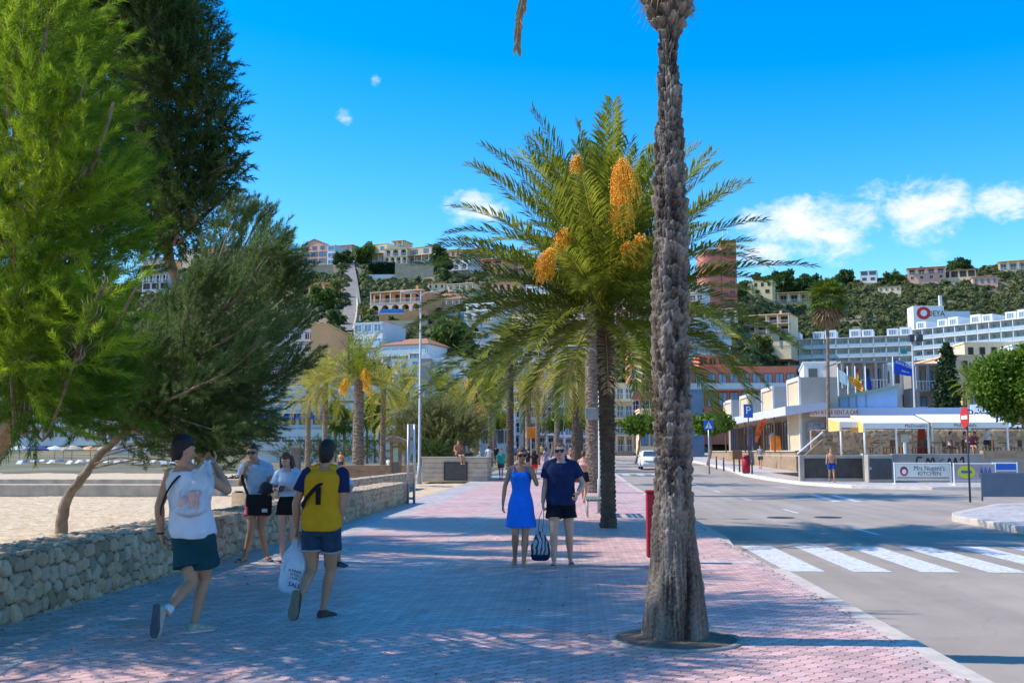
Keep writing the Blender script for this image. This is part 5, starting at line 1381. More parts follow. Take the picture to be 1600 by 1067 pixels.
for sd in (1,-1): F7.sandal(sd,mat('brown_sandal',(.055,.032,.022),.7,.2,20),t)
og=Vector((at(877,879,15.4).x,15.4,0)); hb=og+F7.J['w',-1]+Vector((0,-.04,-.10)); bb=og+Vector((X(F7,845),-.06,Z(F7,871)))
tb=thing('drawstring_bag','striped drawstring bag with a navy base, hanging from the hand of the man in navy','bag',bb)
sm_,nt_,b_=node_mat('striped_canvas'); tc_=N(nt_,'ShaderNodeTexCoord'); wv_=N(nt_,'ShaderNodeTexWave',Scale=5.0,Distortion=9.0,Detail=3.0); L(nt_,tc_.outputs['Object'],wv_.inputs['Vector']); cr_=N(nt_,'ShaderNodeValToRGB'); L(nt_,wv_.outputs['Fac'],cr_.inputs['Fac']); cr_.color_ramp.elements[0].position=.3; cr_.color_ramp.elements[0].color=(.045,.05,.09,1); cr_.color_ramp.elements[1].position=.42; cr_.color_ramp.elements[1].color=(.42,.43,.47,1); L(nt_,cr_.outputs[0],b_.inputs['Base Color']); b_.inputs['Roughness'].default_value=.9
def sack(rows,wr,seed,n=30):
    rg=[]
    for z,rx,ry in rows: rg.append([Vector(((rx+wr*mnoise.noise((math.cos(a)*2.5+seed,math.sin(a)*2.5,z*8)))*math.cos(a),(ry+wr*mnoise.noise((math.cos(a)*3,math.sin(a)*3+seed,z*8)))*math.sin(a),z)) for a in [2*math.pi*i/n for i in range(n)]])
    return rg
mb=MB(); mb.loft(sack([(.085,.135,.10),(.13,.14,.105),(.2,.135,.10),(.28,.105,.08),(.35,.07,.055),(.385,.04,.035),(.41,.05,.045)],.016,3)); mb.build('sack',sm_,tb,True)
mb=MB(); mb.loft(sack([(0,.09,.07),(.01,.115,.085),(.05,.132,.098),(.088,.137,.102)],.008,3)); mb.build('bag_base',NAVY,tb,True)
mb=MB()
for dx in (-.03,.03): mb.tube([Vector((dx,0,.39)),Vector((dx*.9,0,.5))*.5+(hb-bb)*.5+Vector((dx*.6,0,0)),hb-bb+Vector((dx*.25,0,0))],.006,5)
mb.build('cord',cloth('grey_cord',(.2,.2,.22)),tb,True)

# ---- people farther off
def walker(label,px,Y,H,f,top,bottom,skin=SK1,sex='m',hair=BLACKHAIR,stride=.22,sleeve=.55,skirt=0,long=False,bare=False,dx=0,short=.55,group=None,z=None,shoe=None,arms='swing',voxel=None):
    voxel=voxel or (.016 if Y<45 else .022)
    F=Fig(H,f,sex); k=F.k; x=(px-892)/FPX*Y
    t=thing('person',label,'person',(x,Y,G(Y) if z is None else z),0,group); f_=F.f; r=F.r
    for sd,s in ((1,stride),(-1,-stride)):
        a=r*.09*sd+f_*s*1.2+Vector((0,0,.08*k+(.06 if s<0 else 0))); h=F.hip(sd); F.leg(sd,ik(h,a,.43*k,.41*k,f_),a,f_ if s>=0 else f_-Vector((0,0,.4)))
        sh=F.sho(sd)
        if arms=='swing': w=sh+r*.10*sd-f_*s*.9+Vector((0,0,-.50*k)); F.arm(sd,ik(sh,w,.29*k,.25*k,-f_+r*sd*.5),w,None,r*-sd,.6)
        else: w=sh+r*.02*sd+f_*.24+Vector((0,0,-.28*k)); F.arm(sd,ik(sh,w,.29*k,.25*k,-f_+r*sd*.6-Vector((0,0,.4))),w,None,r*-sd,.6)
    link('body',F.body(skin,voxel,True,Y<40),t)
    if top and not bare: F.shirt(cloth('cloth_%d_%d'%(px,Y),top),.10 if not skirt else .15,.955,.018,sleeve,.024,.012,parent=t,voxel=voxel)
    if bare=='band': 
        mb=MB(); mb.loft(F.rings(.66,.80,.012,4)); link('bandeau',remesh(mb,cloth('pink_band',top),.014,1),t)
    bm_=cloth('clothb_%d_%d'%(px,Y),bottom)
    if skirt:
        mb=MB(); mb.loft([[F.ctr(tt)*1.0+(F.r*math.cos(a)*(rx)+F.f*math.sin(a)*ry)+Vector((0,0,dz)) for a in [2*math.pi*i/20 for i in range(20)]] for tt,rx,ry,dz in ((.0,.215*k,.17*k,-skirt),(.0,.20*k,.16*k,-skirt*.5),(.12,.185*k,.14*k,0),(.34,.145*k,.11*k,0))]); link('skirt',remesh(mb,bm_,.014,2,(.006,7)),t)
    else: F.shorts(bm_,.28,short,.018,.026,parent=t,voxel=voxel)
    F.hair(hair,t,.42,.0 if not long else -.2,-.45 if not long else -.8,1.1,.04,.03,px)
    if long: locks(F,hair,t,[([F.hp(sx*.05,.07,.03),F.hp(sx*.06,.10,-.10),F.hp(sx*.05,.09,-.26)],.05) for sx in (-1,0,1)])
    if shoe:
        for sd in (1,-1): F.sandal(sd,shoe,t)
    return t,F
SD=mat('sandal_far',(.06,.045,.035),.8,.2,9)
walker('woman in teal top and white shorts walking towards us past the panelled planter',750,59,1.64,(.05,-1,0),(.02,.34,.38),(.66,.66,.62),SK2,'f',FAIRHAIR,shoe=SD)
walker('man in sea-green tee and dark shorts walking beside the teal top',783,60,1.70,(-.05,-1,0),(.015,.36,.26),(.09,.08,.06),SK2,'m',FAIRHAIR,shoe=SD)
walker('person with dark top and red shorts walking away down the promenade',835,60,1.66,(.05,1,0),(.03,.022,.022),(.70,.03,.03),SK1,'f',BLACKHAIR,long=True,shoe=SD)
walker('woman in lavender dress walking away far along the promenade',853,80,1.62,(0,1,0),(.42,.38,.62),(.42,.38,.62),SK1,'f',BLACKHAIR,skirt=.18,long=True)
walker('person in dark clothes just behind the red shorts',826,66,1.72,(0,1,0),(.025,.025,.035),(.03,.03,.05),SK1,'m')
walker('woman in pink bandeau top and dark skirt behind the man in navy',911,34,1.66,(.3,1,0),(.75,.42,.40),(.012,.012,.02),SK1,'f',BROWNHAIR,skirt=.10,bare='band')
walker('shirtless man in royal blue shorts walking on the far pavement',1289,56,1.72,(-.1,-1,0),None,(.012,.05,.30),SK1,'m',FAIRHAIR,bare=True,shoe=SD,z=G(56)+.034)
walker('man in grey tee and dark shorts walking past the shop terrace',1182,81,1.72,(-.3,-1,0),(.30,.30,.32),(.06,.055,.05),SK1,'m',shoe=SD,z=G(81)+.04)
walker('shirtless man in dark shorts standing on the beach',531,74,1.72,(-.4,-1,0),None,(.03,.035,.05),SK1,'m',bare=True,stride=.08,z=-.02)
walker('child in white tee and red shorts near the wooden notice board',607,70,1.30,(-.5,-.8,0),(.7,.7,.7),(.5,.06,.05),SK1,'m',stride=.1,z=-.02)
walker('person in dark navy standing at the planter edge under the tamarisk',732,66,1.70,(.4,-1,0),(.03,.04,.07),(.04,.04,.06),SK1,'m',stride=.06,arms='front')
walker('distant walker in white top on the promenade between the trunks',870,104,1.70,(0,-1,0),(.62,.60,.58),(.10,.12,.2),SK1,'m')
walker('distant walker in orange top beside the far palms',893,98,1.68,(0,1,0),(.6,.25,.12),(.05,.05,.06),SK1,'f',long=True)
walker('distant walker in blue top left of the far palm trunk',806,102,1.70,(0,-1,0),(.08,.16,.34),(.05,.05,.06),SK2,'m')
walker('distant walker in black by the shop street',775,90,1.70,(0,1,0),(.03,.03,.03),(.15,.1,.06),SK1,'m')

walker('distant walker in pink top beside the tall straight palm trunk',812,92,1.64,(0,-1,0),(.62,.30,.34),(.5,.5,.5),SK2,'f',BROWNHAIR,long=True)
walker('distant walker in white shirt and blue shorts by the planter end',764,82,1.72,(.1,1,0),(.66,.66,.64),(.06,.10,.25),SK1,'m')
walker('distant walker in yellow top near the orange board',846,108,1.68,(0,-1,0),(.62,.45,.08),(.06,.06,.08),SK1,'m')
walker('distant walker in grey and black under the golden palm',882,88,1.70,(0,1,0),(.24,.24,.26),(.03,.03,.035),SK1,'m')
# ------------------------------------------------------------------ stone walls
def stone_mat(name,mortar,lo,hi):
    m,nt,b=node_mat(name)
    a=N(nt,'ShaderNodeAttribute',attribute_name='tone'); tc=N(nt,'ShaderNodeTexCoord')
    n1=N(nt,'ShaderNodeTexNoise',Scale=14.0,Detail=8.0,Roughness=.7); L(nt,tc.outputs['Object'],n1.inputs['Vector'])
    n2=N(nt,'ShaderNodeTexNoise',Scale=70.0,Detail=4.0); L(nt,tc.outputs['Object'],n2.inputs['Vector'])
    cr=N(nt,'ShaderNodeValToRGB'); e=cr.color_ramp.elements
    e[0].position=0; e[0].color=rgba(mortar); e[1].position=.12; e[1].color=rgba(tuple(x*.9 for x in lo)); k=e.new(.55); k.color=rgba(hi); k=e.new(.8); k.color=rgba((hi[0]*1.02,hi[1]*.86,hi[2]*.70)); k=e.new(1.0); k.color=rgba(tuple(x*1.2 for x in hi))
    L(nt,a.outputs['Fac'],cr.inputs['Fac'])
    m_=N(nt,'ShaderNodeMath',operation='MULTIPLY_ADD'); m_.inputs[1].default_value=.9; m_.inputs[2].default_value=.52; L(nt,n1.outputs['Fac'],m_.inputs[0])
    v=N(nt,'ShaderNodeVectorMath',operation='SCALE'); L(nt,cr.outputs[0],v.inputs[0]); L(nt,m_.outputs[0],v.inputs['Scale']); L(nt,v.outputs[0],b.inputs['Base Color'])
    b.inputs['Roughness'].default_value=.92; b.inputs['Specular IOR Level'].default_value=.2
    ad=N(nt,'ShaderNodeMath',operation='ADD'); L(nt,n1.outputs['Fac'],ad.inputs[0]); L(nt,n2.outputs['Fac'],ad.inputs[1])
    bp=N(nt,'ShaderNodeBump',Strength=.8,Distance=.02); L(nt,ad.outputs[0],bp.inputs['Height']); L(nt,bp.outputs['Normal'],b.inputs['Normal'])
    return m
STONE=stone_mat('field_stone',(.055,.040,.028),(.34,.25,.165),(.56,.435,.315))
STONE_R=stone_mat('brown_stone',(.11,.08,.055),(.30,.20,.12),(.46,.33,.21))
def stone_wall(label,p0,p1,H,T,cell=(.185,.15),step=.022,m=STONE,name='stone_wall',z0=0,amp=.044,top=True):
    """rubble wall: face towards the right of p0->p1, then its top"""
    p0,p1=Vector(p0),Vector(p1); Ln=(p1-p0).length; u=(p1-p0)/Ln; n=Vector((u.y,-u.x,0))
    us=[];x=0
    while x<Ln: us.append(x); x+=step*(1 if x<9 else 1+min(3,(x-9)/9))
    us.append(Ln); us=np.array(us); vs=np.arange(0,H+T+1e-6,step)
    if not top: vs=np.arange(0,H+1e-6,step)
    U,Vv=np.meshgrid(us,vs); P=np.stack([U.ravel(),Vv.ravel()],1)
    gx=np.arange(-.2,Ln+.4,cell[0]); gy=np.arange(-.2,H+T+.4,cell[1])
    C=np.array([(a+(j%2)*cell[0]*.5,b_) for j,b_ in enumerate(gy) for a in gx])+rng.uniform(-.36,.36,(len(gx)*len(gy),2))*np.array(cell)
    tn=rng.random(len(C)); d1=np.empty(len(P)); d2=np.empty(len(P)); id1=np.empty(len(P),int)
    for s in range(0,len(P),4000):
        q=P[s:s+4000]; near=np.where((C[:,0]>q[:,0].min()-.6)&(C[:,0]<q[:,0].max()+.6))[0]
        D=np.sqrt((((q[:,None,:]-C[near][None])/np.array([1.15,1.0]))**2).sum(2)); ix=np.argpartition(D,1,axis=1)[:,:2]; dd=np.take_along_axis(D,ix,1); o=np.argsort(dd,1)
        d1[s:s+4000]=dd[np.arange(len(q)),o[:,0]]; d2[s:s+4000]=dd[np.arange(len(q)),o[:,1]]; id1[s:s+4000]=near[ix[np.arange(len(q)),o[:,0]]]
    e=(d2-d1); bump=np.clip(e/.048,0,1); bump=bump*bump*(3-2*bump)
    disp=amp*(bump-.6)+(tn[id1]-.5)*amp*.6*bump
    V=[]
    for (a,v),d in zip(P,disp):
        r_=.020*mnoise.noise((a*16,v*16,3))+.006*mnoise.noise((a*40,v*40,3))
        d=d+r_
        if v<H-.0001: q=p0+u*a+n*d+Vector((0,0,v))
        else: q=p0+u*a-n*(v-H)+n*0+Vector((0,0,H+d*.7))
        V.append((q.x,q.y,q.z+z0))
    nx=len(us); F=[(j*nx+i,j*nx+i+1,(j+1)*nx+i+1,(j+1)*nx+i) for j in range(len(vs)-1) for i in range(nx-1)]
    b0=p0-n*T; b1=p1-n*T; k=len(V)
    V+=[(b0.x,b0.y,z0-.2),(b1.x,b1.y,z0-.2),(b1.x,b1.y,z0+H-.02),(b0.x,b0.y,z0+H-.02),(p0.x,p0.y,z0-.2),(p0.x,p0.y,z0+H-.03),(p1.x,p1.y,z0-.2),(p1.x,p1.y,z0+H-.03)]
    F+=[(k+1,k,k+3,k+2),(k,k+4,k+5,k+3),(k+6,k+1,k+2,k+7)]
    tone=np.concatenate([np.where(bump<.42,bump*.26,.14+.86*tn[id1]),np.full(8,.4)])
    o=link(name,np_mesh(name,np.array(V),np.array(F),m,True,tone))
    return tag(o,label,'wall')
stone_wall('low rubble stone wall running along the promenade behind the walkers',(-5.36,4.0,0),(-5.28,34.0,0),.64,.75)
stone_wall('second rubble stone wall standing in the sand behind the first',(-7.75,25.5,0),(-7.3,49.0,0),.66,.5,step=.05)

CW=mat('weathered_concrete',(.50,.42,.33),.9,.3,2.0,.4,40)
for (x0,x1,y,h,lb) in ((-40,-13.2,39.5,.38,'long pale concrete step wall across the sand, nearer of two'),(-45,-15.0,52,.26,'long pale concrete step wall across the sand, farther of two')):
    mb=MB(); mb.box(x0,y,-.2,x1,y+.9,h); mb.box(x0,y-.03,h-.09,x1+.03,y+.93,h+.01)
    tag(mb.build('concrete_wall',CW,None,False,.02),lb,'wall',group='concrete walls on the beach')
# old timber stub by the wall
t=thing('wooden_post','short weathered timber post at the edge of the sand','post',(-14.2,37.2,-.05)); mb=MB(); mb.box(-.14,-.14,0,.14,.14,.62); mb.box(-.18,-.18,.62,.18,.18,.68); mb.build('post',mat('grey_timber',(.40,.34,.20),.9,.3,8,.4,40),t,False,.015)
# drift of seaweed on the sand
mb=MB()
for _ in range(160):
    a=rng.normal(size=3); x,y=-19.8+a[0]*.9,58+a[1]*1.2; q=[(x,y,.02),(x+rng.normal()*.2,y+rng.normal()*.2,.12+.2*rng.random()),(x+rng.normal()*.4,y+rng.normal()*.4,.03)]; mb.tube(q,.03,4)
tag(mb.build('seaweed',mat('seaweed',(.07,.045,.025),.95,.4,9)),kind='stuff')

# planter walls with boards, panel
BOARD=mat('cream_boards',(.50,.40,.30),.85,.25,2.2,.3,30); PANELD=mat('panel_dark',(.075,.07,.066),.5,.25,6,.2,60); FRAMED=mat('frame_dark',(.045,.04,.04),.5,.2,9)
y=57.0; gz=G(57)
t=thing('planter_wall','cream boarded planter wall with a dark panel, below the tamarisk','wall',(-8.05,y,gz-.05))
mb=MB()
for i in range(5): mb.box(0,0,i*.26,3.55,3.0,i*.26+.25)
mb.build('boards',BOARD,t,False,.012)
mb=MB(); mb.box(-.03,-.05,1.30,3.6,3.1,1.36); mb.build('coping',mat('coping',(.52,.45,.36),.85,.2,3,.2,40),t,False,.01)
f=MB(); 
for a in ((1.20,-.07,.10,2.48,-.002,.16),(1.20,-.07,1.02,2.48,-.002,1.08),(1.20,-.07,.16,1.26,-.002,1.02),(2.42,-.07,.16,2.48,-.002,1.02)): f.box(*a)
p_=f.build('panel_frame',FRAMED,t); g=MB(); g.box(1.26,-.05,.16,2.42,-.003,1.02); g.build('panel',PANELD,p_)
t=thing('retaining_wall','brown timber-faced retaining wall left of the planter','wall',(-12.6,y+.4,0)); mb=MB()
for i in range(3): mb.box(0,0,i*.34-.1,4.0,.4,i*.34+.225)
mb.build('planks',mat('brown_planks',(.30,.185,.115),.9,.3,2.5,.4,30),t,False,.015)

# tamarisk over the planter
TAM=leaf_mat('tamarisk_leaf',(.24,.24,.08),(.52,.47,.19),.5)
def leafy(name,label,cat,base,wood,blobs,n,tmpl,m,size,up=.35,bark=BARK,limb_r=.03,group=None): 
    o=pine(name,label,wood,blobs,n,tmpl,m,size,up,bark,limb_r=limb_r,group=group); o['category']=cat; return o
def bm_(px,py,Y,rp,sq=(1,1,.85),tone=0): r=rp*Y/FPX; return (at(px,py,Y),(r*sq[0],r*sq[1],r*sq[2]),tone)
bt=Vector((-7.4,61,1.2))
leafy('tamarisk','feathery olive tamarisk bush over the boarded planter','bush',bt,[([bt,at(668,690,61),at(676,665,61)],.12,.04),([bt+Vector((.5,.1,0)),at(700,690,61),at(716,660,61)],.10,.03),([bt,at(650,700,61),at(640,680,61)],.08,.03)],
      [bm_(x,y_,61+d,r,(1.1,1.1,.8)) for x,y_,d,r in [(640,672,0,24),(665,655,0,28),(695,650,.4,28),(722,665,0,26),(650,692,-.6,22),(685,685,-.5,28),(715,690,-.3,22),(735,655,.5,18),(676,705,-.6,20),(630,690,.2,14),(742,680,.4,14)]],2600,TW_COARSE,TAM,(.9,1.4),.6)
for (px,py,Yq,r,lb) in ((676,712,58.6,14,'small green succulent clump at the planter corner'),(560,700,96,26,'clipped green hedge clump before the apartments, under the thick palm'),(470,706,100,24,'dark green hedge clump on the lawn beside the grey pillar'),(510,700,99,22,'green shrub on the lawn left of the slim dry palm')):
    p=at(px,py,Yq); leafy('shrub',lb,'shrub',p,[([Vector((p.x,p.y,-.1 if Yq>60 else 1.2)),p],.06,.02)],[bm_(px+dx,py+dy,Yq,r*.75) for dx,dy in ((-r*.8,2),(0,-2),(r*.8,1))],260,TW_COARSE,leaf_mat('shrub_leaf',(.06,.10,.02),(.20,.26,.05),.3),(1.0,1.6))

# notice board with a little roof
t=thing('notice_board','wooden notice board with a small pitched roof and green poster','notice board',(at(618,750,52).x,52,-.02)); WD=mat('brown_wood',(.20,.125,.08),.85,.3,5,.4,30)
for sx in (-.22,.22): mb=MB(); mb.box(sx-.07,-.07,0,sx+.07,.07,2.2); mb.build('post',WD,t,False,.01)
mb=MB(); mb.box(-.15,-.03,.45,.15,.03,1.95); mb.build('board',mat('board_dark',(.12,.11,.10),.6,.2,6),t)
mb=MB(); mb.box(-.13,-.045,1.15,.13,-.033,1.85); po=mb.build('poster',mat('poster_green',(.10,.30,.20),.6,.25,8,c2=(.34,.40,.36)),t)
mb=MB(); mb.prism([(-.75,0),(.75,0),(0,.30)],-.55,.55,0,Matrix.Translation((0,0,2.12))@Matrix.Rotation(math.pi/2,4,'X')); mb.build('roof',mat('roof_wood',(.22,.15,.11),.9,.3,6,.4,20),t)

# pair of metal uprights at the wall's end
MET=mat('galvanised',(.42,.43,.46),.4,.15,12,.1,80,.7); MET2=mat('grey_paint',(.36,.37,.39),.5,.1,12)
t=thing('metal_frame','pair of tall grey metal uprights joined by plates at the wall end','frame',(at(642,785,33.6).x,33.6,0))
for sx in (-.10,.10): mb=MB(); mb.tube([(sx,0,0),(sx,0,2.5)],.042,10); mb.build('upright',MET,t,True)
for z0,z1 in ((2.1,2.52),(1.55,2.0),(.5,.58),(.12,.2)):
    mb=MB(); mb.box(-.10,-.012,z0,.10,.012,z1); mb.build('plate',MET2,t)

# street lamps
def lamp(label,x,y,h,arms,r=.07,head=.55,z=None,group='street lamps'):
    t=thing('street_lamp',label,'street lamp',(x,y,G(y) if z is None else z),0,group)
    mb=MB(); mb.tube([(0,0,0),(0,0,.9),(0,0,.92),(0,0,h)],[r*1.5,r*1.5,r,r*.62],12); mb.build('pole',MET2,t,True)
    mb=MB(); mb.tube([(0,0,0),(0,0,.04)],[r*2.4,r*2.4],8); mb.build('base_plate',MET2,t)
    for dx,rise,ln_ in arms:
        mb=MB(); q=bez([(0,0,h-.05),(dx*.25,0,h+rise*.7),(dx*.7,0,h+rise)],5); mb.tube(q,r*.4,7); a=mb.build('arm',MET2,t,True)
        s=1 if dx>0 else -1; mb=MB(); c=[]
        for u,wv,hv in ((0,.05,.04),(.2,.12,.05),(.6,.14,.05),(1,.07,.03)):
            x_=dx*.66+s*ln_*u; c.append([Vector((x_,wv*math.cos(b),h+rise+.02*u+hv*math.sin(b))) for b in [2*math.pi*i/10 for i in range(10)]])
        if s<0: c=[list(reversed(q_)) for q_ in c]
        mb.loft(c); hd=mb.build('lamp_head',MET2,t,True)
        mb=MB(); mb.box(min(dx*.66+s*ln_*.2,dx*.66+s*ln_*.8),-.08,h+rise-.06,max(dx*.66+s*ln_*.2,dx*.66+s*ln_*.8),.08,h+rise-.045); mb.build('diffuser',mat('lamp_glass',(.7,.7,.68),.3,.05,5),hd)
    return t
lamp('tall grey lamp post with two lamp heads rising before the hillside villas',at(655,756,53).x,53,at(655,462,53).z-G(53),[(-.75,.18,.55),(.75,.18,.55)],.078)
lamp('slim grey lamp post with one arm reaching left, beside the dark palm trunk',at(938,800,28.4).x,28.4,at(938,552,28.4).z,[(-.75,.16,.5)],.05)
t=thing('sign_plate','blank pale sign plate fixed beside the lamp post and grey trunk','sign',(at(926,646,28.2).x,28.2,at(926,646,28.2).z))
mb=MB(); mb.box(-.20,-.02,-.15,.20,.0,.15); mb.build('plate',mat('sign_grey',(.46,.46,.47),.5,.12,6),t,False,.006); mb=MB(); mb.box(.02,.0,-.03,.26,.2,.03); mb.build('bracket',MET2,t)

# bench along the walk
def bench(label,x,y,rz):
    t=thing('bench',label,'bench',(x,y,0),rz,'benches along the walk'); GW=mat('bench_slat',(.16,.185,.17),.7,.25,6,.2,30)
    mb=MB()
    for i in range(5): mb.box(-.95,-.02+i*.095,.42,.95,.06+i*.095,.455)
    mb.build('seat',GW,t,False,.006)
    mb=MB()
    for i in range(3): 
        M=Matrix.Translation((0,.50+i*.035,.56+i*.11))@Matrix.Rotation(R(-15),4,'X'); mb.box(-.95,-.015,0,.95,.015,.085,M=M)
    mb.build('backrest',GW,t,False,.006)
    for sx in (-.75,.75):
        mb=MB(); mb.tube([(sx,.02,0),(sx,.02,.41)],.025,8); mb.tube([(sx,.46,0),(sx,.44,.42),(sx,.58,.88)],.025,8); mb.tube([(sx,0,.405),(sx,.46,.405)],.022,8); mb.build('leg',MET2,t,True)
bench('slatted grey-green bench beside the dark palm trunk',.38,27.6,R(-90))
# red post behind the big trunk
t=thing('litter_bin','narrow red post bin half hidden behind the big palm trunk','bin',(at(1022,877,15.9).x,15.9,0)); RED=mat('red_paint',(.42,.012,.03),.45,.2,4)
mb=MB(); mb.tube([(0,0,.08),(0,0,1.02)],[.15,.15],4,up=(1,1,0)); mb.build('bin_body',RED,t,False,.015); mb=MB(); mb.box(-.12,-.12,1.02,.12,.12,1.06); mb.build('lid',RED,t,False,.01)
mb=MB(); mb.box(-.05,-.05,0,.05,.05,.08); mb.build('foot',FRAMED,t)

# beach furniture far off: parasols and loungers
PARC=[(.70,.68,.62),(.10,.10,.26),(.66,.62,.56),(.55,.42,.30),(.72,.40,.18),(.62,.60,.56),(.16,.18,.36),(.5,.46,.4)]
pr=None; k_=0
def parasol(x,y,c,lb):
    t=thing('beach_parasol',lb,'parasol',(x,y,-.05),0,'parasols on the beach')
    mb=MB(); mb.tube([(0,0,0),(0,0,2.3)],.03,6); mb.build('pole',WD,t)
    mb=MB(); n=10; top=(0,0,2.42); rim=[(1.25*math.cos(2*math.pi*i/n),1.25*math.sin(2*math.pi*i/n),1.95) for i in range(n)]; mid=[(.7*math.cos(2*math.pi*i/n),.7*math.sin(2*math.pi*i/n),2.25) for i in range(n)]
    fr=[(x_,y_,z_-.14) for x_,y_,z_ in rim]; mb.loft([fr,rim,mid],cap=False); mb.add([top]+mid,[(0,1+i,1+(i+1)%n) for i in range(n)]); mb.build('canopy',mat('parasol_%d%d'%(int(c[0]*100),int(c[2]*100)),c,.85,.15,3),t)
cols=['pale cream','dark navy','light beige','straw brown','orange','off-white','blue','sand grey']
spots=[(12,118),(40,112),(70,124),(98,114),(128,128),(158,116),(190,130),(214,118),(238,132),(266,120),(30,140),(84,146),(146,148),(206,150),(250,150),(298,134),(440,128)]
for i,(px,y) in enumerate(spots):
    c=i%8; parasol((px-892)/FPX*y,y,PARC[c],'%s beach parasol among the sunbeds on the far sand%s'%(cols[c],', nearer row' if y<135 else ', farther row'))
lg=None
for i in range(26):
    px=8+i*11.5; y=112+((i*37)%7)*2.2; x=(px-892)/FPX*y
    if lg is None:
        lg=thing('sunbed','sunbed in the rows under the beach parasols','sunbed',(x,y,-.05),0,'sunbeds on the beach')
        WB=mat('sunbed_white',(.62,.64,.70),.7,.1,5); mb=MB(); mb.box(-.3,-.95,.28,.3,.35,.36); mb.build('bed',WB,lg); mb=MB(); mb.box(-.3,0,0,.3,.7,.06,M=Matrix.Translation((0,.35,.32))@Matrix.Rotation(R(35),4,'X')); mb.build('headrest',WB,lg); mb=MB(); mb.box(-.24,-.87,.14,.24,.34,.28); mb.box(-.24,-.87,0,-.20,.34,.14); mb.box(.20,-.87,0,.24,.34,.14); mb.build('frame',WB,lg)
    else: dup(lg,(x,y,-.05),R(-30+(i*53)%70))
# lawn before the apartments and the low pillar
mb=MB(); mb.prism([(-45,92),(-12.5,92),(-9,150),(-45,150)],-.04,.06); tag(mb.build('lawn',mat('lawn_green',(.12,.16,.03),.95,.35,1.5)),kind='structure')
t=thing('pillar','grey stone gate pillar at the edge of the beach','pillar',(at(462,720,76).x,76,-.05)); mb=MB(); mb.box(-.30,-.30,0,.30,.30,1.95); mb.build('shaft',mat('grey_stone',(.16,.14,.13),.9,.3,4,.4,30),t,False,.02); mb=MB(); mb.box(-.36,-.36,1.95,.36,.36,2.08); mb.build('cap',mat('grey_stone2',(.24,.22,.2),.9,.2,4),t,False,.02)
# ------------------------------------------------------------------ building kit
GLASS=mat('window_glass',(.055,.085,.12),.12,.35,.8,spec=.6); GLASSB=mat('blue_glass',(.10,.25,.42),.12,.35,.6,spec=.6); DARKIN=mat('dark_interior',(.035,.033,.035),.6,.6,.9)
WHITE=mat('white_render',(.74,.73,.71),.8,.07,.6,.1,30); WHITEB=mat('cool_white_render',(.66,.68,.72),.8,.07,.6,.1,30); CREAM=mat('cream_render',(.80,.62,.39),.85,.12,.5,.1,30); BEIGE=mat('beige_render',(.64,.50,.33),.85,.18,.5,.1,30)
PINKR=mat('pink_render',(.74,.42,.31),.85,.12,.5,.1,30); ORANGE=mat('orange_render',(.74,.34,.14),.85,.14,.5,.1,30); TERRA=mat('terracotta_render',(.62,.20,.12),.85,.12,.5,.1,30); REDT=mat('red_tower_render',(.62,.21,.15),.85,.10,.3,.1,20)
TANST=mat('tan_stone',(.48,.38,.26),.9,.3,.9,.4,12); YELR=mat('yellow_render',(.70,.58,.30),.85,.12,.5); GREYC=mat('grey_concrete',(.30,.285,.27),.85,.2,.7,.2,30); PEACH=mat('peach_render',(.74,.50,.30),.85,.12,.5,.1,30)
TILE=mat('roof_tiles',(.40,.19,.105),.9,.35,6,.6,18); FRW=mat('white_frame',(.72,.72,.72),.5,.05,5); FRB=mat('brown_frame',(.16,.09,.05),.6,.2,5); RAIL=mat('rail_white',(.70,.71,.72),.5,.05,5); RGL=mat('rail_glass',(.42,.52,.58),.15,.1,2,spec=.6)
BLUEAW=mat('blue_awning',(.02,.10,.46),.8,.12,3)
_wc={}
def window(parent,x,y,z,w,h,fm=None,gm=None,name='window',depth=.10,mull=1,rz=0):
    """frame proud of the wall with the pane set inside it"""
    fm=fm or FRW; gm=gm or GLASS; key=(round(w,2),round(h,2),fm.name,gm.name,mull,name)
    if key not in _wc:
        f=MB(); t=max(.06,min(.12,w*.07)); d=depth
        f.box(-w/2,-d,0,-w/2+t,0.0,h); f.box(w/2-t,-d,0,w/2,0.0,h); f.box(-w/2+t,-d,0,w/2-t,0.0,t); f.box(-w/2+t,-d,h-t,w/2-t,0.0,h)
        for i in range(mull): c=-w/2+w*(i+1)/(mull+1); f.box(c-t*.4,-d+.015,t,c+t*.4,0.0,h-t)
        g=MB(); g.box(-w/2+t,-.045,t,w/2-t,-.012,h-t)
        _wc[key]=(f.mesh(name,fm),g.mesh('pane',gm))
    a=link(name,_wc[key][0],parent,(x,y,z)); a.rotation_euler=(0,0,rz); link('pane',_wc[key][1],a); return a
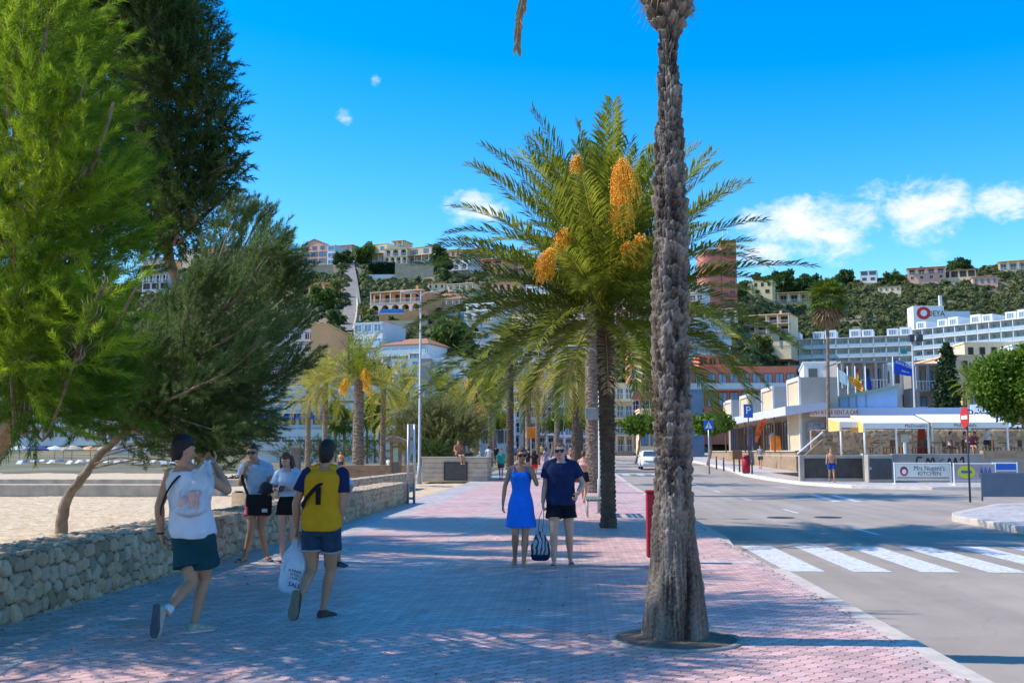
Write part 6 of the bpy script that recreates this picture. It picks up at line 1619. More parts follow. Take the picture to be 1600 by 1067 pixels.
def arch_panel(w,h,n,th,pier=.16,top=.14):
    """a wall panel pierced by n arches, front at y=0"""
    mb=MB(); bw=w/n; ow=bw*(1-pier*2); ot=h*(1-top)
    for b in range(n):
        x0=b*bw; c=x0+bw/2; r=ow/2; sp=max(.2,ot-r*.85); k=10
        arc=[(c-r,0)]+[(c-r*math.cos(math.pi*i/k),sp+(ot-sp)*math.sin(math.pi*i/k)) for i in range(k+1)]+[(c+r,0)]
        up=[(x0 if i==0 else (x0+bw if i==len(arc)-1 else x0+bw*max(0,min(1,(p[0]-x0)/bw))),h) for i,p in enumerate(arc)]
        # side piers + spandrel as strips between arch and top edge
        mb.quad((x0,0,0),(c-r,0,0),(c-r,0,sp),(x0,0,sp)); mb.quad((c+r,0,0),(x0+bw,0,0),(x0+bw,0,sp),(c+r,0,sp))
        mb.quad((x0,0,sp),(c-r,0,sp),(c-r,0,h),(x0,0,h)); mb.quad((c+r,0,sp),(x0+bw,0,sp),(x0+bw,0,h),(c+r,0,h))
        for i in range(1,len(arc)-2):
            a,b2=arc[i],arc[i+1]; mb.quad((a[0],0,a[1]),(b2[0],0,b2[1]),(b2[0],0,h),(a[0],0,h))
        for a,b2 in zip(arc,arc[1:]): mb.quad((a[0],0,a[1]),(a[0],th,a[1]),(b2[0],th,b2[1]),(b2[0],0,b2[1]))
    mb.quad((0,0,h),(w,0,h),(w,th,h),(0,th,h)); mb.quad((0,0,0),(0,0,h),(0,th,h),(0,th,0)); mb.quad((w,0,0),(w,th,0),(w,th,h),(w,0,h))
    return mb
def hip(w,d,h,ov=.35,ridge=.35):
    mb=MB(); a=-ov; b=w+ov; c=-ov; e=d+ov; i=min(w,d)*ridge
    V=[(a,c,0),(b,c,0),(b,e,0),(a,e,0),(a,c,.14),(b,c,.14),(b,e,.14),(a,e,.14),(a+i,(c+e)/2,h),(b-i,(c+e)/2,h)]
    return mb.add(V,[(0,3,2,1),(0,1,5,4),(1,2,6,5),(2,3,7,6),(3,0,4,7),(4,5,9,8),(5,6,9),(6,7,8,9),(7,4,8)])
def gable(w,d,h,ov=.3):
    """ridge runs front to back, gable end to the front"""
    mb=MB(); return mb.add([(-ov,-ov,-.1),(w/2,-ov,h),(w+ov,-ov,-.1),(-ov,d+ov,-.1),(w/2,d+ov,h),(w+ov,d+ov,-.1),(-ov,-ov,.06),(w/2,-ov,h+.18),(w+ov,-ov,.06),(-ov,d+ov,.06),(w/2,d+ov,h+.18),(w+ov,d+ov,.06)],
        [(6,7,10,9),(7,8,11,10),(0,3,4,1),(1,4,5,2),(0,1,7,6),(1,2,8,7),(3,9,10,4),(4,10,11,5),(0,6,9,3),(2,5,11,8)])
RECTS=[]
def house(label,px0,px1,pyt,pyb,floors,wall=None,roof='flat',D=None,rz=0.0,depth=8,cat='house',name='house',roofm=None,fm=None,gm=None,group=None,railm=None,chim=False,base=5.0,colm=None,rh=None):
    """floors run top to bottom: (kind, number of bays)"""
    wall=wall or WHITE; roofm=roofm or TILE
    hr=random.Random(label); fm=fm or hr.choice((FRW,FRB,FRB,wall)); gm=gm or hr.choice((GLASS,DARKIN,DARKIN,GLASSB)); wj=hr.uniform(.78,1.1)
    if D is None:
        if rz==0.0: rz=R(hr.uniform(-24,-10))
        D,_=hill_at((px0+px1)/2,pyb)
        if D is None: D=ip(RID_T,(px0+px1)/2)
        D-=1.0
    RECTS.append((px0,px1,pyt,pyb,D))
    a=at(px0,pyb,D); b_=at(px1,pyb,D); W=b_.x-a.x; H=at((px0+px1)/2,pyt,D).z-a.z
    t=thing(name,label,cat,a,rz,group)
    W=W/max(.3,math.cos(rz))
    rr=0 if roof=='flat' else (rh or min(2.6,H*.22)); Hw=H-rr; n=len(floors); fh=Hw/n
    mb=MB(); mb.box(0,0,-base,W,depth,Hw); 
    mb.build('wall',wall,t)
    for i,fl in enumerate(floors):
        kind,nb=fl[0],fl[1]; z=Hw-(i+1)*fh; bw=W/nb if nb else W
        if kind in('win','wide','balc'):
            ww=bw*(.46*wj if kind=='win' else .78); hh=fh*(.52 if kind=='win' else .66); 
            for k in range(nb): window(t,bw*(k+.5),0,z+fh*(.26 if kind!='balc' else .08),ww,hh,fm,gm,mull=1 if ww>.9 else 0)
        if kind in('arch','log','doors'):
            for k in range(nb): window(t,bw*(k+.5),0,z+.06,bw*.62,fh*.74,fm,gm,mull=1)
        if kind=='arch':
            pd=min(1.8,fh*.6); o=arch_panel(W,fh-.16,nb,.3).build('arcade',colm or wall,t); o.location=(0,-pd,z)
            mb=MB(); mb.box(-.1,-pd-.1,z+fh-.16,W+.1,-.003,z+fh); mb.box(-.05,-pd-.05,z-.25,W+.05,-.003,z); mb.build('slab',colm or wall,t)
        if kind=='log':
            pd=min(1.8,fh*.6); c=MB(); c.box(-.14,-pd,z,.14,-pd+.28,z+fh-.2); cme=c.mesh('column',colm or wall)
            for k in range(nb+1): link('column',cme,t,(min(W-.14,max(.14,bw*k)),0,0))
            mb=MB(); mb.box(-.1,-pd-.1,z+fh-.2,W+.1,-.003,z+fh); mb.build('slab',colm or wall,t)
        if kind in('balc','log','arch') :
            pd=min(1.6,fh*.55) if kind=='balc' else min(1.8,fh*.6)
            if kind=='balc': mb=MB(); mb.box(-.05,-pd,z-.18,W+.05,-.003,z+.02); mb.build('slab',colm or wall,t)
            mb=MB(); rz_=z+.02 if kind=='balc' else z; ym=-pd+(.02 if kind=='balc' else -.03)
            rm=railm or RAIL
            if rm is RGL: mb.box(0,ym,rz_+.05,W,ym+.03,rz_+1.0)
            else:
                mb.box(0,ym,rz_+.92,W,ym+.05,rz_+.98)
                for k in range(int(W/.35)+1): mb.box(k*.35,ym+.008,rz_,k*.35+.05,ym+.04,rz_+.92)
            mb.build('railing',rm,t)
        if kind=='aw':
            for k in range(nb): window(t,bw*(k+.5),0,z+.06,bw*.7,fh*.7,fm,gm)
            for k in range(nb):
                mb=MB(); mb.add([(bw*(k+.08),-.01,z+fh*.9),(bw*(k+.92),-.01,z+fh*.9),(bw*(k+.92),-1.0,z+fh*.62),(bw*(k+.08),-1.0,z+fh*.62),(bw*(k+.08),-.01,z+fh*.87),(bw*(k+.92),-.01,z+fh*.87),(bw*(k+.92),-1.0,z+fh*.5),(bw*(k+.08),-1.0,z+fh*.5)],[(0,3,2,1),(4,5,6,7),(3,7,6,2),(0,4,7,3),(1,2,6,5)]); mb.build('awning',BLUEAW,t)
    if roof=='flat':
        mb=MB(); mb.box(-.12,-.12,Hw-.05,W+.12,depth+.12,Hw+.16); mb.build('roof',wall,t)
    elif roof=='hip':
        mb=hip(W,depth,rr); o=mb.build('roof',roofm,t); o.location=(0,0,Hw+.003)
        if chim: c=MB(); c.box(W*.7,depth*.4,0,W*.7+.6,depth*.4+.6,rr+.7); c.build('chimney',wall,o)
    elif roof=='gable':
        o=gable(W,depth,rr).build('roof',roofm,t); o.location=(0,0,Hw)
        g=MB(); g.add([(0,0,Hw),(W,0,Hw),(W/2,0,Hw+rr-.05),(0,depth,Hw),(W,depth,Hw),(W/2,depth,Hw+rr-.05)],[(0,1,2),(3,5,4)]); g.build('gable_wall',wall,t)
    elif roof=='shed':
        mb=MB(); mb.add([(-.4,-.5,0),(W+.4,-.5,0),(W+.4,depth+.3,rr),(-.4,depth+.3,rr),(-.4,-.5,.2),(W+.4,-.5,.2),(W+.4,depth+.3,rr+.2),(-.4,depth+.3,rr+.2)],[(0,3,2,1),(4,5,6,7),(0,1,5,4),(1,2,6,5),(2,3,7,6),(3,0,4,7)]); o=mb.build('roof',roofm,t); o.location=(0,0,Hw+.002)
    return t

# ------------------------------------------------------------------ far side of the road: shops
def gz(y): return G(y)+.034
# row of shops on a terrace, its front towards the road and running away from us
xs0=17.0; z1=1.62; 
t=thing('shop_row','row of shops with a long pale canopy and tan framed pylons, on a stone terrace','shops',(xs0,75,gz(75)))
b0=gz(75); zt=2.0-b0 if False else 1.35
mb=MB(); mb.box(.8,0.0,0,3.0,46,4.4); mb.build('wall',mat('shop_wall',(.40,.34,.28),.85,.15,.6),t)
STW=mat('shop_stone',(.40,.28,.18),.9,.35,2.4,.7,9,c2=(.24,.16,.10))
mb=MB(); mb.box(-1.6,-1.2,-.3,.797,45,zt); mb.build('terrace',STW,t); mb=MB(); mb.box(-1.7,-1.3,zt,.797,45,zt+.08); mb.build('terrace_floor',mat('floor_pale',(.55,.5,.44),.8,.1,2),t)
for k in range(9):
    y0=1.2+k*4.8; o=window(t,.8,y0+2.1,zt+.1,4.0,2.4,FRB,DARKIN if k%2 else GLASS,name='shop_front',mull=2,rz=-math.pi/2)
FASC=mat('canopy_fascia',(.58,.58,.66),.7,.08,1)
mb=MB(); mb.add([(-2.2,-1.0,3.85),(.797,-1.0,4.25),(.797,45,4.25),(-2.2,45,3.85),(-2.2,-1.0,4.45),(.797,-1.0,4.75),(.797,45,4.75),(-2.2,45,4.45)],[(0,1,2,3),(4,7,6,5),(0,4,5,1),(0,3,7,4),(2,6,7,3),(1,5,6,2)]); mb.build('canopy',FASC,t)
TANP=mat('tan_pylon',(.62,.47,.30),.85,.1,.8); 
PYS=mat('pylon_shade_side',(.42,.37,.32),.85,.1,.8)  # greyer than the tan panels: shade of the front faces put into the colour
for k,(ya,yb,h) in enumerate(((.2,4.4,6.55),(10.0,15.0,6.5),(21,26.5,6.5),(32,37,6.5))):
    zb=zt if k==0 else 4.72; x0=-.9; f=.22
    mb=MB(); mb.box(x0+.05,ya,zb,x0+2.6,yb,h); p=mb.build('pylon',PYS,t)
    mb=MB(); mb.box(x0-.10,ya-.02,zb,x0+.047,ya+f,h+.05); mb.box(x0-.10,yb-f,zb,x0+.047,yb+.02,h+.05); mb.box(x0-.10,ya+f,h-f,x0+.047,yb-f,h+.05); mb.build('pylon_edge',mat('pylon_edge',(.70,.65,.58),.8,.08,1),p)
    mb=MB(); mb.box(x0,ya+f,zb+.02,x0+.045,yb-f,h-f); mb.build('pylon_panel',TANP,p)
for y0 in (4.2,8.5,17.5,29): mb=MB(); mb.tube([(-2.0,y0,zt),(-2.0,y0,3.95)],.06,8); mb.build('post',FRB,t)
# poster by the shop door, front-facing end wall
pm=mat('poster_faces',(.45,.42,.42),.5,.7,1.6,c2=(.05,.06,.09)); mb=MB(); mb.box(-1.5,-1.24,1.6,-.35,-1.205,3.3) if False else mb.box(-.55,-.03,1.5,.65,-.004,3.4)
mb.build('poster',pm,t)
# red lettered fascia on the end wall
t=thing('shop_sign','long white shop sign with red car hire lettering above the terrace','sign',(at(1266,651,74.4).x,74.4,at(1266,651,74.4).z))
sw=at(1340,651,74.4).x-at(1266,651,74.4).x; sh=at(1266,638,74.4).z-at(1266,651,74.4).z
mb=MB(); mb.box(0,0,0,sw,.15,sh); mb.build('board',mat('sign_cream',(.72,.62,.56),.6,.08,2),t); RLET=mat('red_letter',(.36,.035,.03),.5,.1,3)
o=text('RENT A CAR RENT A CAR',sh*.80,RLET,t,(sw/2,-.006,sh*.5),'lettering',xs=.62)
# hall behind: blue sloping roof and long lavender fascia
BLUEW=mat('blue_sheet',(.36,.52,.76),.5,.12,.8); LAV=mat('lavender_fascia',(.66,.68,.84),.7,.08,.8)
t=thing('hall','low hall with a pale blue wedge of sheet wall and a long lavender fascia','hall',(at(1340,700,78).x,78,gz(78)))
q=lambda px,py,Y=78: at(px,py,Y)-Vector(t.location)
a,b_,c,d=q(1286,640),q(1402,640),q(1402,606),q(1286,628)
mb=MB(); dp=Vector((0,9,0)); mb.add([a,b_,c,d,a+dp,b_+dp,c+dp,d+dp],[(0,1,2,3),(4,7,6,5),(3,2,6,7),(1,5,6,2),(0,3,7,4)]); mb.build('sheet_wall',BLUEW,t)
for px in (1312,1327,1339,1354): p0=q(px,640); p1=q(px,628-(px-1286)*.19); mb=MB(); mb.box(p0.x-.04,-.03,p0.z,p0.x+.04,-.004,p1.z); mb.build('seam',mat('seam_grey',(.24,.3,.42),.5,.1,3),t)
mb=MB(); mb.add([d+Vector((0,-.3,0)),c+Vector((0,-.3,0)),c+dp,d+dp]+[v+Vector((0,0,.22)) for v in (d+Vector((0,-.3,0)),c+Vector((0,-.3,0)),c+dp,d+dp)],[(0,3,2,1),(4,5,6,7),(0,1,5,4),(1,2,6,5),(3,0,4,7)]); mb.build('roof',mat('green_edge',(.36,.44,.33),.7,.1,2),t)
a,b_=q(1340,652,77),q(1700,652,77); e=q(1340,637,77); mb=MB(); mb.box(a.x,-1.0,a.z,b_.x,6,e.z); mb.build('fascia',LAV,t)
a=q(1345,700,77); mb=MB(); mb.box(a.x,.4,0,b_.x,6,q(1340,652,77).z-.003); mb.build('wall',mat('hall_wall',(.30,.22,.16),.85,.3,.8),t)
# shop name on the lavender awning at the right
t=thing('shop_awning','lavender fascia with big dark lettering behind the white terrace awnings','awning',(at(1517,668,73.6).x,73.6,at(1517,668,73.6).z))
w_=at(1640,668,73.6).x-at(1517,668,73.6).x; h_=at(1517,632,73.6).z-at(1517,668,73.6).z
mb=MB(); mb.add([(0,-.9,0),(w_,-.9,0),(w_,.0,h_),(0,.0,h_),(0,0,0),(w_,0,0)],[(0,1,2,3),(0,3,4),(1,5,2),(3,2,5,4),(0,4,5,1)]); mb.build('canvas',LAV,t)
o=text('Panorama',h_*.66,mat('letter_dark',(.03,.035,.06),.5,.1,3),t,(w_*.29,-.55,h_*.56),'lettering',xs=.95,rx=math.pi/2-.49)
# terrace in front, with walls and awnings
TX0=at(1250,745,57).x
t=thing('terrace_wall','terrace front wall with dark mesh panel between pale concrete ends','wall',(TX0,57,gz(57)))
Wt=at(1352,745,57).x-TX0; 
mb=MB(); mb.box(0,0,-.2,.25,.35,1.36); mb.box(.25,.0,-.2,Wt-.1,.35,.16); mb.box(.25,0,1.2,Wt-.1,.35,1.36); mb.box(Wt-.1,-.05,-.2,Wt+.12,.4,1.45); mb.build('frame',CONC,t,False,.012)
MESH=mat('dark_mesh',(.085,.078,.07),.7,.3,3,.8,90); mb=MB(); mb.box(.25,.08,.16,Wt-.1,.30,1.2); mb.build('mesh_panel',MESH,t)
t=thing('terrace_wall','grey concrete terrace wall carrying black graffiti scrawl','wall',(at(1395,740,56).x,56,gz(56)))
Wg=24; mb=MB(); mb.box(0,0,-.2,Wg,.4,1.45); mb.build('wall',mat('graffiti_wall',(.33,.30,.27),.9,.25,1.2,.3,30),t,False,.015); mb=MB(); mb.box(4.6,-.04,1.22,Wg,.44,1.62); mb.build('stone_course',STW,t)
g=MB(); gl=[[(0,0),(0,.5),(.35,.55)],[(.55,.1),(.7,.5),(.85,.25),(1.05,.52),(1.15,.12)],[(1.75,.45),(1.5,.35),(1.45,.05),(1.75,.0)],[(1.95,.0),(2.1,.5),(2.3,.1),(2.5,.52),(2.6,.02)],[(2.8,.4),(3.0,.55),(3.0,.0),(2.75,-.05)]]
for s_ in gl: g.tube(bez([Vector((1.25+x*.78,-.012,.72+z)) for x,z in s_],5),.045,5,flat=.2)
g.build('graffiti',mat('spray_black',(.02,.02,.022),.7,.1,9),t)
t=thing('service_hatch','dark grey metal cabinet built into the terrace corner','cabinet',(at(1357,750,55.4).x,55.4,gz(55)))
Wc=at(1396,750,55.4).x-at(1357,750,55.4).x; mb=MB(); mb.box(0,0,0,Wc,.7,1.42); mb.build('body',CONC,t,False,.015); mb=MB(); mb.box(.06,-.05,.16,Wc-.06,-.003,1.22); mb.build('door',mat('cabinet_dark',(.07,.072,.08),.5,.2,3),t,False,.01); mb=MB(); mb.box(.06,-.07,.66,.16,-.05,.78); mb.build('handle',MET,t)
mb=MB(); mb.prism([(at(1252,700,57.4).x,57.4),(40,56.5),(40,72),(at(1252,700,57.4).x,72)],gz(57)+1.30,gz(57)+1.33); tag(mb.build('terrace_floor',mat('terrace_tiles',(.50,.42,.33),.8,.15,1.5),None),kind='structure')
TZ=gz(57)+1.33
# rough stone wall behind the terrace
stone_wall('rough brown stone wall at the back of the restaurant terrace',(at(1268,700,70).x,70,0),(34,70,0),3.05,.4,(.42,.30),.085,STONE_R,z0=0,amp=.07)
# steps balustrade
t=thing('stair_wall','sloping brick stair wall beside the shop terrace','wall',(at(1248,722,66).x,66,gz(66))); mb=MB(); 
mb.add([(0,0,0),(1.5,0,0),(1.5,0,2.2),(0,0,.9),(0,.3,0),(1.5,.3,0),(1.5,.3,2.2),(0,.3,.9)],[(0,1,2,3),(4,7,6,5),(3,2,6,7),(0,3,7,4),(1,5,6,2)]); mb.build('wall',STW,t); mb=MB(); mb.tube([(-.05,.15,1.3),(1.55,.15,2.65)],.05,6); mb.build('handrail',RAIL,t)
# awnings
AWW=mat('white_canvas',(.80,.78,.73),.8,.05,2); AWY=mat('yellow_canvas',(.78,.52,.16),.8,.1,2)
def awning(label,px0,px1,Y,pyt,pyb,words=(),side=True,dep=2.6):
    a=at(px0,pyb,Y); W=at(px1,pyb,Y).x-a.x; H=at(px0,pyt,Y).z-a.z
    t=thing('terrace_awning',label,'awning',(a.x,Y,a.z),0,'white awnings over the restaurant terrace')
    mb=MB(); e=.03
    mb.add([(0,0,.22),(W,0,.22),(W,dep,H),(0,dep,H),(0,0,.26),(W,0,.26),(W,dep,H+.05),(0,dep,H+.05)],[(0,3,2,1),(4,5,6,7),(0,1,5,4),(1,2,6,5),(2,3,7,6),(3,0,4,7)]); mb.build('canvas',AWW,t)
    mb=MB(); mb.box(0,-.012,-.06,W,.012,.24); v=mb.build('valance',AWW,t)
    for f,s_ in words: text(s_,.26,mat('black_letter',(.03,.03,.03),.6,.1,5),v,(W*f,-.016,.09),'lettering')
    if side:
        mb=MB(); mb.add([(-.01,0,-.25),(-.01,dep,-.25),(-.01,dep,H),(-.01,0,.24),(.02,0,-.25),(.02,dep,-.25),(.02,dep,H),(.02,0,.24)],[(0,3,2,1),(4,5,6,7),(0,4,7,3),(3,7,6,2),(0,1,5,4)]); mb.build('side_flap',AWY,t)
    for x in ((.06,W*.5,W-.06) if W>3 else (.06,W-.06)):
        mb=MB(); mb.tube([(x,.05,TZ-a.z),(x,.05,.2)],.055,8); mb.build('post',AWW,t,True)
    return t
awning('small white terrace awning with a yellow side, leftmost of the three',1312,1352,61,652,666,side=True)
awning('middle white terrace awning with a yellow side and black lettering',1349,1452,60,648,668,((.80,"McDonald's"),),True)
awning('wide white terrace awning with black lettering behind the no entry sign',1455,1576,60.5,646,667,((.44,"McDonald's"),),False)
mb=MB(); 
# terrace tables and chairs
tb0=None; ch0=None
TBM=mat('table_dark',(.09,.065,.05),.6,.2,6)
def table(px,Y,lb):
    t=thing('table',lb,'table',(at(px,700,Y).x,Y,TZ),0,'tables on the restaurant terrace'); mb=MB(); mb.prism([(.42*math.cos(a*math.pi/8),.42*math.sin(a*math.pi/8)) for a in range(16)],.70,.74); mb.build('tabletop',TBM,t); mb=MB(); mb.tube([(0,0,.02),(0,0,.7)],.04,6); mb.tube([(0,0,0),(0,0,.03)],.24,10); mb.build('leg',MET2,t); return t
def chair(px,Y,rz,lb):
    global ch0
    if ch0 is None:
        t=thing('chair',lb,'chair',(0,0,0),0,'chairs on the restaurant terrace'); CM=mat('chair_brown',(.12,.07,.045),.6,.2,6)
        mb=MB(); mb.box(-.22,-.22,.43,.22,.22,.47); mb.build('seat',CM,t); mb=MB(); mb.box(-.22,.19,.50,.22,.23,.88); mb.build('backrest',CM,t)
        for sx in (-.2,.2):
            for sy in (-.2,.2): mb=MB(); mb.box(sx-.018,sy-.018,0,sx+.018,sy+.018,.43); mb.build('leg',CM,t)
        ch0=t; t.location=(at(px,700,Y).x,Y,TZ); t.rotation_euler=(0,0,rz); return
    dup(ch0,(at(px,700,Y).x,Y,TZ),rz,lb)
for i,(px,Y) in enumerate(((1372,61),(1418,60.5),(1468,60.5),(1497,61.5),(1528,60.5),(1572,61.5))):
    wh=['under the middle awning, left','under the middle awning, right','below the left of the wide awning','behind the no entry sign pole','beside the standing person in white','at the right end of the terrace'][i]
    table(px,Y,'small dark cafe table '+wh); chair(px-16,Y+.1,R(95),'dark cafe chair left of the table '+wh); chair(px+16,Y-.1,R(-85),'dark cafe chair right of the table '+wh)
t=thing('folded_parasol','folded red parasol standing among the terrace tables','parasol',(at(1441,700,62).x,62,TZ)); mb=MB(); mb.tube([(0,0,.05),(0,0,1.2),(0,0,1.75),(0,0,2.0)],[.3,.24,.16,.03],10); mb.build('canvas',mat('red_canvas',(.36,.05,.03),.8,.2,5),t,True); mb=MB(); mb.tube([(0,0,0),(0,0,2.1)],.03,6); mb.build('pole',MET2,t)
t=thing('low_sign','beige menu board on a stand at the terrace edge','sign',(at(1414,700,58.6).x,58.6,TZ)); mb=MB(); mb.box(-.06,-.05,0,.06,.05,1.15); mb.build('post',AWW,t); mb=MB(); mb.box(-.2,-.065,.7,.2,-.05,1.15); mb.build('board',mat('menu_beige',(.5,.42,.32),.7,.1,5),t)
# seated and standing terrace guests
def guest(label,px,Y,top,f,sit=True,skin=SK1,bare=False):
    F=Fig(1.70,f,'m'); x=at(px,700,Y).x; t=thing('person',label,'person',(x,Y,TZ)); k=F.k
    if sit:
        dz=Vector((0,0,-.36)); F.crotch+=dz; F.mid+=dz; F.neck+=dz; F.head+=dz
    for sd in (1,-1):
        h=F.hip(sd)
        if sit: kn=h+F.f*.42+Vector((0,0,.0)); F.leg(sd,kn,kn+F.f*.03+Vector((0,0,-.41)),F.f)
        else: F.leg(sd,F.r*.09*sd+Vector((0,0,.46)),F.r*.09*sd+Vector((0,0,.08)),F.f)
        sh=F.sho(sd); w=sh+F.f*.30+Vector((0,0,-.27)); F.arm(sd,ik(sh,w,.28,.25,Vector((0,0,-1))+F.r*sd*.6),w,F.f,F.r*-sd,.5)
    link('body',F.body(skin,.022,True,False),t)
    if not bare: F.shirt(cloth('guest_%d'%px,top),.12,.95,.02,.55,.024,parent=t,voxel=.02)
    F.shorts(cloth('guestb_%d'%px,(.05,.05,.09)),.28,.6,.02,.03,parent=t,voxel=.02); F.hair(BLACKHAIR,t,.42,0,-.6,1.1,.04,.03,px)
guest('seated cafe guest in orange-red top behind the no entry sign pole',1524,61.0,(.45,.10,.06),(-.8,-.3,0)); guest('seated cafe guest with bare shoulders left of the no entry sign',1508,61.4,None,(.8,-.4,0),True,SK2,True)
guest('seated cafe guest in maroon top just right of the sign pole',1516,60.2,(.20,.05,.07),(.2,-1,0)); guest('seated guest with pale skin at the table under the wide awning',1486,61.2,(.5,.4,.36),(.6,-.6,0),True,SK2)
guest('standing person in white shirt at the right of the cafe terrace',1543,61.6,(.72,.72,.74),(-.5,-.8,0),False)
# people resting on the planter wall
def wall_sitter(label,px,Y,top,z):
    F=Fig(1.68,(.6,-.8,0),'m'); t=thing('person',label,'person',(at(px,700,Y).x,Y,z)); dz=Vector((0,0,-.80)); F.crotch+=dz; F.mid+=dz; F.neck+=dz; F.head+=dz
    for sd in (1,-1):
        h=F.hip(sd); kn=h+F.f*.42; F.leg(sd,kn,kn+Vector((0,0,-.41))+F.f*.05,F.f); sh=F.sho(sd); w=sh+F.f*.28+Vector((0,0,-.30)); F.arm(sd,ik(sh,w,.28,.25,Vector((0,0,-1))+F.r*sd*.6),w,F.f,F.r*-sd,.5)
    link('body',F.body(SK1,.022,True,False),t); F.shirt(cloth('sit_%d'%px,top),.12,.95,.02,.55,.024,parent=t,voxel=.02); F.shorts(cloth('sitb_%d'%px,(.05,.06,.10)),.28,.6,.02,.03,parent=t,voxel=.02); F.hair(BROWNHAIR,t,.42,0,-.6,1.1,.04,.03,px)
wall_sitter('person in reddish top sitting on the planter wall edge',716,57.25,(.40,.16,.10),G(57)+1.32)

# ------------------------------------------------------------------ street furniture
BL=mat('bollard_dark',(.055,.055,.06),.5,.2,8); SBLUE=mat('sign_blue',(.012,.12,.52),.4,.06,3); SWHITE=mat('sign_white',(.78,.78,.78),.4,.04,3); SRED=mat('sign_red',(.50,.03,.025),.45,.12,4)
for i,(px,y,lb) in enumerate(((1115,79,'slim dark bollard by the far crossing, left of three'),(1126,75,'slim dark bollard by the far crossing, middle of three'),(1169,69,'slim dark bollard just right of the red bin'))):
    t=thing('bollard',lb,'bollard',((px-892)/FPX*y,y,gz(y)),0,'bollards on the far pavement'); mb=MB(); mb.tube([(0,0,0),(0,0,.92),(0,0,.95)],[.055,.055,.03],10); mb.build('post',BL,t,True); mb=MB(); mb.tube([(0,0,.78),(0,0,.84)],.06,10); mb.build('band',MET,t)
y=70; t=thing('litter_bin','round red litter bin on the far pavement','bin',((1160-892)/FPX*y,y,gz(y))); mb=MB(); mb.tube([(0,0,.06),(0,0,.9),(0,0,.93),(0,0,.98),(0,0,1.16),(0,0,1.2)],[.26,.27,.24,.27,.26,.18],16); mb.build('bin_body',RED,t,True); mb=MB(); mb.box(-.18,-.28,.98,.18,-.22,1.10); mb.build('opening',FRAMED,t); mb=MB(); mb.tube([(0,0,0),(0,0,.06)],.2,12); mb.build('foot',FRAMED,t)
y=73; t=thing('post_box','small brown box on a post behind the red bin','box',((1150-892)/FPX*y,y,gz(y))); mb=MB(); mb.box(-.05,-.05,0,.05,.05,.85); mb.box(-.42,-.05,0,-.32,.05,.85); mb.build('post',WD,t); mb=MB(); mb.box(-.48,-.15,.85,.18,.15,1.45); mb.build('box',mat('box_brown',(.28,.13,.06),.8,.2,5),t,False,.02)
# crossing sign: blue square, white triangle, walking figure
y=68.5; t=thing('crossing_sign','blue square pedestrian crossing sign on a pale pole','sign',((1104-892)/FPX*y,y,gz(y))); p=at(1104,664,y); h=p.z-gz(y)
mb=MB(); mb.tube([(0,0,0),(0,0,h+.3)],.05,8); mb.build('pole',MET,t,True); mb=MB(); mb.box(-.30,-.08,h-.32,.30,-.06,h+.30); s=mb.build('plate',SBLUE,t,False,.01)
mb=MB(); mb.add([(-.23,-.084,h-.20),(.23,-.084,h-.20),(0,-.084,h+.22),(-.23,-.09,h-.20),(.23,-.09,h-.20),(0,-.09,h+.22)],[(3,4,5),(0,2,1)]); mb.build('triangle',SWHITE,s)
mb=MB(); c=lambda pts: mb.tube([(x,-.094,h+z) for x,z in pts],.016,5,flat=.4)
c([(0,.06),(.0,-.04)]); c([(0,-.04),(-.05,-.17)]); c([(0,-.04),(.06,-.16)]); c([(0,.04),(.06,-.02)]); c([(0,.04),(-.05,-.01)]); mb.ell((0,-.094,h+.10),(.024,.008,.024),8,6); mb.build('walking_figure',mat('figure_black',(.02,.02,.02),.5,.1,5),s)
y=79; t=thing('parking_sign','blue square parking sign with a white P on a dark pole','sign',((1165-892)/FPX*y,y,gz(y))); p=at(1165,642,y); h=p.z-gz(y)
mb=MB(); mb.tube([(0,0,0),(0,0,h+.1)],.05,8); mb.build('pole',BL,t,True); mb=MB(); mb.box(-.34,-.09,h-.50,.34,-.07,h+.50); s=mb.build('plate',SBLUE,t,False,.02); text('P',.78,SWHITE,s,(0,-.096,h+.02),'letter',xs=1.05)
y=34.8; t=thing('no_entry_sign','round red no entry sign on a dark pole, seen edge-on','sign',(at(1516,783,y).x,y,.03)); t.rotation_euler=(0,0,R(-88)); h=at(1511,652,y).z-.03
mb=MB(); mb.tube([(0,0,0),(0,0,h+.25)],.035,8); mb.build('pole',BL,t,True); mb=MB(); M=Matrix.Translation((0,-.05,h))@Matrix.Rotation(math.pi/2,4,'X'); mb.prism([(.34*math.cos(a*math.pi/18),.34*math.sin(a*math.pi/18)) for a in range(36)],0,.02,0,M); s=mb.build('disc',SRED,t); mb=MB(); mb.box(-.24,-.078,h-.06,.24,-.0705,h+.06); mb.build('bar',SWHITE,s)
# orange feather flag
y=79.4; ox=at(1183,697,y).x; t=thing('feather_flag','orange feather-shaped advertising flag on the shop terrace','flag',(ox,y,gz(75)+1.43)); b0=Vector((ox,y,gz(75)+1.43)); pts=[at(x,py,y)-b0 for x,py in ((1180,690),(1181,676),(1184,663),(1190,655),(1196,653),(1197,658),(1194,668),(1188,680),(1182,692))]
mb=MB(); mb.loft([[p+Vector((0,-.02,0)) for p in pts],[p+Vector((0,.02,0)) for p in pts]]); fl=mb.build('cloth',mat('orange_flag',(.80,.13,.02),.7,.1,3),t); mb=MB(); mb.tube(bez([Vector((0,0.03,0)),pts[0]+Vector((-.02,.03,0)),pts[2]+Vector((-.03,.03,0)),pts[4]+Vector((0,.03,0))],5),.025,6); mb.build('pole',BL,t)
o=text('SURF',.50,mat('flag_letter',(.12,.03,.02),.6,.1,5),fl,(at(1189,671,y)-b0)+Vector((0,-.03,0)),'lettering',tilt=R(-62))
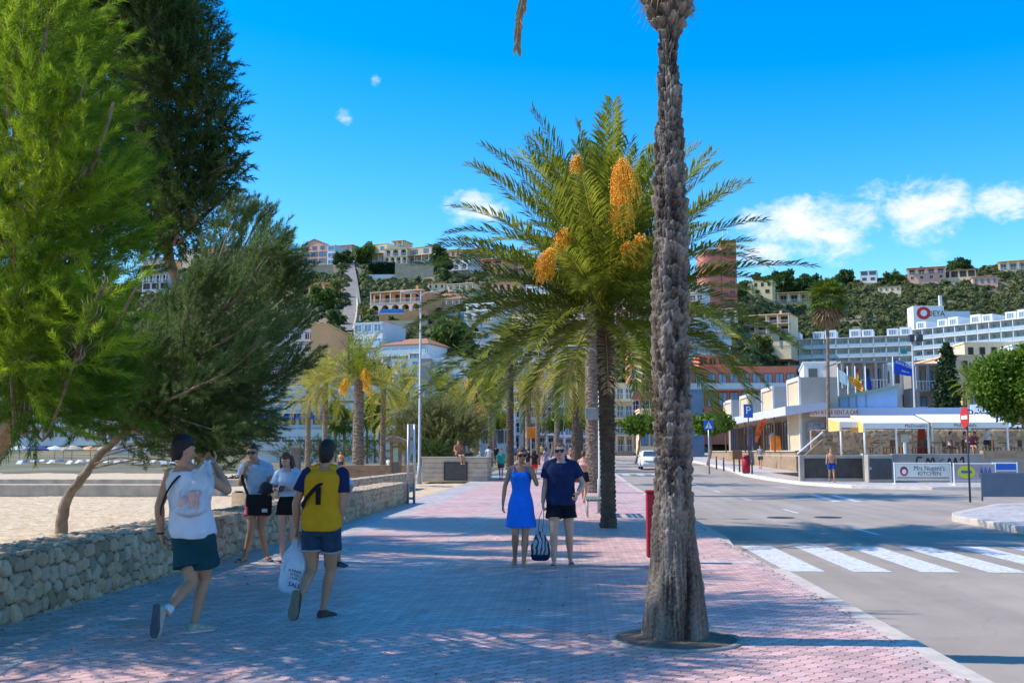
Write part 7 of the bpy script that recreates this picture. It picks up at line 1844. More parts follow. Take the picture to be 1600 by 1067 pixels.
t=thing('sandwich_board','small orange sandwich board by the shop door','sign',(at(1212,696,84).x,84,gz(75)+1.43)); mb=MB(); mb.add([(-.4,-.25,0),(.4,-.25,0),(.36,0,1.15),(-.36,0,1.15),(-.4,.25,0),(.4,.25,0)],[(0,1,2,3),(5,4,3,2),(0,3,4),(1,5,2)]); mb.build('board',mat('orange_board',(.75,.22,.03),.7,.25,3),t)
# banner barriers on the pavement corner
def barrier(label,px0,px1,Y,z0,z1,m,name='banner_barrier',rz=0):
    a=at(px0,750,Y).x; W=at(px1,750,Y).x-a; t=thing(name,label,'barrier',(a,Y,gz(Y)),rz)
    for x in (0,W): mb=MB(); mb.tube([(x,0,0),(x,0,z1+.08)],.035,8); mb.box(x-.04,-.25,0,x+.04,.25,.03); mb.build('post',SWHITE,t)
    mb=MB(); mb.tube([(0,0,z1+.04),(W,0,z1+.04)],.025,6); mb.tube([(0,0,z0-.04),(W,0,z0-.04)],.025,6); mb.build('rail',SWHITE,t); mb=MB(); mb.box(.05,-.015,z0,W-.05,.015,z1); p=mb.build('banner',m,t); return t,p,W
t,p,W=barrier('white barrier banner with red badge and kitchen lettering on the pavement corner',1398,1486,53.5,.22,.98,mat('banner_white',(.72,.74,.68),.6,.08,2))
GL=mat('banner_letter',(.10,.12,.10),.6,.1,5); text("Mrs Nugent's",.34,GL,p,(W*.62,-.02,.76),'lettering',xs=.82); text('KITCHEN',.27,GL,p,(W*.62,-.02,.50),'lettering')
mb=MB(); mb.ell((W*.17,-.018,.62),(.20,.012,.24),18,8); mb.build('badge',mat('badge_red',(.30,.04,.05),.6,.1,5),p); mb=MB(); mb.ell((W*.17,-.030,.60),(.11,.008,.13),14,8); mb.build('badge_centre',SWHITE,p); mb=MB(); mb.box(.1,-.02,.28,W-.1,-.0155,.33); mb.build('stripe',mat('stripe_brown',(.30,.08,.05),.6,.1,5),p)
t,p,W=barrier('barrier banner with a yellow oval and blue figures beside the kitchen banner',1491,1556,52.2,.25,.98,mat('banner_mauve',(.40,.33,.36),.6,.3,2))
mb=MB(); mb.ell((W*.30,-.018,.62),(.42,.01,.30),20,8); y_=mb.build('oval',mat('oval_yellow',(.62,.60,.03),.6,.08,3),p); mb=MB(); mb.box(W*.30-.25,-.034,.56,W*.30+.25,-.026,.68); mb.build('oval_band',SBLUE,y_)
for k in range(3): mb=MB(); mb.tube([(W*(.62+.1*k),-.02,.35),(W*(.66+.1*k),-.02,.85),(W*(.70+.1*k),-.02,.45)],.035,5); mb.build('figure_mark',SBLUE,p)
t,p,W=barrier('blue banner barrier at the right, behind the dark hoarding',1552,1590,52.6,.72,1.0,SBLUE)
t=thing('hoarding','dark blue-grey hoarding panel on two posts at the kerb island','hoarding',(at(1534,780,35.6).x,35.6,.03)); Wh=at(1608,780,35.6).x-at(1534,780,35.6).x
for x in (.03,Wh-.03): mb=MB(); mb.tube([(x,.03,0),(x,.03,1.0)],.03,8); mb.build('post',BL,t)
mb=MB(); mb.box(0,-.02,.14,Wh,.0,.92); mb.build('panel',mat('hoarding_blue',(.13,.17,.23),.6,.15,2),t,False,.006)
lamp('tall dark pole with a boxy head over the white awnings',at(1430,655,92).x,92,at(1430,532,92).z-G(92),[],.11)
t=thing('floodlight','boxy floodlight on the tall dark pole over the awnings','lamp',(at(1430,532,92).x,92,at(1430,532,92).z-.1)); 
for dx in (-.55,.15): mb=MB(); mb.box(dx,-.25,0,dx+.45,.25,.6); mb.build('lamp_box',BL,t,False,.03)
# flags
def flag(label,px,Y,pyt,pyb,outline,bands,cat='flag',words=None):
    x=at(px,pyb,Y).x; zb=at(px,pyb,Y).z; t=thing('flag',label,cat,(x,Y,zb)); b0=Vector((x,Y,zb)); zt_=at(px,pyt,Y).z-zb
    mb=MB(); mb.tube([(0,0,0),(0,0,zt_)],[.06,.035],8); mb.build('flagpole',SWHITE,t,True)
    nb=len(bands); (ax,ay),(bx_,by_),(cx_,cy_),(dx_,dy_)=outline   # hoist-top, fly-top, fly-bottom, hoist-bottom
    for k,m in enumerate(bands):
        V=[];nu=16
        for v in (k/nb,(k+1)/nb):
            for i in range(nu+1):
                u=i/nu; px_=(ax+(bx_-ax)*u)*(1-v)+(dx_+(cx_-dx_)*u)*v; py_=(ay+(by_-ay)*u)*(1-v)+(dy_+(cy_-dy_)*u)*v
                p=at(px_,py_,Y)-b0; V.append(p+Vector((0,.22*math.sin(u*9+v*3)*u,0.0)))
        mb=MB(); W2=[p+Vector((0,.02,0)) for p in V]; n=nu+1
        mb.add(V+W2,[(i,i+1,n+i+1,n+i) for i in range(nu)]+[(2*n+i,3*n+i,3*n+i+1,2*n+i+1) for i in range(nu)]); c_=mb.build('cloth',m,t,True)
    return t,b0
FY=mat('flag_yellow',(.85,.48,.02),.7,.08,4); FR=mat('flag_red',(.60,.05,.02),.7,.1,4); FW=mat('flag_white',(.78,.78,.80),.7,.05,4); FB=mat('flag_blue',(.012,.05,.36),.7,.1,4); FBB=mat('flag_bright_blue',(.015,.07,.48),.7,.1,4)
flag('white flag drooping from a white pole, left of four',1311,84,574,640,((1311,577),(1325,586),(1326,604),(1312,596)),[FW]); flag('red and yellow striped flag blown to the right beside the white flag',1326,84.5,572,640,((1326,587),(1345,596),(1349,614),(1327,596)),[FY,FR,FY,FR,FY,FR,FY])
flag('red and yellow flag hanging almost straight down its pole',1338,85,572,640,((1338,574),(1343,590),(1347,608),(1338,602)),[FR,FY,FY,FR]); flag('dark blue flag hanging limp, right of the striped flags',1354,84,572,640,((1354,587),(1361,592),(1363,617),(1355,606)),[FB])
t,b0=flag('big bright blue flag with white lettering blowing to the right',1397,95,557,625,((1397,560),(1427,572),(1428,589),(1397,583)),[FBB])
text('SANTA PONSA',.34,SWHITE,t,at(1412,571,95)-b0+Vector((0,-.30,0)),'lettering',tilt=R(21),xs=.75); text('Mallorca',.22,SWHITE,t,at(1413,581,95)-b0+Vector((0,-.30,0)),'lettering',tilt=R(12),xs=.9)
# white car coming towards us
def car(label,x,y):
    t=thing('parked_car' if False else 'car',label,'car',(x,y,G(y)-.12)); WP=mat('car_white',(.72,.72,.73),.25,.04,2,spec=.6)
    # outline along the length: front at -y
    prof=[(-2.05,.30),(-2.10,.55),(-2.0,.78),(-1.15,.95),(-.95,.97)]; 
    def ring(yv,zlo,zhi,w,wt): return [Vector((-w,yv,zlo)),Vector((-w*1.02,yv,(zlo+zhi)*.5)),Vector((-wt,yv,zhi)),Vector((0,yv,zhi+.03)),Vector((wt,yv,zhi)),Vector((w*1.02,yv,(zlo+zhi)*.5)),Vector((w,yv,zlo))]
    mb=MB(); mb.loft([ring(*a) for a in ((-2.10,.32,.60,.66,.58),(-2.0,.25,.76,.80,.68),(-1.2,.22,.94,.86,.76),(-.9,.22,.98,.86,.80),(1.6,.22,1.0,.86,.80),(2.0,.28,.95,.80,.72),(2.08,.35,.7,.7,.6))]); mb.build('body',WP,t,True)
    mb=MB(); mb.loft([ring(*a) for a in ((-.95,.95,.99,.80,.76),(-.25,.95,1.42,.78,.60),(.9,.95,1.47,.78,.60),(1.75,.95,1.05,.78,.72))]); mb.build('cabin',WP,t,True)
    mb=MB(); mb.add([(-.64,-.93,1.02),(.64,-.93,1.02),(.54,-.30,1.39),(-.54,-.30,1.39)],[(0,1,2,3)]); o=mb.build('windscreen',GLASS,t); o.location=(0,-.035,.02)
    for sx in (-1,1): mb=MB(); mb.box(sx*.80-.01,-.6,1.0,sx*.80+.01,1.3,1.03); mb.add([(sx*.80,-.75,1.03),(sx*.80,1.45,1.05),(sx*.66,.9,1.38),(sx*.66,-.2,1.37)],[(0,1,2,3)]); mb.build('side_window',GLASS,t)
    for sx in (-1,1):
        mb=MB(); mb.ell((sx*.55,-2.03,.66),(.16,.07,.09),12,8); mb.build('headlight',mat('headlight',(.7,.72,.75),.15,.05,5,spec=.8),t,True)
        mb=MB(); mb.ell((sx*.93,-.65,1.05),(.09,.06,.07),10,6); mb.build('mirror',WP,t,True)
        for yy in (-1.3,1.3):
            mb=MB(); mb.tube([(sx*.68,yy,.31),(sx*.86,yy,.31)],.31,16); w=mb.build('wheel',mat('tyre',(.02,.02,.02),.8,.2,9),t,True); mb=MB(); mb.tube([(sx*.86,yy,.31),(sx*.875,yy,.31)],.2,12); mb.build('rim',MET,w)
    mb=MB(); mb.box(-.26,-2.125,.42,.26,-2.105,.53); mb.build('number_plate',SWHITE,t); mb=MB(); mb.box(-.45,-2.118,.58,.45,-2.09,.66); mb.build('grille',FRAMED,t)
    return t
car('small white car coming down the road, half hidden by the big palm trunk',(1014-892)/FPX*84,84)
# distant signs along the walk
y=64; t=thing('sign_board','square orange board on a post over the walkers','sign',(at(830,676,y).x,y,G(y))); h=at(830,676,y).z-G(y); mb=MB(); mb.tube([(0,0,0),(0,0,h)],.04,6); mb.build('post',MET2,t); mb=MB(); mb.box(-.27,-.06,h-.32,.27,-.03,h+.32); mb.build('board',mat('orange_sign',(.82,.22,.02),.6,.12,3),t,False,.02)
for px,y,top,lb in ((822,90,640,'thin pale lamp pole far down the walk, left one'),(1047,96,600,'thin pale lamp pole by the far pavement tree'),(880,100,655,'thin pale lamp pole far down the walk, right one'),(1055,88,668,'thin dark pole beside the car')):
    if px==1055: continue
    lamp(lb,(px-892)/FPX*y,y,at(px,top,y).z-G(y),[(-.6,.1,.4)],.05)
# pruned street trees
FIC=leaf_mat('ficus_leaf',(.075,.15,.012),(.30,.42,.03),.4); q4=np.array([[[0,0,0],[.09,0,.03],[.10,.10,.05],[.01,.09,.03]]])*1.0
def leafcl(n,s,seed):
    r=np.random.default_rng(seed); V=[]
    for i in range(n):
        c=r.normal(size=3)*.13; a=r.normal(size=3); a/=np.linalg.norm(a); b=np.cross(a,r.normal(size=3)); b/=np.linalg.norm(b); V.append([c,c+a*s*.5+b*s*.32,c+a*s,c+a*s*.5-b*s*.32])
    return np.array(V)
TW_LEAF=[leafcl(26,.12,s) for s in range(4)]; TW_LEAFB=[leafcl(16,.24,s+9) for s in range(4)]
p=Vector((at(1650,745,42).x,42,.03))
leafy('ficus_tree','bright green broadleaf tree leaning in from the right edge','tree',p,[([p,at(1628,700,42),at(1600,662,42),at(1578,628,42),at(1566,604,42)],.20,.05),([at(1606,668,42),at(1612,630,42),at(1604,590,42)],.10,.03)],
  [bm_(x,y_,42+d,r,(1,1,.9),tn) for x,y_,d,r,tn in ((1552,585,0,24,.1),(1575,575,.3,26,.15),(1550,612,-.3,22,0),(1578,605,.4,24,0),(1600,590,0,24,.1),(1612,562,.2,22,.2),(1625,600,0,30,0),(1590,640,.3,16,-.1),(1538,600,0,12,.1),(1565,632,-.2,14,0),(1640,560,0,30,.1),(1600,615,-.6,20,.1))],2600,TW_LEAF,FIC,(.9,1.5),.3,limb_r=.05)
for px,py,Y,r,lb in ((1112,660,92,24,'flat-topped pruned green tree behind the crossing sign'),(1001,662,98,20,'flat-topped pruned green tree left of the big palm trunk'),(905,658,118,14,'small pruned green tree far along the walk, right of the palms'),(868,660,122,14,'small pruned green tree far along the walk, middle'),(778,655,124,13,'small pruned green tree far along the walk, under the left palms'),(940,662,112,14,'small pruned green tree beyond the dark palm trunk')):
    x=(px-892)/FPX*Y; b0=Vector((x-.6,Y,G(Y))); leafy('pruned_tree',lb,'tree',b0,[([b0,Vector((x-.3,Y,G(Y)+1.2)),at(px,py+6,Y)],.14,.08)],[bm_(px+dx,py+dy,Y,r*.62,(1.1,1.1,.62)) for dx,dy in ((-r*.6,2),(0,-2),(r*.6,1),(r*.2,3),(-r*.2,4))],420,TW_LEAFB,FIC,(1.2,2.0),.3,group='pruned street trees')
CYP=leaf_mat('cypress_leaf',(.02,.045,.014),(.06,.10,.03),.15)
b0=Vector((at(1480,650,118).x,118,1.0)); leafy('cypress','narrow dark cypress before the peach houses','tree',b0,[([b0,at(1480,560,118)],.2,.04)],[bm_(1480,545+i*13,118,4+i*1.9,(1,1,1.9)) for i in range(8)],1500,TW_LEAFB,CYP,(1.2,2.0),1.2)

# clothes rails on the shop terrace
GC=[(.42,.16,.36),(.62,.56,.58),(.12,.14,.34),(.55,.12,.16),(.10,.30,.32),(.62,.42,.16),(.05,.05,.06)]
for k,(yy,lb) in enumerate(((81.5,'clothes rail with coloured garments before the shops, nearest of three'),(91.0,'clothes rail with coloured garments before the shops, middle of three'),(101.0,'clothes rail with coloured garments before the shops, farthest of three'))):
    t=thing('clothes_rail',lb,'clothes rail',(16.9,yy,gz(75)+1.43),R(90),'clothes rails at the shops'); mb=MB(); mb.tube([(-.9,0,0),(-.9,0,1.5),(.9,0,1.5),(.9,0,0)],.025,6); mb.build('rail',MET,t)
    for i in range(7):
        c=GC[(i*3+k)%7]; mb=MB(); x=-.75+i*.25; mb.add([(x-.03,-.08,1.47),(x+.03,-.08,1.47),(x+.03,.08,1.47),(x-.03,.08,1.47),(x-.07,-.26,1.3),(x+.07,-.26,1.3),(x+.07,.26,1.3),(x-.07,.26,1.3),(x-.08,-.22,.55),(x+.08,-.22,.55),(x+.08,.24,.5),(x-.08,.24,.5)],[(0,1,2,3),(0,4,5,1),(1,5,6,2),(2,6,7,3),(3,7,4,0),(4,8,9,5),(5,9,10,6),(6,10,11,7),(7,11,8,4),(8,11,10,9)]); mb.build('garment',cloth('garment_%d'%((i*3+k)%7),c),t)
# ------------------------------------------------------------------ the town on the hill
# ridge, left of the walk
house('brown stone villa with a roof terrace on the far left of the ridge',222,262,405,428,[('win',3),('log',3)],TANST,depth=10)
house('white villa with tall square pillars below the leftmost stone villa',222,266,428,456,[('log',4),('wide',3)],WHITEB,depth=9)
house('small cream villa with tiled roof at the left end of the ridge',283,315,387,401,[('win',3)],CREAM,'hip',depth=8)
house('long pink villa with dark arches on the ridge behind the feathery pine',316,376,382,406,[('win',4),('arch',4)],PINKR,'hip',depth=10,chim=True)
house('tan villa half hidden by the feathery pine on the ridge',395,440,386,408,[('log',4)],BEIGE,'hip',depth=9)
house('pink villa with red gable and big blue windows on the ridge',472,512,375,415,[('win',3),('wide',3),('wide',3)],PINKR,'gable',gm=GLASSB,depth=11,roofm=mat('red_gable',(.42,.15,.09),.85,.2,3))
house('white glazed stair tower beside the pink gabled villa',511,524,384,416,[('wide',1),('wide',1),('wide',1)],WHITEB,gm=GLASSB,depth=9)
house('brown villa with shallow tiled roof right of the white glazed tower',525,551,379,406,[('win',2),('log',2)],BEIGE,'hip',depth=10)
house('cream villa with dark windows at the left of the big ridge mansion',577,606,383,413,[('win',2),('log',3)],CREAM,depth=11)
house('large cream ridge mansion with arcades and terraces',602,640,390,414,[('arch',3),('arch',4)],CREAM,depth=12)
house('square cream tower rising over the ridge mansion',614,632,374,396,[('log',2),('win',1)],CREAM,'hip',depth=8,rh=.9)
house('tall narrow cream wing with blue glass in the ridge mansion',626,636,394,413,[('wide',1),('wide',1)],CREAM,gm=GLASSB,depth=4)
house('cream villa with white roof edge right of the ridge mansion',640,676,388,414,[('win',2),('log',3)],BEIGE,depth=11,fm=FRB)
house('pink-tan house with flat roof right of the ridge palms',696,720,391,405,[('win',3)],PINKR,depth=8)
house('white villa with pink roof and round terrace arches under the ridge',697,735,400,424,[('win',3),('arch',3)],WHITE,'hip',roofm=mat('pink_roof',(.52,.30,.22),.9,.2,5),depth=11)
house('brown-roofed villa on the ridge left of the date palm crown',722,756,388,402,[('log',3)],PINKR,'hip',depth=9)
house('orange villa with arches on the ridge left of the date palm crown',754,788,400,430,[('log',2),('arch',3)],ORANGE,'hip',depth=11)
house('pink villa seen through the date palm fronds on the ridge',803,832,402,432,[('win',3),('log',3)],PINKR,'hip',depth=11)
house('pale villa behind the date palm crown on the ridge',850,892,410,432,[('win',3),('log',3)],CREAM,'hip',depth=11)
house('white villa on the ridge between the two palm trunks',985,1012,418,440,[('win',2),('log',2)],WHITE,'hip',depth=10)
for lb,a,b_,c,d,fl,wl,rf in (('cream villa with tiled roof below the round white terrace',700,742,440,462,[('log',4),('win',4)],CREAM,'hip'),('pink-walled villa below the orange ridge villa',768,812,438,462,[('win',4),('arch',4)],PINKR,'hip'),
    ('white terraced villa behind the left date palm fronds',822,868,446,476,[('balc',4),('log',4)],WHITE,'flat'),('orange flat-roofed villa behind the date palm crown',866,906,440,470,[('log',4),('win',4)],ORANGE,'hip'),
    ('cream terraced flats behind the lower date palm fronds',800,862,492,545,[('balc',5),('balc',5),('balc',5)],CREAM,'flat'),('white flats behind the dark palm trunk top',872,935,480,545,[('balc',5),('balc',5),('balc',5)],WHITE,'flat'),
    ('pink terraced flats left of the big palm trunk',960,1012,462,530,[('balc',4),('log',4),('log',4)],PINKR,'flat'),('small orange villa left of the steep hill track',486,522,440,458,[('arch',3)],ORANGE,'hip'),
    ('small tan house between the ridge mansion wall and the tiled villa',668,696,440,454,[('win',3)],CREAM,'hip'),('beige house low on the slope right of the white cube house',1372,1404,446,458,[('win',4)],CREAM,'hip'),
    ('terracotta-roofed house on the slope above the hotel sign',1520,1556,430,446,[('win',4)],PINKR,'hip')):
    house(lb,a,b_,c,d,fl,wl,rf,depth=9)
# retaining walls and the clipped hedge
def bank_wall(label,px0,px1,pyt,pyb,m):
    D,_=hill_at((px0+px1)/2,pyb); D-=1.5; a=at(px0,pyb,D); W=at(px1,pyb,D).x-a.x; H=at(px0,pyt,D).z-a.z; RECTS.append((px0,px1,pyt,pyb,D)); mb=MB(); mb.box(0,0,-4,W,.6,H); mb.box(-.1,-.1,H,W+.1,.7,H+.18); o=mb.build('retaining_wall',m); o.location=a; tag(o,label,'wall'); return o
bank_wall('long beige retaining wall under the ridge mansion',617,677,413,436,TANST)
bank_wall('long stone retaining wall under the pink gabled villa',468,520,415,430,TANST)
bank_wall('low white garden wall below the dark clipped hedge',575,640,430,435,WHITE)
bank_wall('stone terrace wall under the orange arcaded villa',594,668,502,513,BEIGE)
D,_=hill_at(597,430); a=at(577,430,D-2); W=at(617,430,D-2).x-a.x; H=at(577,412,D-2).z-a.z
V=[];T=[]
n=5200; P=np.stack([rng.uniform(0,W,n),rng.uniform(0,1.6,n)*(rng.random(n)>.6),rng.uniform(-1.5,H,n)],1); Dd=rng.normal(size=(n,3)); V,F,T=scatter([leafcl(5,.5,3)*1.0],P,Dd,rng.uniform(.8,1.3,n),rng.normal(size=n)*.12)
HEDGE=leaf_mat('hedge_leaf',(.012,.045,.018),(.04,.10,.03),.15)
o=link('hedge',np_mesh('hedge',V,F,HEDGE,False,T)); o.location=a; tag(o,'tall dark green clipped hedge under the left of the ridge mansion','hedge'); RECTS.append((577,617,412,430,D-2))
# middle tier
house('big orange villa with white arches and a blue pool terrace',583,666,450,494,[('log',5),('arch',5)],ORANGE,'hip',depth=10,colm=mat('pale_arch',(.66,.52,.40),.85,.08,1),rh=1.3,chim=True)
D,_=hill_at(625,502); a=at(592,502,D-4.5); t=thing('pool_terrace','orange terrace base with a strip of blue pool under the arcaded villa','terrace',a); W=at(667,502,D-4.5).x-a.x; H=at(592,486,D-4.5).z-a.z
mb=MB(); mb.box(0,0,-4,W,3.2,H); mb.build('base',ORANGE,t); mb=MB(); mb.box(.3,-.12,H-.55,W*.52,-.003,H+.45); mb.build('pool_glass',mat('pool_blue',(.03,.22,.55),.15,.2,1),t); mb=MB(); mb.box(-.1,-.16,H-.75,W*.54,-.121,H-.55); mb.build('coping',WHITE,t)
house('low tan-roofed house right of the orange arcaded villa',668,722,456,478,[('log',5)],BEIGE,'hip',depth=9,rh=2.2)
house('white villa with two arches over a blue pool',728,772,476,512,[('win',3),('arch',3),('blank',0)],WHITE,depth=10,D=None)
house('plain pinkish garden house right of the white arches',772,812,466,492,[('blank',0),('win',2)],PINKR,'shed',depth=9)
D,_=hill_at(732,506); a=at(720,506,D-3); t=thing('swimming_pool','bright blue pool front left of the white arched villa','pool',a); mb=MB(); mb.box(0,0,-3,3.2,3,2.6); mb.build('water_glass',mat('pool_blue',(.03,.22,.55),.15,.2,1),t); mb=MB(); mb.box(-.2,-.2,2.6,3.4,3.2,2.8); mb.build('coping',WHITE,t)
house('white flat-roofed house among trees below the arched villa',725,765,520,545,[('wide',4),('blank',0)],WHITE,depth=9)
house('small cream house under the tan roofed villa',690,716,480,492,[('win',2)],BEIGE,'hip',depth=7)
house('modern white villa with a glazed top and brick side',552,600,506,562,[('wide',3),('balc',3),('balc',3)],WHITEB,gm=GLASSB,depth=10,railm=RGL)
house('narrow brick house end beside the modern white villa',597,607,505,545,[('blank',0),('win',1),('blank',0)],TERRA,depth=10)
house('brown-roofed white villa with wide glazing above the white flats',596,672,526,572,[('balc',5),('wide',4)],WHITEB,'hip',depth=11,gm=GLASSB,railm=RGL,rh=1.8)
house('brick end wall of the brown-roofed white villa',671,680,538,560,[('blank',0)],mat('brick_end',(.40,.20,.11),.9,.2,4),depth=10)
house('pale terrace house half hidden by pines below the white flat-roofed house',690,722,560,585,[('win',3),('wide',3)],WHITEB,depth=9)
# white flats and the blue-white apartments by the beach
house('white modern flats with a grey stair shaft behind the lamp post',612,722,562,622,[('wide',4),('wide',5),('balc',5)],WHITE,D=140,depth=12,railm=RGL)
house('grey stair shaft of the white flats right of the lamp post',655,672,562,612,[('blank',0)],GREYC,D=138.5,depth=4)
house('white set-back top floor of the white flats',638,660,552,564,[('wide',1)],WHITE,D=143,depth=7)
house('stepped white apartment block with planted balconies behind the pine',395,488,512,610,[('balc',5),('balc',5),('balc',5),('balc',5),('balc',5)],WHITEB,D=150,depth=14,railm=RAIL,rz=R(8))
house('tall plain orange gable end of the stepped white apartments',484,510,507,612,[('blank',0)],mat('orange_gable',(.72,.38,.17),.85,.08,.3),D=148,depth=14)
house('wide white five-storey apartments with blue awnings facing the beach',398,640,604,704,[('balc',11),('balc',11),('aw',11),('balc',11),('log',11)],WHITEB,D=122,depth=12,gm=GLASS,railm=RGL)
for (f0,fl) in ((3.0,3.55),(3.0,2.45),(4.15,2.45)):
    pass
t=thing('blue_awning','big bright blue awning hanging out of the white apartments','awning',at(485,655,120.6)); mb=MB(); mb.add([(0,0,2.0),(1.6,0,2.0),(1.6,-1.1,.9),(0,-1.1,.9),(0,-1.1,0),(1.6,-1.1,0),(0,0,1.8),(1.6,0,1.8)],[(0,1,2,3),(3,2,5,4),(0,3,6),(1,7,2),(6,4,5,7)]); mb.build('canvas',BLUEAW,t)
house('long pale low building at the far left beyond the sunbeds',20,150,640,690,[('balc',9),('wide',9)],WHITEB,D=190,depth=10)
house('white villa block far left behind the bright pine trunk',150,260,600,690,[('balc',6),('balc',6),('balc',6)],WHITE,D=180,depth=12)
house('tan block behind the feathery pine',270,395,560,690,[('balc',7),('balc',7),('balc',7),('balc',7)],PEACH,D=175,depth=12)
# low buildings along the street end, under the palms
house('low white beach bar with wide openings beyond the tamarisk',690,742,660,702,[('wide',4)],WHITE,D=118,depth=8)
house('white shop terrace with pale canopy at the end of the walk',742,800,640,700,[('log',5),('wide',5)],WHITE,D=134,depth=9)
house('white three-storey block closing the walk behind the dark palm',800,868,606,702,[('balc',5),('balc',5),('balc',5),('log',5)],WHITE,D=150,depth=10)
house('white block with blue shutters closing the walk left of the slim lamp',868,936,612,704,[('balc',5),('wide',5),('balc',5),('log',5)],WHITEB,D=146,gm=GLASSB,depth=10)
house('pale cream block behind the dark palm trunk',936,990,600,706,[('balc',4),('balc',4),('balc',4),('log',4)],CREAM,D=148,depth=10)
house('tall white apartments showing between the palm trunks',800,900,545,608,[('balc',6),('balc',6),('balc',6)],WHITEB,D=190,depth=12)
# right of the big trunk
house('red and white apartments with a round red gable left of the big trunk',985,1050,545,668,[('wide',3),('balc',4),('wide',4),('balc',4),('log',4)],TERRA,D=160,depth=12,fm=FRW,colm=TERRA)
t_=house('long low apartments with terracotta bands and white glazing',1050,1246,574,645,[('balc',11),('wide',11)],TERRA,D=170,depth=13,railm=RGL,colm=TERRA)
house('set-back terracotta penthouse on the long banded apartments',1092,1150,556,575,[('wide',4)],TERRA,D=178,depth=8)
house('blue and white stepped apartments with glass balconies behind the long banded ones',1060,1142,498,560,[('balc',5),('balc',5),('balc',5)],WHITEB,D=215,depth=12,gm=GLASSB,railm=RGL)
house('dark blue angular glass block under the fronds right of the big trunk',1070,1100,610,662,[('blank',0)],mat('steel_blue',(.10,.17,.26),.3,.2,.8),D=128,depth=8)
house('low cream shops beyond the far crossing',1000,1075,640,705,[('log',5),('wide',5)],CREAM,D=135,depth=8)
# red tower
def tower():
    D,_=hill_at(1118,482); D-=2; a=at(1096,482,D); W=at(1152,482,D).x-a.x; H=at(1120,390,D).z-a.z; RECTS.append((1085,1152,383,482,D))
    t=thing('tower_block','tall red-brown apartment tower with white window strips on the hillside','tower',a)
    mb=MB(); n=14; w1=W*.58; pr=[(w1*.5+w1*.5*math.cos(math.pi+math.pi*i/n),-w1*.28*math.sin(math.pi*i/n)) for i in range(n+1)]+[(w1,10),(0,10)]
    mb.prism(pr,-8,H-1.0); mb.build('wall',REDT,t); mb=MB(); mb.prism([(w1*.5+(p[0]-w1*.5)*1.05,p[1]*1.05-.2) for p in pr],H-.9,H-.2); mb.build('roof',mat('roof_rim',(.50,.24,.18),.8,.1,2),t)
    mb=MB(); mb.box(w1+.003,-.6,-8,W,10,H+3.0); s=mb.build('stair_shaft',REDT,t)
    fl=int(H/3.0)
    for k in range(fl):
        z=k*H/fl+.6; window(t,w1*.22,-1.55 if False else -w1*.20,z,1.5,1.5,mull=0); window(t,w1*.06+.2,-w1*.05,z,1.0,1.6,rz=R(-50),mull=0)
        window(s,w1+(W-w1)*.25,-.6,z,1.1,1.2,FRB,mull=0)
        mb=MB(); mb.box(w1+(W-w1)*.40,-1.3,z-.3,W-.2,-.603,z+.7); mb.build('balcony',mat('tower_balc',(.40,.11,.085),.8,.1,2),t)
        window(t,w1+(W-w1)*.7,-.6,z+.75,1.5,1.1,FRB,mull=0)
    for dx in (.2,.55): mb=MB(); mb.tube([(w1+(W-w1)*dx,2,H+3),(w1+(W-w1)*dx,2,H+7)],.15,6); mb.build('mast',FRW,t)
tower()
house('white balconied block standing against the foot of the red tower',1078,1098,446,484,[('balc',2),('balc',2),('balc',2)],WHITE,depth=9)
house('pale flat-roofed terrace house below the red tower',1085,1148,481,503,[('log',4)],CREAM,'hip',depth=9,rh=.7)
house('cream villa of two balconied floors right of the big trunk',1165,1230,489,538,[('log',4),('log',4),('win',3)],CREAM,'hip',depth=11,rh=1.0,chim=True)
house('bright yellow villa on the slope right of the red tower',1176,1205,440,462,[('win',3),('win',2)],YELR,depth=8)
house('small yellow house left of the bright yellow villa',1160,1174,444,456,[('win',2)],YELR,depth=7)
house('long low beige house under the slope trees',1200,1262,455,474,[('log',4)],BEIGE,'shed',depth=8)
house('white cube house alone on the right skyline',1344,1368,424,441,[('wide',2),('win',2)],WHITE,depth=8)
house('long tan villa with dark windows on the right skyline',1418,1472,416,440,[('log',4),('win',4)],PINKR,'hip',depth=11,rh=1.2)
house('tan villa wing with wide dark openings on the right skyline',1472,1518,420,438,[('wide',4)],BEIGE,'shed',depth=10)
house('red-roofed villa at the right end of the skyline',1560,1640,405,423,[('log',6)],CREAM,'hip',depth=12,rh=1.4)
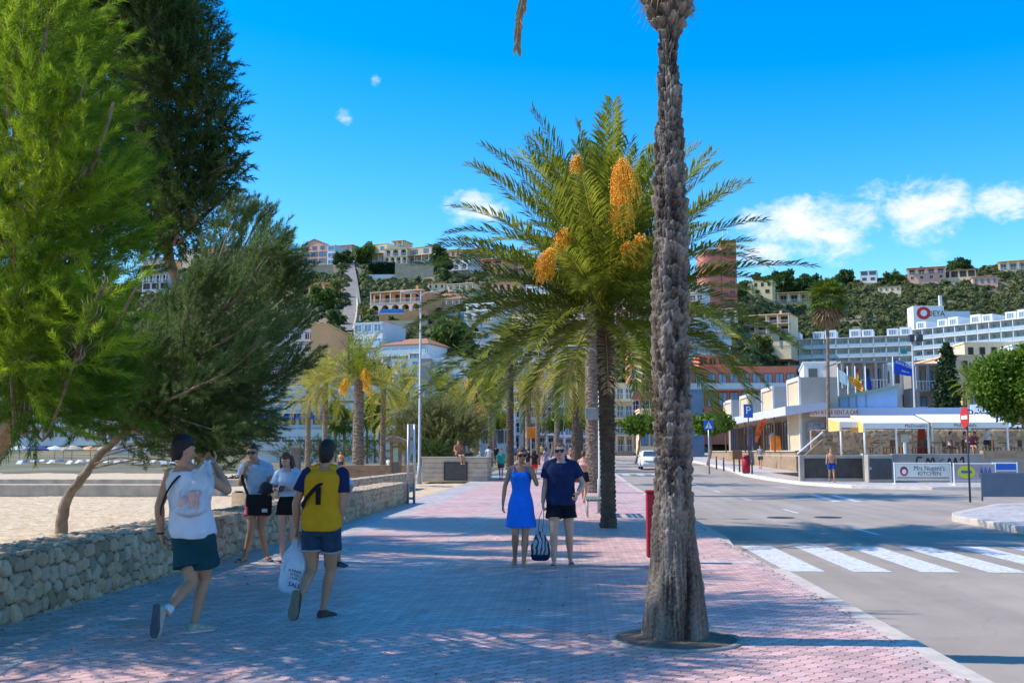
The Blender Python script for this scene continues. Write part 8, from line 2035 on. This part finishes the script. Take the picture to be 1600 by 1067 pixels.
# big white hotel in two wings
def hotel(label,px0,px1,D0,D1,pyt0,pyt1,nf,nb,logo=False):
    a=at(px0,pyt0,D0); b_=at(px1,pyt1,D1); v=Vector((b_.x-a.x,b_.y-a.y,0)); W=v.length; rz=math.atan2(v.y,v.x); H=nf*3.0
    z0=(a.z+b_.z)/2-H-1.0; t=thing('hotel',label,'hotel',(a.x,a.y,z0),rz); RECTS.append((px0,px1,min(pyt0,pyt1),600,min(D0,D1)))
    HW=mat('hotel_white',(.72,.73,.74),.8,.05,.4); HG=mat('hotel_glass',(.20,.28,.33),.15,.4,.5,spec=.6)
    mb=MB(); mb.box(0,1.6,-14,W,13,H+.2); mb.build('wall',HW,t); bw=W/nb
    for k in range(nf+1):
        z=k*3.0; mb=MB(); mb.box(-.1,-.1,z-.16,W+.1,1.597,z+.04); mb.build('floor_slab',HW,t)
    for k in range(nb+1):
        mb=MB(); x=min(W-.1,max(.1,bw*k)); mb.box(x-.1,.05,-10,x+.1,1.597,H-.163); mb.build('partition',HW,t)
    mr=MB(); mr.box(.14,-.06,0,bw-.14,-.02,.95); mr.box(.14,-.08,.96,bw-.14,.0,1.02); rail=mr.mesh('railing',RGL)
    md=MB(); md.box(.3,1.50,.0,bw-.3,1.58,2.3); door=md.mesh('glazing',HG); mf=MB(); 
    mf.box(.3,1.44,2.30,bw-.3,1.497,2.38)
    for c in (.3,bw*.5,bw-.42): mf.box(c,1.44,0,c+.10,1.497,2.30)
    frm=mf.mesh('window_frame',HW)
    mt=MB(); mt.box(.5,.4,0,1.1,1.0,.7); mt.box(bw-1.3,.5,0,bw-.8,1.1,.8); furn=mt.mesh('furniture',mat('balcony_furniture',(.42,.42,.42),.7,.3,2))
    cnt=0
    for k in range(nf):
        for j in range(nb):
            e=bpy.data.objects.new('balcony',rail); COL.objects.link(e); e.parent=t; e.location=(bw*j,0,k*3.0+.05)
            link('glazing',door,e); link('window_frame',frm,e)
            if (j*7+k*3)%3: link('furniture',furn,e)
    for j in range(nb):                                             # penthouse boxes over the top floor
        if j%3!=1: mb=MB(); mb.box(bw*j+.2,2.2,H+.2,bw*(j+1)-.1,9,H+2.4+.3*(j%2)); mb.build('penthouse',HW,t); window(t,bw*(j+.5),2.2,H+.4,bw*.6,1.7,FRW,HG,mull=2)
    return t,W,H
t1,W1,H1=hotel('long white hotel wing with rows of balconies, left of the lettered roof sign',1230,1424,330,318,528,516,7,10)
t2,W2,H2=hotel('white hotel wing with rows of balconies climbing to the right edge',1424,1640,317,285,514,482,8,12)
for (px,py,lb) in ((1412,547,'turquoise beach towel hung on an upper hotel balcony'),(1404,566,'turquoise beach towel hung on a lower hotel balcony')):
    p=at(px,py,316); mb=MB(); mb.box(-.9,-.03,-1.1,.9,0,.2); mb.box(-.9,0,.16,.9,.3,.2); o=mb.build('towel',mat('turquoise',(.02,.36,.38),.9,.1,2)); o.location=p; tag(o,lb,'towel',None)
a=at(1428,508,330); t=thing('roof_sign','white roof box on the hotel with a round red badge and dark lettering','sign',a); W=at(1476,508,330).x-a.x; H=at(1428,478,330).z-a.z
mb=MB(); mb.box(0,0,-4,W,6,H); mb.build('wall',WHITE,t); mb=MB(); mb.prism([(W*.33+2.1*math.cos(i*math.pi/14),H*.62+1.95*math.sin(i*math.pi/14)) for i in range(28)],0,.15,0,Matrix.Rotation(math.pi/2,4,'X')); bd=mb.build('badge',SRED,t)
mb=MB(); mb.prism([(W*.33+1.0*math.cos(i*math.pi/10),H*.62+1.0*math.sin(i*math.pi/10)) for i in range(20)],.15,.22,0,Matrix.Rotation(math.pi/2,4,'X')); mb.add([(W*.33-.5,-.24,H*.62-.5),(W*.33+.5,-.24,H*.62-.5),(W*.33,-.24,H*.62+.7)],[(0,1,2)]); mb.build('emblem',WHITE,bd)
text('DEYA',2.6,mat('sign_letter',(.08,.08,.10),.5,.1,2),t,(W*.74,-.06,H*.58),'lettering',thick=.05,xs=.78); 
mb=MB(); mb.box(W+.05,.5,-4,W+8,6,H*.72); mb.build('plant_room',WHITEB,t); mb=MB(); mb.box(W-.9,1,H,W-.1,2,H+3.4); mb.build('chimney',WHITEB,t)
# modern white and grey buildings behind the hall
house('white cube house with a small deep window behind the flags',1258,1312,567,650,[('win',2),('win',2)],WHITE,D=128,depth=14,rz=R(-10))
t=house('grey flat-roofed house with a deep veranda behind the flags',1311,1382,566,650,[('log',4),('blank',0)],GREYC,D=122,depth=12)
house('white house front with balcony windows behind the big blue flag',1380,1428,572,645,[('win',3),('win',2)],WHITE,D=125,depth=10)
house('open grey concrete frame house with stairs, left of the cypress',1426,1482,570,650,[('log',3),('log',2)],GREYC,D=122,depth=10)
house('peach apartment house with tall narrow windows right of the cypress',1483,1560,556,660,[('win',4),('win',4),('win',3)],PEACH,D=135,depth=12,fm=FRB)
house('pale upper house with flat roof above the peach apartments',1508,1600,536,565,[('win',5)],CREAM,D=150,depth=10)
house('blue-shaded house end at the upper right',1585,1640,540,600,[('win',2),('win',2)],WHITEB,D=146,depth=10)
house('yellow garden wall house under the ficus',1512,1600,605,650,[('win',4)],YELR,D=118,depth=8)
# steep track up the hill
ps=[(545,518),(549,500),(551,480),(549,460),(548,440),(546,425),(545,414),(546,409)]
mb=MB(); prev=None
for px,py in ps:
    D,p=hill_at(px,py)
    if D is None: continue
    w_=2.1 if py<450 else 2.3
    l=Vector((p.x-w_,p.y,hill_z(p.x-w_,p.y)+.35)); r=Vector((p.x+w_,p.y,hill_z(p.x+w_,p.y)+.35)); zz=max(l.z,r.z); l.z=r.z=zz
    if prev:
        for i in range(6):
            a0=prev[0].lerp(l,i/6); a1=prev[0].lerp(l,(i+1)/6); b0=prev[1].lerp(r,i/6); b1=prev[1].lerp(r,(i+1)/6)
            for v in (a0,a1,b0,b1): v.z=max(v.z,hill_z(v.x,v.y)+.3)
            mb.quad(a0,b0,b1,a1)
    prev=(l,r)
struct('hill_track',mb,mat('track_grey',(.24,.21,.18),.9,.3,.5))
mb=MB(); q=[v for v in (hill_at(px+9,py)[1] for px,py in ps[:5]) if v]; mb.tube([v+Vector((0,-.5,.5)) for v in q],.45,4); tag(mb.build('track_wall',TANST),'pale stone kerb wall along the right of the steep hill track','wall')

# ------------------------------------------------------------------ hillside growth
def clear(px,py,D):
    for a,b_,t_,bo,Dh in RECTS:
        if a-3<px<b_+3 and D<Dh+7 and t_-2<py<bo+ (3 if D<Dh-3 else 8) : return False
    if D<420 and 536<px<560 and 400<py<522: return False
    return True
# single trees one can tell apart among the villas
HT=[]
def hill_tree(kind,px,py,hpx,label,m,rx=.5,group='trees on the hillside'):
    D,p=hill_at(px,py)
    if D is None: D=ip(RID_T,px)-2; p=at(px,py,D)
    s=D/FPX*hpx; b0=Vector((p.x,p.y,hill_z(p.x,p.y)-.3))
    bl_=[(b0+Vector((rng.normal()*s*.22*rx*2,rng.normal()*s*.15,s*(.45+.13*i)-.1*s)),(s*rx*(.62-.07*i),s*rx*(.6-.07*i),s*.24)) for i in range(5)]
    return leafy(kind,label,'tree',b0,[([b0,b0+Vector((.1*s,0,s*.5))],s*.05,s*.02)],bl_,330,TW_HILL,m,(s*.13,s*.24),.3,limb_r=s*.012,group=group)
TW_HILL=[leafcl(9,.9,s+40)*1.0 for s in range(4)]
HTD=leaf_mat('hill_tree_dark',(.06,.115,.03),(.18,.25,.06),.38); HTM=leaf_mat('hill_tree_mid',(.10,.17,.03),(.27,.33,.08),.4); HTY=leaf_mat('hill_tree_olive',(.17,.18,.04),(.36,.34,.09),.4)
hill_tree('tree',568,415,34,'bright green round tree at the head of the steep track',HTM); hill_tree('tree',538,414,24,'dark round tree below the brown tiled villa',HTD); hill_tree('tree',566,392,16,'dark flat tree on the skyline above the bright green one',HTD)
hill_tree('tree',684,414,30,'tall dark conifer right of the ridge mansion',HTD,.34); hill_tree('tree',690,428,24,'dark round bush tree under the conifer by the ridge mansion',HTD); hill_tree('tree',612,402,14,'small green tree on the ridge mansion terrace',HTM)
hill_tree('tree',648,412,14,'small olive tree before the right cream villa',HTM); hill_tree('tree',700,440,20,'dark shrub tree left of the round white terrace',HTD); hill_tree('tree',792,430,24,'dark tree right of the orange ridge villa',HTD)
hill_tree('tree',704,530,34,'tall mid-green pine below the tan-roofed house',HTM); hill_tree('tree',722,560,46,'large dark pine right of the lamp post above the flats',HTD); hill_tree('tree',690,556,42,'broad green pine just right of the lamp post',HTM)
hill_tree('tree',650,520,20,'yellow-green round bush tree under the orange villa',HTY); hill_tree('tree',618,515,20,'dark garden tree under the orange villa terrace',HTD); hill_tree('tree',583,500,26,'pale green tree at the left of the orange villa',HTY)
hill_tree('tree',518,470,30,'yellow-green tree left of the steep track',HTY); hill_tree('tree',504,488,40,'mid-green tree left of the yellow-green one by the track',HTM); hill_tree('tree',526,512,26,'dark tree low beside the foot of the track',HTD); hill_tree('tree',530,570,40,'olive tree clump beside the orange gable',HTY)
hill_tree('tree',1222,458,34,'big dark green pine on the skyline right of the red tower',HTD,.75); hill_tree('tree',1198,446,22,'dark pine left of the yellow villa',HTD,.7); hill_tree('tree',1248,462,30,'dark pine right of the slope houses',HTD,.6); hill_tree('tree',1275,455,24,'dark round pine behind the bearded fan palm',HTD,.7)
hill_tree('tree',1328,446,24,'dark tree left of the white cube house',HTD,.55); hill_tree('tree',1400,444,20,'green tree alone on the right skyline',HTM,.7); hill_tree('tree',1490,420,22,'umbrella pine over the tan villa wing',HTD,.8); hill_tree('tree',1508,424,18,'dark pine right of the tan villa wing',HTD,.7); hill_tree('tree',1440,420,14,'small dark pine behind the long tan villa',HTD,.7); hill_tree('tree',1308,452,22,'dark tree on the skyline right of the fan palm head',HTD,.6)
hill_tree('tree',1215,545,36,'green tree beside the cream balconied villa',HTM); hill_tree('tree',1188,560,34,'olive-green tree under the cream balconied villa',HTY); hill_tree('tree',1155,470,26,'dark tree at the foot of the red tower',HTD,.7)
for px,py,h,lb in ((678,398,12,'tiny palm on the skyline left of the two ridge palms'),(690,396,14,'tiny palm on the skyline right of the ridge mansion')):
    D,p=hill_at(px,py+6); 
    if D: s=D/FPX; palm(lb,p.x,p.y,h*s,.3,.25,18,1.9,10,.7,.2,(80,-40),seg=6,rowh=1.5,group='ridge palms').location.z=p.z
# scrub over every slope: too many bushes to count
nB=0; P=[];S=[];T=[]
for _ in range(19000):
    px=rng.uniform(-60,1680); f=ip(FOOT_T,px)+12; r=ip(RID_T,px)+6; D=f+(r-f)*rng.random()**.75
    x=(px-892)/FPX*D; z=hill_z(x,D); py=proj((x,D,z+.5))[1]
    dens=.84+.8*mnoise.noise((x*.022,D*.022,4))+(.2 if px>1150 else 0)
    if rng.random()>dens or not clear(px,py,D): continue
    s=rng.uniform(.8,1.9)*(1.25 if px>1150 else 1)*(1.5 if rng.random()<.12 else 1)
    P.append((x,D,z+s*.25)); S.append(s); T.append(rng.normal()*.2+.25*mnoise.noise((x*.05,D*.05,1)))
P=np.array(P); S=np.array(S); T=np.array(T)
def bush_t(seed):
    r=np.random.default_rng(seed); u=r.normal(size=(30,3)); u/=np.linalg.norm(u,axis=1,keepdims=True); u[:,2]=np.abs(u[:,2])*.8; c=u*(.55+.35*r.random((30,1)))
    V=[]
    for k in range(30):
        a=np.cross(u[k],r.normal(size=3)); a/=np.linalg.norm(a); b=np.cross(u[k],a)+u[k]*.4; s=.26; V.append([c[k]-a*s,c[k]+b*s,c[k]+a*s,c[k]-b*s])
    return np.array(V)
up=np.tile(np.array([[0,0,1.]]),(len(P),1))+rng.normal(size=(len(P),3))*.05
SCR=leaf_mat('scrub_leaf',(.065,.09,.026),(.28,.27,.09),.3,.7,.02)
V,F,Tt=scatter([bush_t(s) for s in range(6)],P,up,S,T)
tag(link('scrub',np_mesh('scrub',V,F,SCR,False,Tt)),kind='stuff')
